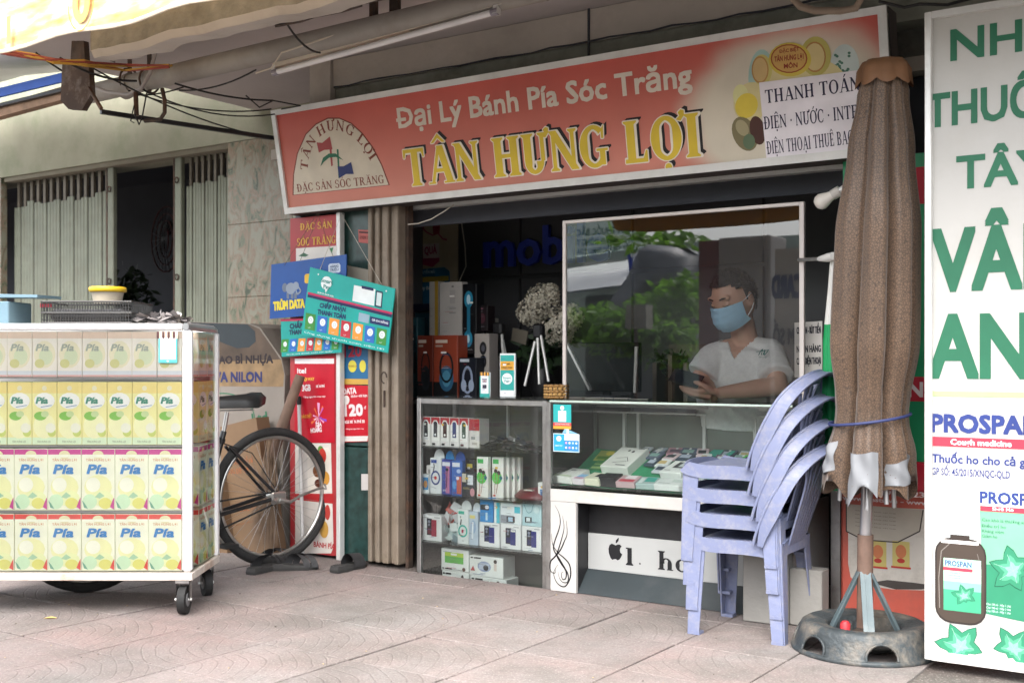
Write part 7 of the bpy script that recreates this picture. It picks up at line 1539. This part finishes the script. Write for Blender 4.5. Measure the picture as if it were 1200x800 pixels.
# poster inside on the left
Yp = 6.0; F = front(Yp)
t = empty('shop_poster', F.p(*F.px(510, 370), 0), 'pale poster with a dancing pink gift figure inside the shop', 'poster')
g = MB(); g.slab([F.p(*F.px(*q), 0) for q in ((483, 246), (536, 244), (536, 365), (483, 368))], (0, .01, 0), C('9a8c74')); part('sheet', g, t)
g = MB(); pk = C('8a2c4c')
F.pxpoly(g, [(493, 290), (504, 285), (515, 290), (515, 306), (507, 313), (495, 310), (491, 300)], pk, 1); F.pxpoly(g, [(507, 262), (516, 260), (515, 274), (508, 276)], C('7a2430'), 1.5); F.line(g, [F.px(*q) for q in ((508, 276), (500, 272), (496, 268), (497, 262))], .01, pk, 2); F.line(g, [F.px(*q) for q in ((514, 274), (519, 280), (524, 281))], .01, pk, 2)
F.pxpoly(g, [(496, 286), (515, 285), (515, 302), (496, 303)], C('a89a94'), 2); F.tpx(g, 'QUÀ', (498, 298), (512, 297), (498, 289), pk, 3, off=.03)
F.pxpoly(g, [(488, 316), (521, 313), (527, 318), (527, 355), (488, 356)], C('1f5c7c'), 1); F.tpx(g, 'KHUYẾN MÃI', (491, 321), (510, 320), (491, 317.5), C('b8c8d0'), 2); F.pxpoly(g, [(489, 325), (526, 323), (526, 329), (489, 331)], C('9a8430'), 1.5); F.tpx(g, 'Nạp thẻ trúng quà', (491, 340), (522, 338), (491, 335), C('b8c8d0'), 2); part('print', g, t)
g = MB(); F.pxpoly(g, [(482, 356), (541, 354), (541, 362), (482, 364)], C('1c2448'), -8); g = MB(); g.box(sx(482, 5.95), sx(541, 5.95), 5.90, 5.99, sz(482, 366, 5.95), sz(482, 357, 5.95), C('1c2040')); g.box(sx(482, 5.95), sx(505, 5.95), 5.92, 5.99, .1, sz(482, 367, 5.95), C('2c5a6a')); solo('wall_ledge', g, 'narrow navy wall ledge below the gift poster', 'shelf')
# tripods, monitor, flowers
t = empty('camera_tripod', at(590, 470, Y=5.6), 'small tripod with silver legs standing on the shop shelf', 'tripod')
for (a, b_) in (((581, 405), (571, 440)), ((588, 392), (590, 418)), ((589, 398), (597, 440))): g = MB(); g.tube([at(*a, Y=5.5), at(*b_, Y=5.45)], .009, alu, 8); part('leg', g, t)
g = MB(); q = at(585, 388, Y=5.5); g.box(q.x-.03, q.x+.03, q.y-.03, q.y+.03, q.z-.02, q.z+.05, blackm, .01); part('head', g, t)
t = empty('camera_tripod', at(628, 465, Y=5.5), 'taller tripod with silver legs in front of the flowers', 'tripod')
for (a, b_) in (((634, 393), (643, 447)), ((627, 400), (615, 452)), ((630, 396), (632, 450))): g = MB(); g.tube([at(*a, Y=5.35), at(*b_, Y=5.3)], .008, alu, 8); part('leg', g, t)
g = MB(); q = at(631, 392, Y=5.36); g.box(q.x-.03, q.x+.03, q.y-.02, q.y+.03, q.z-.02, q.z+.06, blackm, .01); part('head', g, t)
t = empty('flower_vase', at(630, 440, Y=5.7), 'dark vase of white hydrangea clusters left of the glass screen', 'flowers')
wf_ = mat('white_petal', (.58, .54, .44), .7, 0, .25, 30); rb = random.Random(31)
for (px, py, r) in ((636, 352, .10), (622, 366, .085), (655, 385, .10), (667, 372, .08), (645, 343, .05)):
    c_ = at(px, py, Y=5.6); g = MB()
    for k in range(150):
        d_ = V(rb.gauss(0, 1), rb.gauss(0, 1), rb.gauss(0, 1)).normalized(); p = c_+d_*r*rb.uniform(.75, 1.05)*V(1, 1, .85).length/1.65
        a = d_.cross(V(rb.gauss(0, 1), rb.gauss(0, 1), rb.gauss(0, 1))).normalized()*.018; q = d_.cross(a)
        for s_ in (1, -1): g.add([p, p+a*s_*.7+q*.5, p+a*s_*1.1+d_*.006, p+a*s_*.7-q*.5], [(0, 1, 2, 3)], wf_)
        g.add([p, p+q*.7+a*.5, p+q*1.1+d_*.006, p+q*.7-a*.5], [(0, 1, 2, 3)], wf_)
    part('flower_head', g, t)
g = MB(); leaf_cloud(g, at(636, 408, Y=5.75), (.16, .12, .13), 160, .10, leafd, rb); c_ = at(636, 430, Y=5.75)
part('leaves', g, t); g = MB(); g.lathe((c_.x, c_.y, .885), [(.05, 0), (.075, .06), (.06, .16), (.045, .2), (.05, .22)], blackm, 20); part('vase', g, t)
g = MB(); rb = random.Random(32)
for k in range(40): pass
g = MB(); Fk = front(5.62); g.slab([Fk.p(*Fk.px(*q), 0) for q in ((601, 384), (619, 388), (616, 404), (599, 399))], (0, .004, 0), C('6a6458')); solo('paper_card', g, 'tilted beige card among the tripods in the shop', 'card')
g = MB(); g.slab([Fk.p(*Fk.px(*q), 30) for q in ((573, 372), (585, 373), (586, 390), (575, 400), (572, 388))], (0, .02, 0), C('8a8680')); solo('figurine', g, 'small pale ornament on the shelf beside the tripod', 'ornament')
t = empty('monitor', at(706, 458, Y=5.12), 'black monitor standing behind the glass screen on the counter', 'monitor')
g = MB(); a, b_ = at(664, 402, Y=5.10), at(749, 456, Y=5.10); g.box(a.x, b_.x, 5.10, 5.13, .955, a.z, mat('monitor_black', (.012, .012, .013), .15), .004); part('panel', g, t)
g = MB(); g.box((a.x+b_.x)/2-.1, (a.x+b_.x)/2+.1, 5.08, 5.2, .923, .935, blackm); g.box((a.x+b_.x)/2-.02, (a.x+b_.x)/2+.02, 5.14, 5.16, .93, 1.0, blackm); part('stand', g, t)
t = empty('phone_stand', at(680, 455, Y=4.98), 'slanted silver bar stand behind the glass beside the basket', 'stand')
g = MB(); g.bar(at(664, 402, Y=4.95), at(692, 457, Y=4.93), .016, .012, alu); part('bar', g, t)
g = MB(); g.bar(at(746, 406, Y=4.97), at(744, 460, Y=4.97), .014, .012, alu, (0, 1, 0)); part('post', g, t)
t = empty('pigeonhole_shelf', at(785, 450, Y=5.5), 'pale arched pigeonhole shelf behind the man with the phone', 'shelf')
for px in (772, 790, 808): g = MB(); q = at(px, 462, Y=5.55); g.box(q.x-.012, q.x+.012, 5.5, 5.7, .88, .88+.26-.04*abs(px-790)/18, C('6a5f50')); part('divider', g, t)
g = MB(); q = at(768, 462, Y=5.55); q2 = at(812, 462, Y=5.55); g.box(q.x, q2.x, 5.71, 5.72, .88, 1.2, C('4a4238')); g.box(q.x, q2.x, 5.5, 5.7, .86, .878, C('6a5f50')); part('board', g, t)
g = MB(); leaf_cloud(g, at(783, 425, Y=5.6), (.12, .05, .08), 140, .05, leafd, random.Random(5)); solo('trailing_plant', g, 'small trailing plant over the pigeonhole shelf', 'plant')

# ================================================================ the man behind the glass
skin = mat('skin', (.62, .37, .27), .5, 0, .07, 12); bpy.data.materials['skin'].node_tree.nodes['Principled BSDF'].inputs['Subsurface Weight'].default_value = .08
def solid(mb, name, vox, mats_fn=None, smooth_it=2, mats=()):
    me = mb.mesh(name); o = bpy.data.objects.new('temp', me); COL.objects.link(o)
    m1 = o.modifiers.new('r', 'REMESH'); m1.mode = 'VOXEL'; m1.voxel_size = vox
    m2 = o.modifiers.new('s', 'SMOOTH'); m2.factor = .5; m2.iterations = smooth_it
    dg = bpy.context.evaluated_depsgraph_get(); dg.update(); ev = o.evaluated_get(dg)
    me2 = bpy.data.meshes.new_from_object(ev); vs = [v.co.copy() for v in me2.vertices]; fs = [list(p.vertices) for p in me2.polygons]
    bpy.data.objects.remove(o); bpy.data.meshes.remove(me); bpy.data.meshes.remove(me2)
    return vs, fs
def limb(mb, P, Rr, m, n=16, sq=1.0, up=None):
    P = [Vector(p) for p in P]; mb.tube(P, Rr, m, n, True, sq, up)
    for p, r in ((P[0], Rr[0]), (P[-1], Rr[-1])): mb.ball(p, r*.98, m, 12, 8)
man = empty('person', (-2.02, 5.22, -.14), 'man in grey v-neck shirt and blue face mask looking at a phone behind the counter', 'person')
HC = at(860, 349, Y=5.17)                         # centre of the head
HR = .118
def hx(px, py, Y): return at(px, py, Y=Y)
neck0 = hx(874, 400, 5.26); chest = hx(866, 430, 5.24); 
shL = hx(838, 420, 5.20); shR = hx(902, 416, 5.28)   # left / right as seen
# --- head with face, turned down towards the phone
g = MB()
g.ball((0, 0, 0), .1, skin, 26, 18, (.78, .98, 1.12)); 
hd_ = len(g.v)
g.ball((0, -.055, -.055), .062, skin, 18, 12, (.95, .85, 1.0)); g.ball((0, -.04, -.095), .045, skin, 16, 10, (1, .9, .75))
g.ball((0, -.092, -.02), .014, skin, 12, 8, (.95, 1.1, 1.5)); g.ball((0, -.098, -.036), .014, skin, 12, 8, (1.2, 1, .8))
for s_ in (-1, 1):
    g.ball((s_*.036, -.082, .032), .02, skin, 12, 8, (1.3, .6, .5)); g.ball((s_*.042, -.068, -.025), .022, skin, 12, 8, (1, .8, .9))
    g.ball((s_*.079, .008, -.01), .028, skin, 14, 10, (.32, .7, 1.15)); g.ball((s_*.033, -.084, .006), .0135, skin, 12, 8, (1.2, .7, .7))
yaw, pitch = R_(-20), R_(25)
HM = Matrix.Translation(HC) @ Matrix.Rotation(yaw, 4, 'Z') @ Matrix.Rotation(pitch, 4, 'X') @ Matrix.Scale(HR/.1, 4)
g.xf(HM); body = g
limb(body, [neck0+V(0, .02, -.06), HC+V(.01, .05, -.07)], [.066, .058], skin, 18)
# torso under the shirt
tor = lambda k: [hx(868, 402, 5.26)+V(0, .01, 0), hx(867, 415, 5.26), hx(866, 440, 5.25), hx(865, 470, 5.25), hx(865, 500, 5.26)]
body.tube(tor(0), [.085, .165, .185, .18, .18], skin, 24, True, .55, (0, 1, 0))
for s0, s1 in ((shL, chest), (shR, chest)): limb(body, [s0, s0.lerp(hx(868, 408, 5.26), .6)], [.062, .07], skin, 14)
elL = hx(818, 447, 5.12); wrL = hx(845, 462, 4.985); elR = hx(912, 452, 5.14); wrR = hx(845, 460, 4.97)
limb(body, [shL, elL], [.056, .044], skin); limb(body, [elL, elL.lerp(wrL, .4), wrL+V(-.05, .02, -.01)], [.043, .040, .028], skin)
limb(body, [shR, shR.lerp(elR, .5), elR], [.058, .052, .046], skin); limb(body, [elR, elR.lerp(wrR, .35), wrR], [.046, .044, .029], skin)
def hand(base_, fwd, palm_n, side, curl, spread=.018, sc=1.0):
    """palm plus four bent fingers of different length and a thumb from the palm's side"""
    fwd = Vector(fwd).normalized(); palm_n = Vector(palm_n); palm_n = (palm_n-fwd*palm_n.dot(fwd)).normalized(); lat = fwd.cross(palm_n).normalized()*side
    b = Vector(base_); m = skin
    for k in range(4):
        o = (k-1.5)*.0195*sc; body.tube([b+lat*o*.5, b+fwd*.045*sc+lat*o, b+fwd*.085*sc+lat*o], [.017*sc, .0135*sc, .0115*sc], m, 10)
        L_ = (.062, .074, .078, .070)[3-k]*sc; p = b+fwd*.085*sc+lat*o; d = fwd; pts = [p]; cu = curl[k] if isinstance(curl, (list, tuple)) else curl
        for j in range(3):
            a = R_(cu)*(j+1)/2; d2 = (fwd*math.cos(a)+palm_n*math.sin(a)+lat*(k-1.5)*.04).normalized(); p = p+d2*L_*(.42, .32, .26)[j]; pts.append(p)
        body.tube(pts, [.0108*sc, .0098*sc, .0088*sc, .0072*sc], m, 10); body.ball(pts[-1], .0072*sc, m, 8, 6)
    t0 = b+fwd*.025*sc+lat*-.028*sc; t1 = t0+(fwd*.6+lat*-.75+palm_n*.35).normalized()*.036*sc; t2 = t1+(fwd*.85+lat*-.1+palm_n*.45).normalized()*.032*sc; t3 = t2+(fwd*.9+lat*.3+palm_n*.2).normalized()*.024*sc
    body.tube([t0, t1, t2, t3], [.017*sc, .0135*sc, .0115*sc, .009*sc], m, 10); body.ball(t3, .009*sc, m, 8, 6)
ph_c = hx(804, 445, 4.925)
hand(wrR+V(-.005, -.005, .004), (hx(808, 459, 4.95)-wrR), (-.1, .15, 1), 1, (10, 14, 18, 24), sc=1.08)
hand(wrL+V(-.045, -.01, -.012), (-.8, -.25, .08), (0, .2, 1), -1, (35, 32, 30, 30), sc=1.0)
vs, fs = solid(body, 'body', .0058, smooth_it=2)
g = MB(); g.add(vs, fs, skin, True); pb_ = part('body', g, man)
# shirt
shm = mat('heather_grey_cloth', (.80, .805, .79), .95, 0, .07, 60, .25, 25)
g = MB(); T_ = tor(0); T_[0] = T_[0]+V(0, 0, -.002)
g.tube([T_[0]+V(0, 0, .01), T_[0]+V(0, 0, -.02), T_[1], T_[2], T_[3], T_[4]], [.092, .115, .18, .205, .205, .21], shm, 30, True, .6, (0, 1, 0))
for s0, e0, f in ((shL, elL, .72), (shR, elR, .75)):
    q = s0.lerp(e0, f); limb(g, [s0.lerp(hx(868, 404, 5.26), .75)+V(0, 0, -.005), s0], [.06, .075], shm, 18); g.tube([s0, s0.lerp(q, .5), q], [.076, .077, .08], shm, 20); g.ball(s0, .075, shm)
vs, fs = solid(g, 'shirt', .006, smooth_it=3)
# folds pressed into the cloth
out = []
for v in vs:
    d = V(v.x-T_[2].x, v.y-T_[2].y, 0); d = d.normalized() if d.length > 0 else d
    a = noise.noise(Vector((v.x*9, v.y*9, v.z*5)))*.010+noise.noise(Vector((v.x*22+v.z*14, v.y*20, v.z*12)))*.006; out.append(v+d*a)
ncx, ncz = hx(866, 403, 5.2).x, hx(866, 403, 5.2).z
keep = []
for f in fs:
    c_ = sum((out[i] for i in f), V(0, 0, 0))/len(f)
    if c_.z > ncz-.075 and abs(c_.x-ncx) < (c_.z-(ncz-.075))*.62 and c_.y < T_[0].y+.0 and c_.z < ncz+.1: continue
    if c_.z > T_[0].z+.004 and abs(c_.x-T_[0].x) < .08: continue
    keep.append(f)
g = MB(); g.add(out, keep, shm, True); so2 = part('shirt', g, man)
md = so2.modifiers.new('cloth thickness', 'SOLIDIFY'); md.thickness = .004; md.offset = 1
g = MB(); q = hx(889, 409, 5.1); Fs = front(0)
FL = Pn(V(hx(884, 416, 5.065).x, T_[2].y-.133, hx(884, 416, 5.065).z), (1, .18, 0), (0, 0, 1)); tc_ = C('3f7a74')
FL.line(g, [(0, 0), (.01, .02), (.02, .028), (.012, .0)], .004, tc_, 2); FL.line(g, [(.02, .0), (.03, .026), (.026, .0), (.045, .02)], .004, tc_, 2); FL.line(g, [(-.01, .016), (.05, .024)], .003, tc_, 2); FL.text(g, 'Shop', .0, -.012, .008, tc_, .04, 2, .0); part('shirt_print', g, man)
# mask
mk = mat('blue_mask_cloth', (.40, .66, .85), .8, 0, .05, 30); g = MB(); nu, nv = 18, 12; vs = []
for i in range(nu+1):
    for j in range(nv+1):
        u = i/nu*2-1; v = j/nv; a = u*1.12; r = .117+.014*math.sin(PI*v)*(1-u*u)+.003*math.sin(v*PI*8)*(1-u*u)
        x = .088*math.sin(a)*(1+.02*v); y = -(r+.012*(1-u*u))*math.cos(a)*.98+.008; z = .008-.112*v*(1-.25*abs(u)**2)-.012*abs(u)-.004*math.cos(u*3)
        y += .018*max(0, v-.7)/.3; vs.append((x, y, z))
g.add(vs, [(i*(nv+1)+j, (i+1)*(nv+1)+j, (i+1)*(nv+1)+j+1, i*(nv+1)+j+1) for i in range(nu) for j in range(nv)], mk, True)
g.xf(HM); mo = part('face_mask', g, man)
g = MB(); 
for s_ in (-1, 1):
    for (z0, z1) in ((-.006, .012), (-.075, -.03)): g.tube([(s_*.074, -.045, z0), (s_*.086, -.01, (z0+z1)/2+.004), (s_*.085, .014, z1)], .0016, C('e4e8ea'), 5)
g.xf(HM); part('ear_loop', g, man)
# hair
hm = mat('short_dark_hair', (.045, .04, .038), .75, 0, .4, 60, .6, 160); g = MB(); nu, nv = 40, 18; vs = []; fs = []
for i in range(nu+1):
    for j in range(nv+1):
        a = 2*PI*i/nu; el = R_(90)-R_(128)*j/nv; k = 1.045+.015*noise.noise(Vector((math.cos(a)*6, math.sin(a)*6, el*6))); x = .1*.80*k*math.cos(el)*math.sin(a); y = .1*1.0*k*math.cos(el)*-math.cos(a); z = .1*1.13*k*math.sin(el)
        vs.append((x, y, z))
def hl(a):    # hairline height by direction (0 = face)
    c_ = math.cos(a); return .035+.04*min(1, c_*1.5) if c_ > .12 else (-.012 if c_ > -.15 else -.012-.06*min(1, (-c_-.15)*2.5))
for i in range(nu):
    for j in range(nv):
        a = 2*PI*(i+.5)/nu; z = (vs[i*(nv+1)+j][2]+vs[i*(nv+1)+j+1][2])/2
        if z > hl(a): fs.append((i*(nv+1)+j, (i+1)*(nv+1)+j, (i+1)*(nv+1)+j+1, i*(nv+1)+j+1))
g.add(vs, fs, hm, True)
rb = random.Random(77)
for k in range(1500):
    a = rb.uniform(0, 2*PI); el = math.asin(rb.uniform(-.3, 1)); x, y, z = .084*math.cos(el)*math.sin(a), -.105*math.cos(el)*math.cos(a), .119*math.sin(el)
    if z < hl(a)-.004: continue
    p = V(x, y, z); d = V(x, y*.9, z+.03).normalized(); s_ = d.cross(V(rb.gauss(0, 1), rb.gauss(0, 1), rb.gauss(0, 1))).normalized()*.0016
    tip = p+(d*.7+V(0, -.35, .1)+V(rb.gauss(0, .3), rb.gauss(0, .3), rb.gauss(0, .3))).normalized()*.014; g.add([p-s_, p+s_, tip], [(0, 1, 2)], hm)
g.xf(HM); part('hair', g, man)
g = MB(); 
for s_ in (-1, 1):
    g.tube([(s_*.018, -.0985, .030), (s_*.034, -.098, .036), (s_*.052, -.085, .033)], [.0025, .0035, .0018], hm, 6)
    g.tube([(s_*.022, -.0955, .004), (s_*.034, -.0955, .000), (s_*.047, -.087, .003)], [.0012, .0018, .0012], hm, 5)
g.xf(HM); part('eyebrows', g, man)
t = empty('mobile_phone', ph_c, 'black mobile phone held by the man', 'phone')
PM = Matrix.Translation(ph_c+V(0, 0, .008)) @ Matrix.Rotation(R_(14), 4, 'Y') @ Matrix.Rotation(R_(48), 4, 'X') @ Matrix.Rotation(R_(90), 4, 'Z')
g = MB(); g.box(-.04, .04, -.078, .078, -.005, .005, mat('phone_case', (.012, .012, .014), .3), .004); g.xf(PM); part('case', g, t)
g = MB(); g.box(-.036, .036, -.072, .072, .0052, .0062, mat('phone_screen', (.02, .02, .03), .1)); g.xf(PM); part('screen', g, t)
g = MB(); g.tube([V(-2.3, 5.5, -.14), V(-2.1, 5.45, -.14)], .01, blackm); 
st_ = V(man.location.x, 5.32, 0)
g = MB(); g.lathe((st_.x, st_.y, .28), [(.0, 0), (.17, 0), (.18, .02), (.17, .04), (0, .045)], C('5a2c2c', .5, 'plastic'), 24)
for a in (45, 135, 225, 315): g.tube([(st_.x+.12*math.cos(R_(a)), st_.y+.12*math.sin(R_(a)), .285), (st_.x+.18*math.cos(R_(a)), st_.y+.18*math.sin(R_(a)), -.138)], .014, C('5a2c2c', .5, 'plastic'), 8)
solo('stool', g, 'low plastic stool the man sits on behind the counter', 'stool')
g = MB(); hipc = V(st_.x, 5.30, .38)
for s_ in (-1, 1): kn = hipc+V(s_*.16, -.02, -.02)+V(0, .40, .02); limb(g, [hipc+V(s_*.08, 0, 0), kn], [.09, .065], C('23262e', .8)); limb(g, [kn, kn+V(0, .02, -.42)], [.062, .045], C('23262e', .8))
limb(g, [hipc, hipc+V(0, -.02, .16)], [.15, .17], C('23262e', .8)); vs, fs = solid(g, 'trousers', .012); g = MB(); g.add(vs, fs, C('23262e', .8), True); part('trousers', g, man)

# ================================================================ across the street (mirrored in the glass screen)
YG_ = 4.86
def rf(px, py, Yd):
    p = at(px, py, Y=2*YG_-Yd); return V(p.x, Yd, p.z)
def opp(name, label, cat, P, Yd, th, m, group=None, prints=None):
    o = empty(name, rf(*P[0], Yd)*1.0, label, cat, group); g = MB(); g.slab([rf(*q, Yd) for q in P], (0, -th, 0), m); part('panel', g, o)
    if prints: g = MB(); prints(g, Pn((0, Yd+.004, 0), (-1, 0, 0), (0, 0, 1))); part('lettering', g, o)
    return o
bw_ = empty('opposite_house', (-12, -11.2, 0), 'pale green house front across the street with white awnings', 'building')
g = MB(); g.box(-30, 14, -11.6, -11.2, -.12, 3.5, mat('opposite_wall', (.34, .40, .36), .8, 0, .15, 1)); part('wall', g, bw_)
for k in range(8): g = MB(); g.box(-26+k*4.6, -24.6+k*4.6+.8, -11.2, -11.12, 0, 2.5, mat('opposite_door', (.03, .045, .04), .6)); part('door', g, bw_)
for k in range(8): g = MB(); g.box(-26+k*4.6, -24+k*4.6, -11.2, -11.0, 2.7, 3.2, C('c8ccc4')); part('shop_board', g, bw_)
g = MB(); g.box(-30, 14, -11.2, -3.2, -.13, .0, concrete); struct('far_pavement', g)
Yd = -8.0
def pr_(g, F):
    gr = C('2c6a58')
    for (y, h, s_) in ((272, .12, 'NHÀ THUỐC BẮC'), (284, .12, 'KHÁM BỆNH ĐÔNG Y'), (294, .10, 'HỐT THUỐC THEO TOA')):
        a = rf(742, y, Yd); b_ = rf(676, y, Yd); F.text(g, s_, -max(a.x, b_.x), a.z, h, gr, abs(a.x-b_.x), 1, .02)
opp('opposite_sign', 'pale green sign board across the street with dark green writing', 'sign', [(640, 250), (751, 250), (751, 289), (640, 306)], Yd, .1, C('dcefe4'), prints=pr_)
g = MB(); A, B = rf(640, 345, -7.2), rf(735, 333, -7.2); C1, D1 = rf(775, 300, -8.6), rf(640, 318, -8.6); g.add([A, B, C1, D1], [(0, 1, 2, 3)], C('f6f7f8')); g.add([p-V(0, 0, .03) for p in (A, B, C1, D1)], [(0, 1, 2, 3)], C('9aa8b0')); solo('street_awning', g, 'white shop awning across the street below the green sign', 'awning')
def pr2(g, F): a = rf(765, 316, -7.9); b_ = rf(740, 316, -7.9); F.text(g, 'THỊT', -max(a.x, b_.x), a.z-.0, .30, C('e4e6ee'), abs(a.x-b_.x), 1, .04)
opp('opposite_sign', 'blue sign with white capitals across the street', 'sign', [(735, 298), (775, 296), (772, 318), (738, 324)], -7.9, .08, C('27409a'), prints=pr2)
def pr3(g, F): a = rf(940, 345, .2); b_ = rf(912, 345, .2); F.text(g, 'CARD', -max(a.x, b_.x), a.z-.02, .20, C('27386a'), abs(a.x-b_.x)*1.25, 1, .04); F.text(g, 'SIM SỐ', -max(a.x, b_.x), a.z-.42, .14, C('4a4a58'), abs(a.x-b_.x)*1.2, 1, .03)
opp('pavement_sign', 'grey pavement sign lettered CARD facing the shop front', 'sign', [(908, 292), (975, 288), (975, 480), (908, 480)], .2, .06, C('b4b0aa'), prints=pr3)
t = empty('signal_cabinet', (rf(865, 400, -.3).x, -.3, -.13), 'tall grey street cabinet with a dark red side facing the shop', 'cabinet')
g = MB(); a, b_ = rf(842, 279, -.3), rf(903, 290, -.3); g.box(a.x, b_.x, -.7, -.3, -.12, a.z, C('8e8a88', .5), .01); part('body', g, t)
g = MB(); a2 = rf(819, 283, -.31); g.box(a2.x, a.x-.004, -.7, -.31, -.12, a2.z, C('6a4246', .6)); part('side_door', g, t)
# grey rain cover over a parked motorbike
t = empty('covered_motorbike', (rf(768, 400, -3.2).x, -3.2, -.12), 'motorbike under a grey rain cover across the street', 'motorbike')
g = MB(); prof = [(716, 392), (724, 362), (750, 325), (772, 287), (800, 290), (818, 300), (819, 372), (800, 385)]; Q = [rf(*q, -3.4) for q in prof]; ctr = sum(Q, V(0, 0, 0))/len(Q)
vs = []; m_ = len(Q)
for (k, dy) in ((1.0, 0), (.97, .35), (.8, .6), (.0, .72)):
    for q in Q: p = ctr+(q-ctr)*k; vs.append(V(p.x, -3.5+dy+.05*math.sin(p.x*9+p.z*7), p.z))
for (k, dy) in ((.97, -.4), ):
    for q in Q: p = ctr+(q-ctr)*k; vs.append(V(p.x, -3.5+dy, p.z))
g.add(vs, [(i*m_+j, i*m_+(j+1) % m_, (i+1)*m_+(j+1) % m_, (i+1)*m_+j) for i in range(3) for j in range(m_)]+[(j, (j+1) % m_, 4*m_+(j+1) % m_, 4*m_+j) for j in range(m_)], mat('grey_rain_cover', (.13, .14, .16), .4, 0, .3, 5), True); part('cover', g, t)
q = rf(760, 400, -3.4)
for dx in (-.6, .6): g = MB(); g.tube([(q.x+dx+.28*math.cos(k*PI/12), -3.4, .18+.28*math.sin(k*PI/12)) for k in range(25)], .05, black, 8, False); part('wheel', g, t)
rb = random.Random(14)
hg = empty('planter_hedge', (rf(720, 410, -2).x, -2.0, -.12), 'leafy green potted shrubs along the kerb across from the shop', 'hedge')
for i, (px, py, w2, h2, Yd_) in enumerate(((690, 378, .55, .20, -1.8), (730, 382, .35, .22, -1.6), (770, 372, .45, .35, -2.0), (800, 352, .25, .35, -2.2), (660, 385, .4, .2, -1.8), (745, 398, .8, .2, -1.5), (780, 400, .4, .25, -1.6))):
    g = MB(); c_ = rf(px, py, Yd_); leaf_cloud(g, c_, (w2, .35, h2), 520, .13, leafm, rb); part('shrub', g, hg)
g = MB(); c_ = rf(720, 420, -1.8); g.box(c_.x-1.4, c_.x+1.2, -2.2, -1.5, -.12, .55, C('5a5248')); part('planter', g, hg)
g = MB(); P = [rf(734, 357, -1.0), rf(757, 357, -1.0), rf(757, 385, -1.0), rf(732, 385, -1.0)]; g.slab(P, (0, -.15, 0), C('8a8a80')); g.tube([(P[3].x+.1, -1.07, P[3].z), (P[3].x+.1, -1.07, -.12)], .02, rust); solo('meter_box', g, 'beige box on a post among the shrubs across the street', 'box')
# mustard awning over the kerb, above the frame
t = empty('mustard_awning', (-2.2, 1.6, 2.6), 'mustard fabric awning edge hanging over the kerb', 'awning')
g = MB(); Ya = 1.4; A = [rf(x, y, Ya) for x, y in ((716, 258), (722, 270), (760, 272), (800, 269), (850, 266), (900, 262), (945, 257))]; B = [rf(x, y, Ya) for x, y in ((716, 243), (722, 243), (760, 241), (800, 239), (850, 236), (900, 233), (945, 228))]
vs = []
for p, q in zip(A, B): vs += [p, q+V(0, 0, .02), V(q.x, Ya+.7, q.z+.14)]
g.add(vs, [(3*k+j, 3*k+3+j, 3*k+4+j, 3*k+1+j) for k in range(len(A)-1) for j in (0, 1)], C('9a6f28', .8)); part('cloth', g, t)
g = MB(); leaf_cloud(g, rf(785, 285, -5), (.5, .3, .18), 60, .25, leafm, rb); leaf_cloud(g, rf(745, 280, -5), (.5, .3, .12), 40, .25, leafm, rb); c_ = rf(775, 285, -5); g.tube([(c_.x, -5.2, -.12), (c_.x+.1, -5.2, 2.2), (c_.x, -5.1, c_.z+.2)], [.07, .05, .03], C('4a4034', .9), 10); g2 = g
solo('street_tree', g, 'thin street tree with broad leaves across the road', 'tree')
for k, (px, lb) in enumerate(((905, 'left'), (870, 'right'))): pass
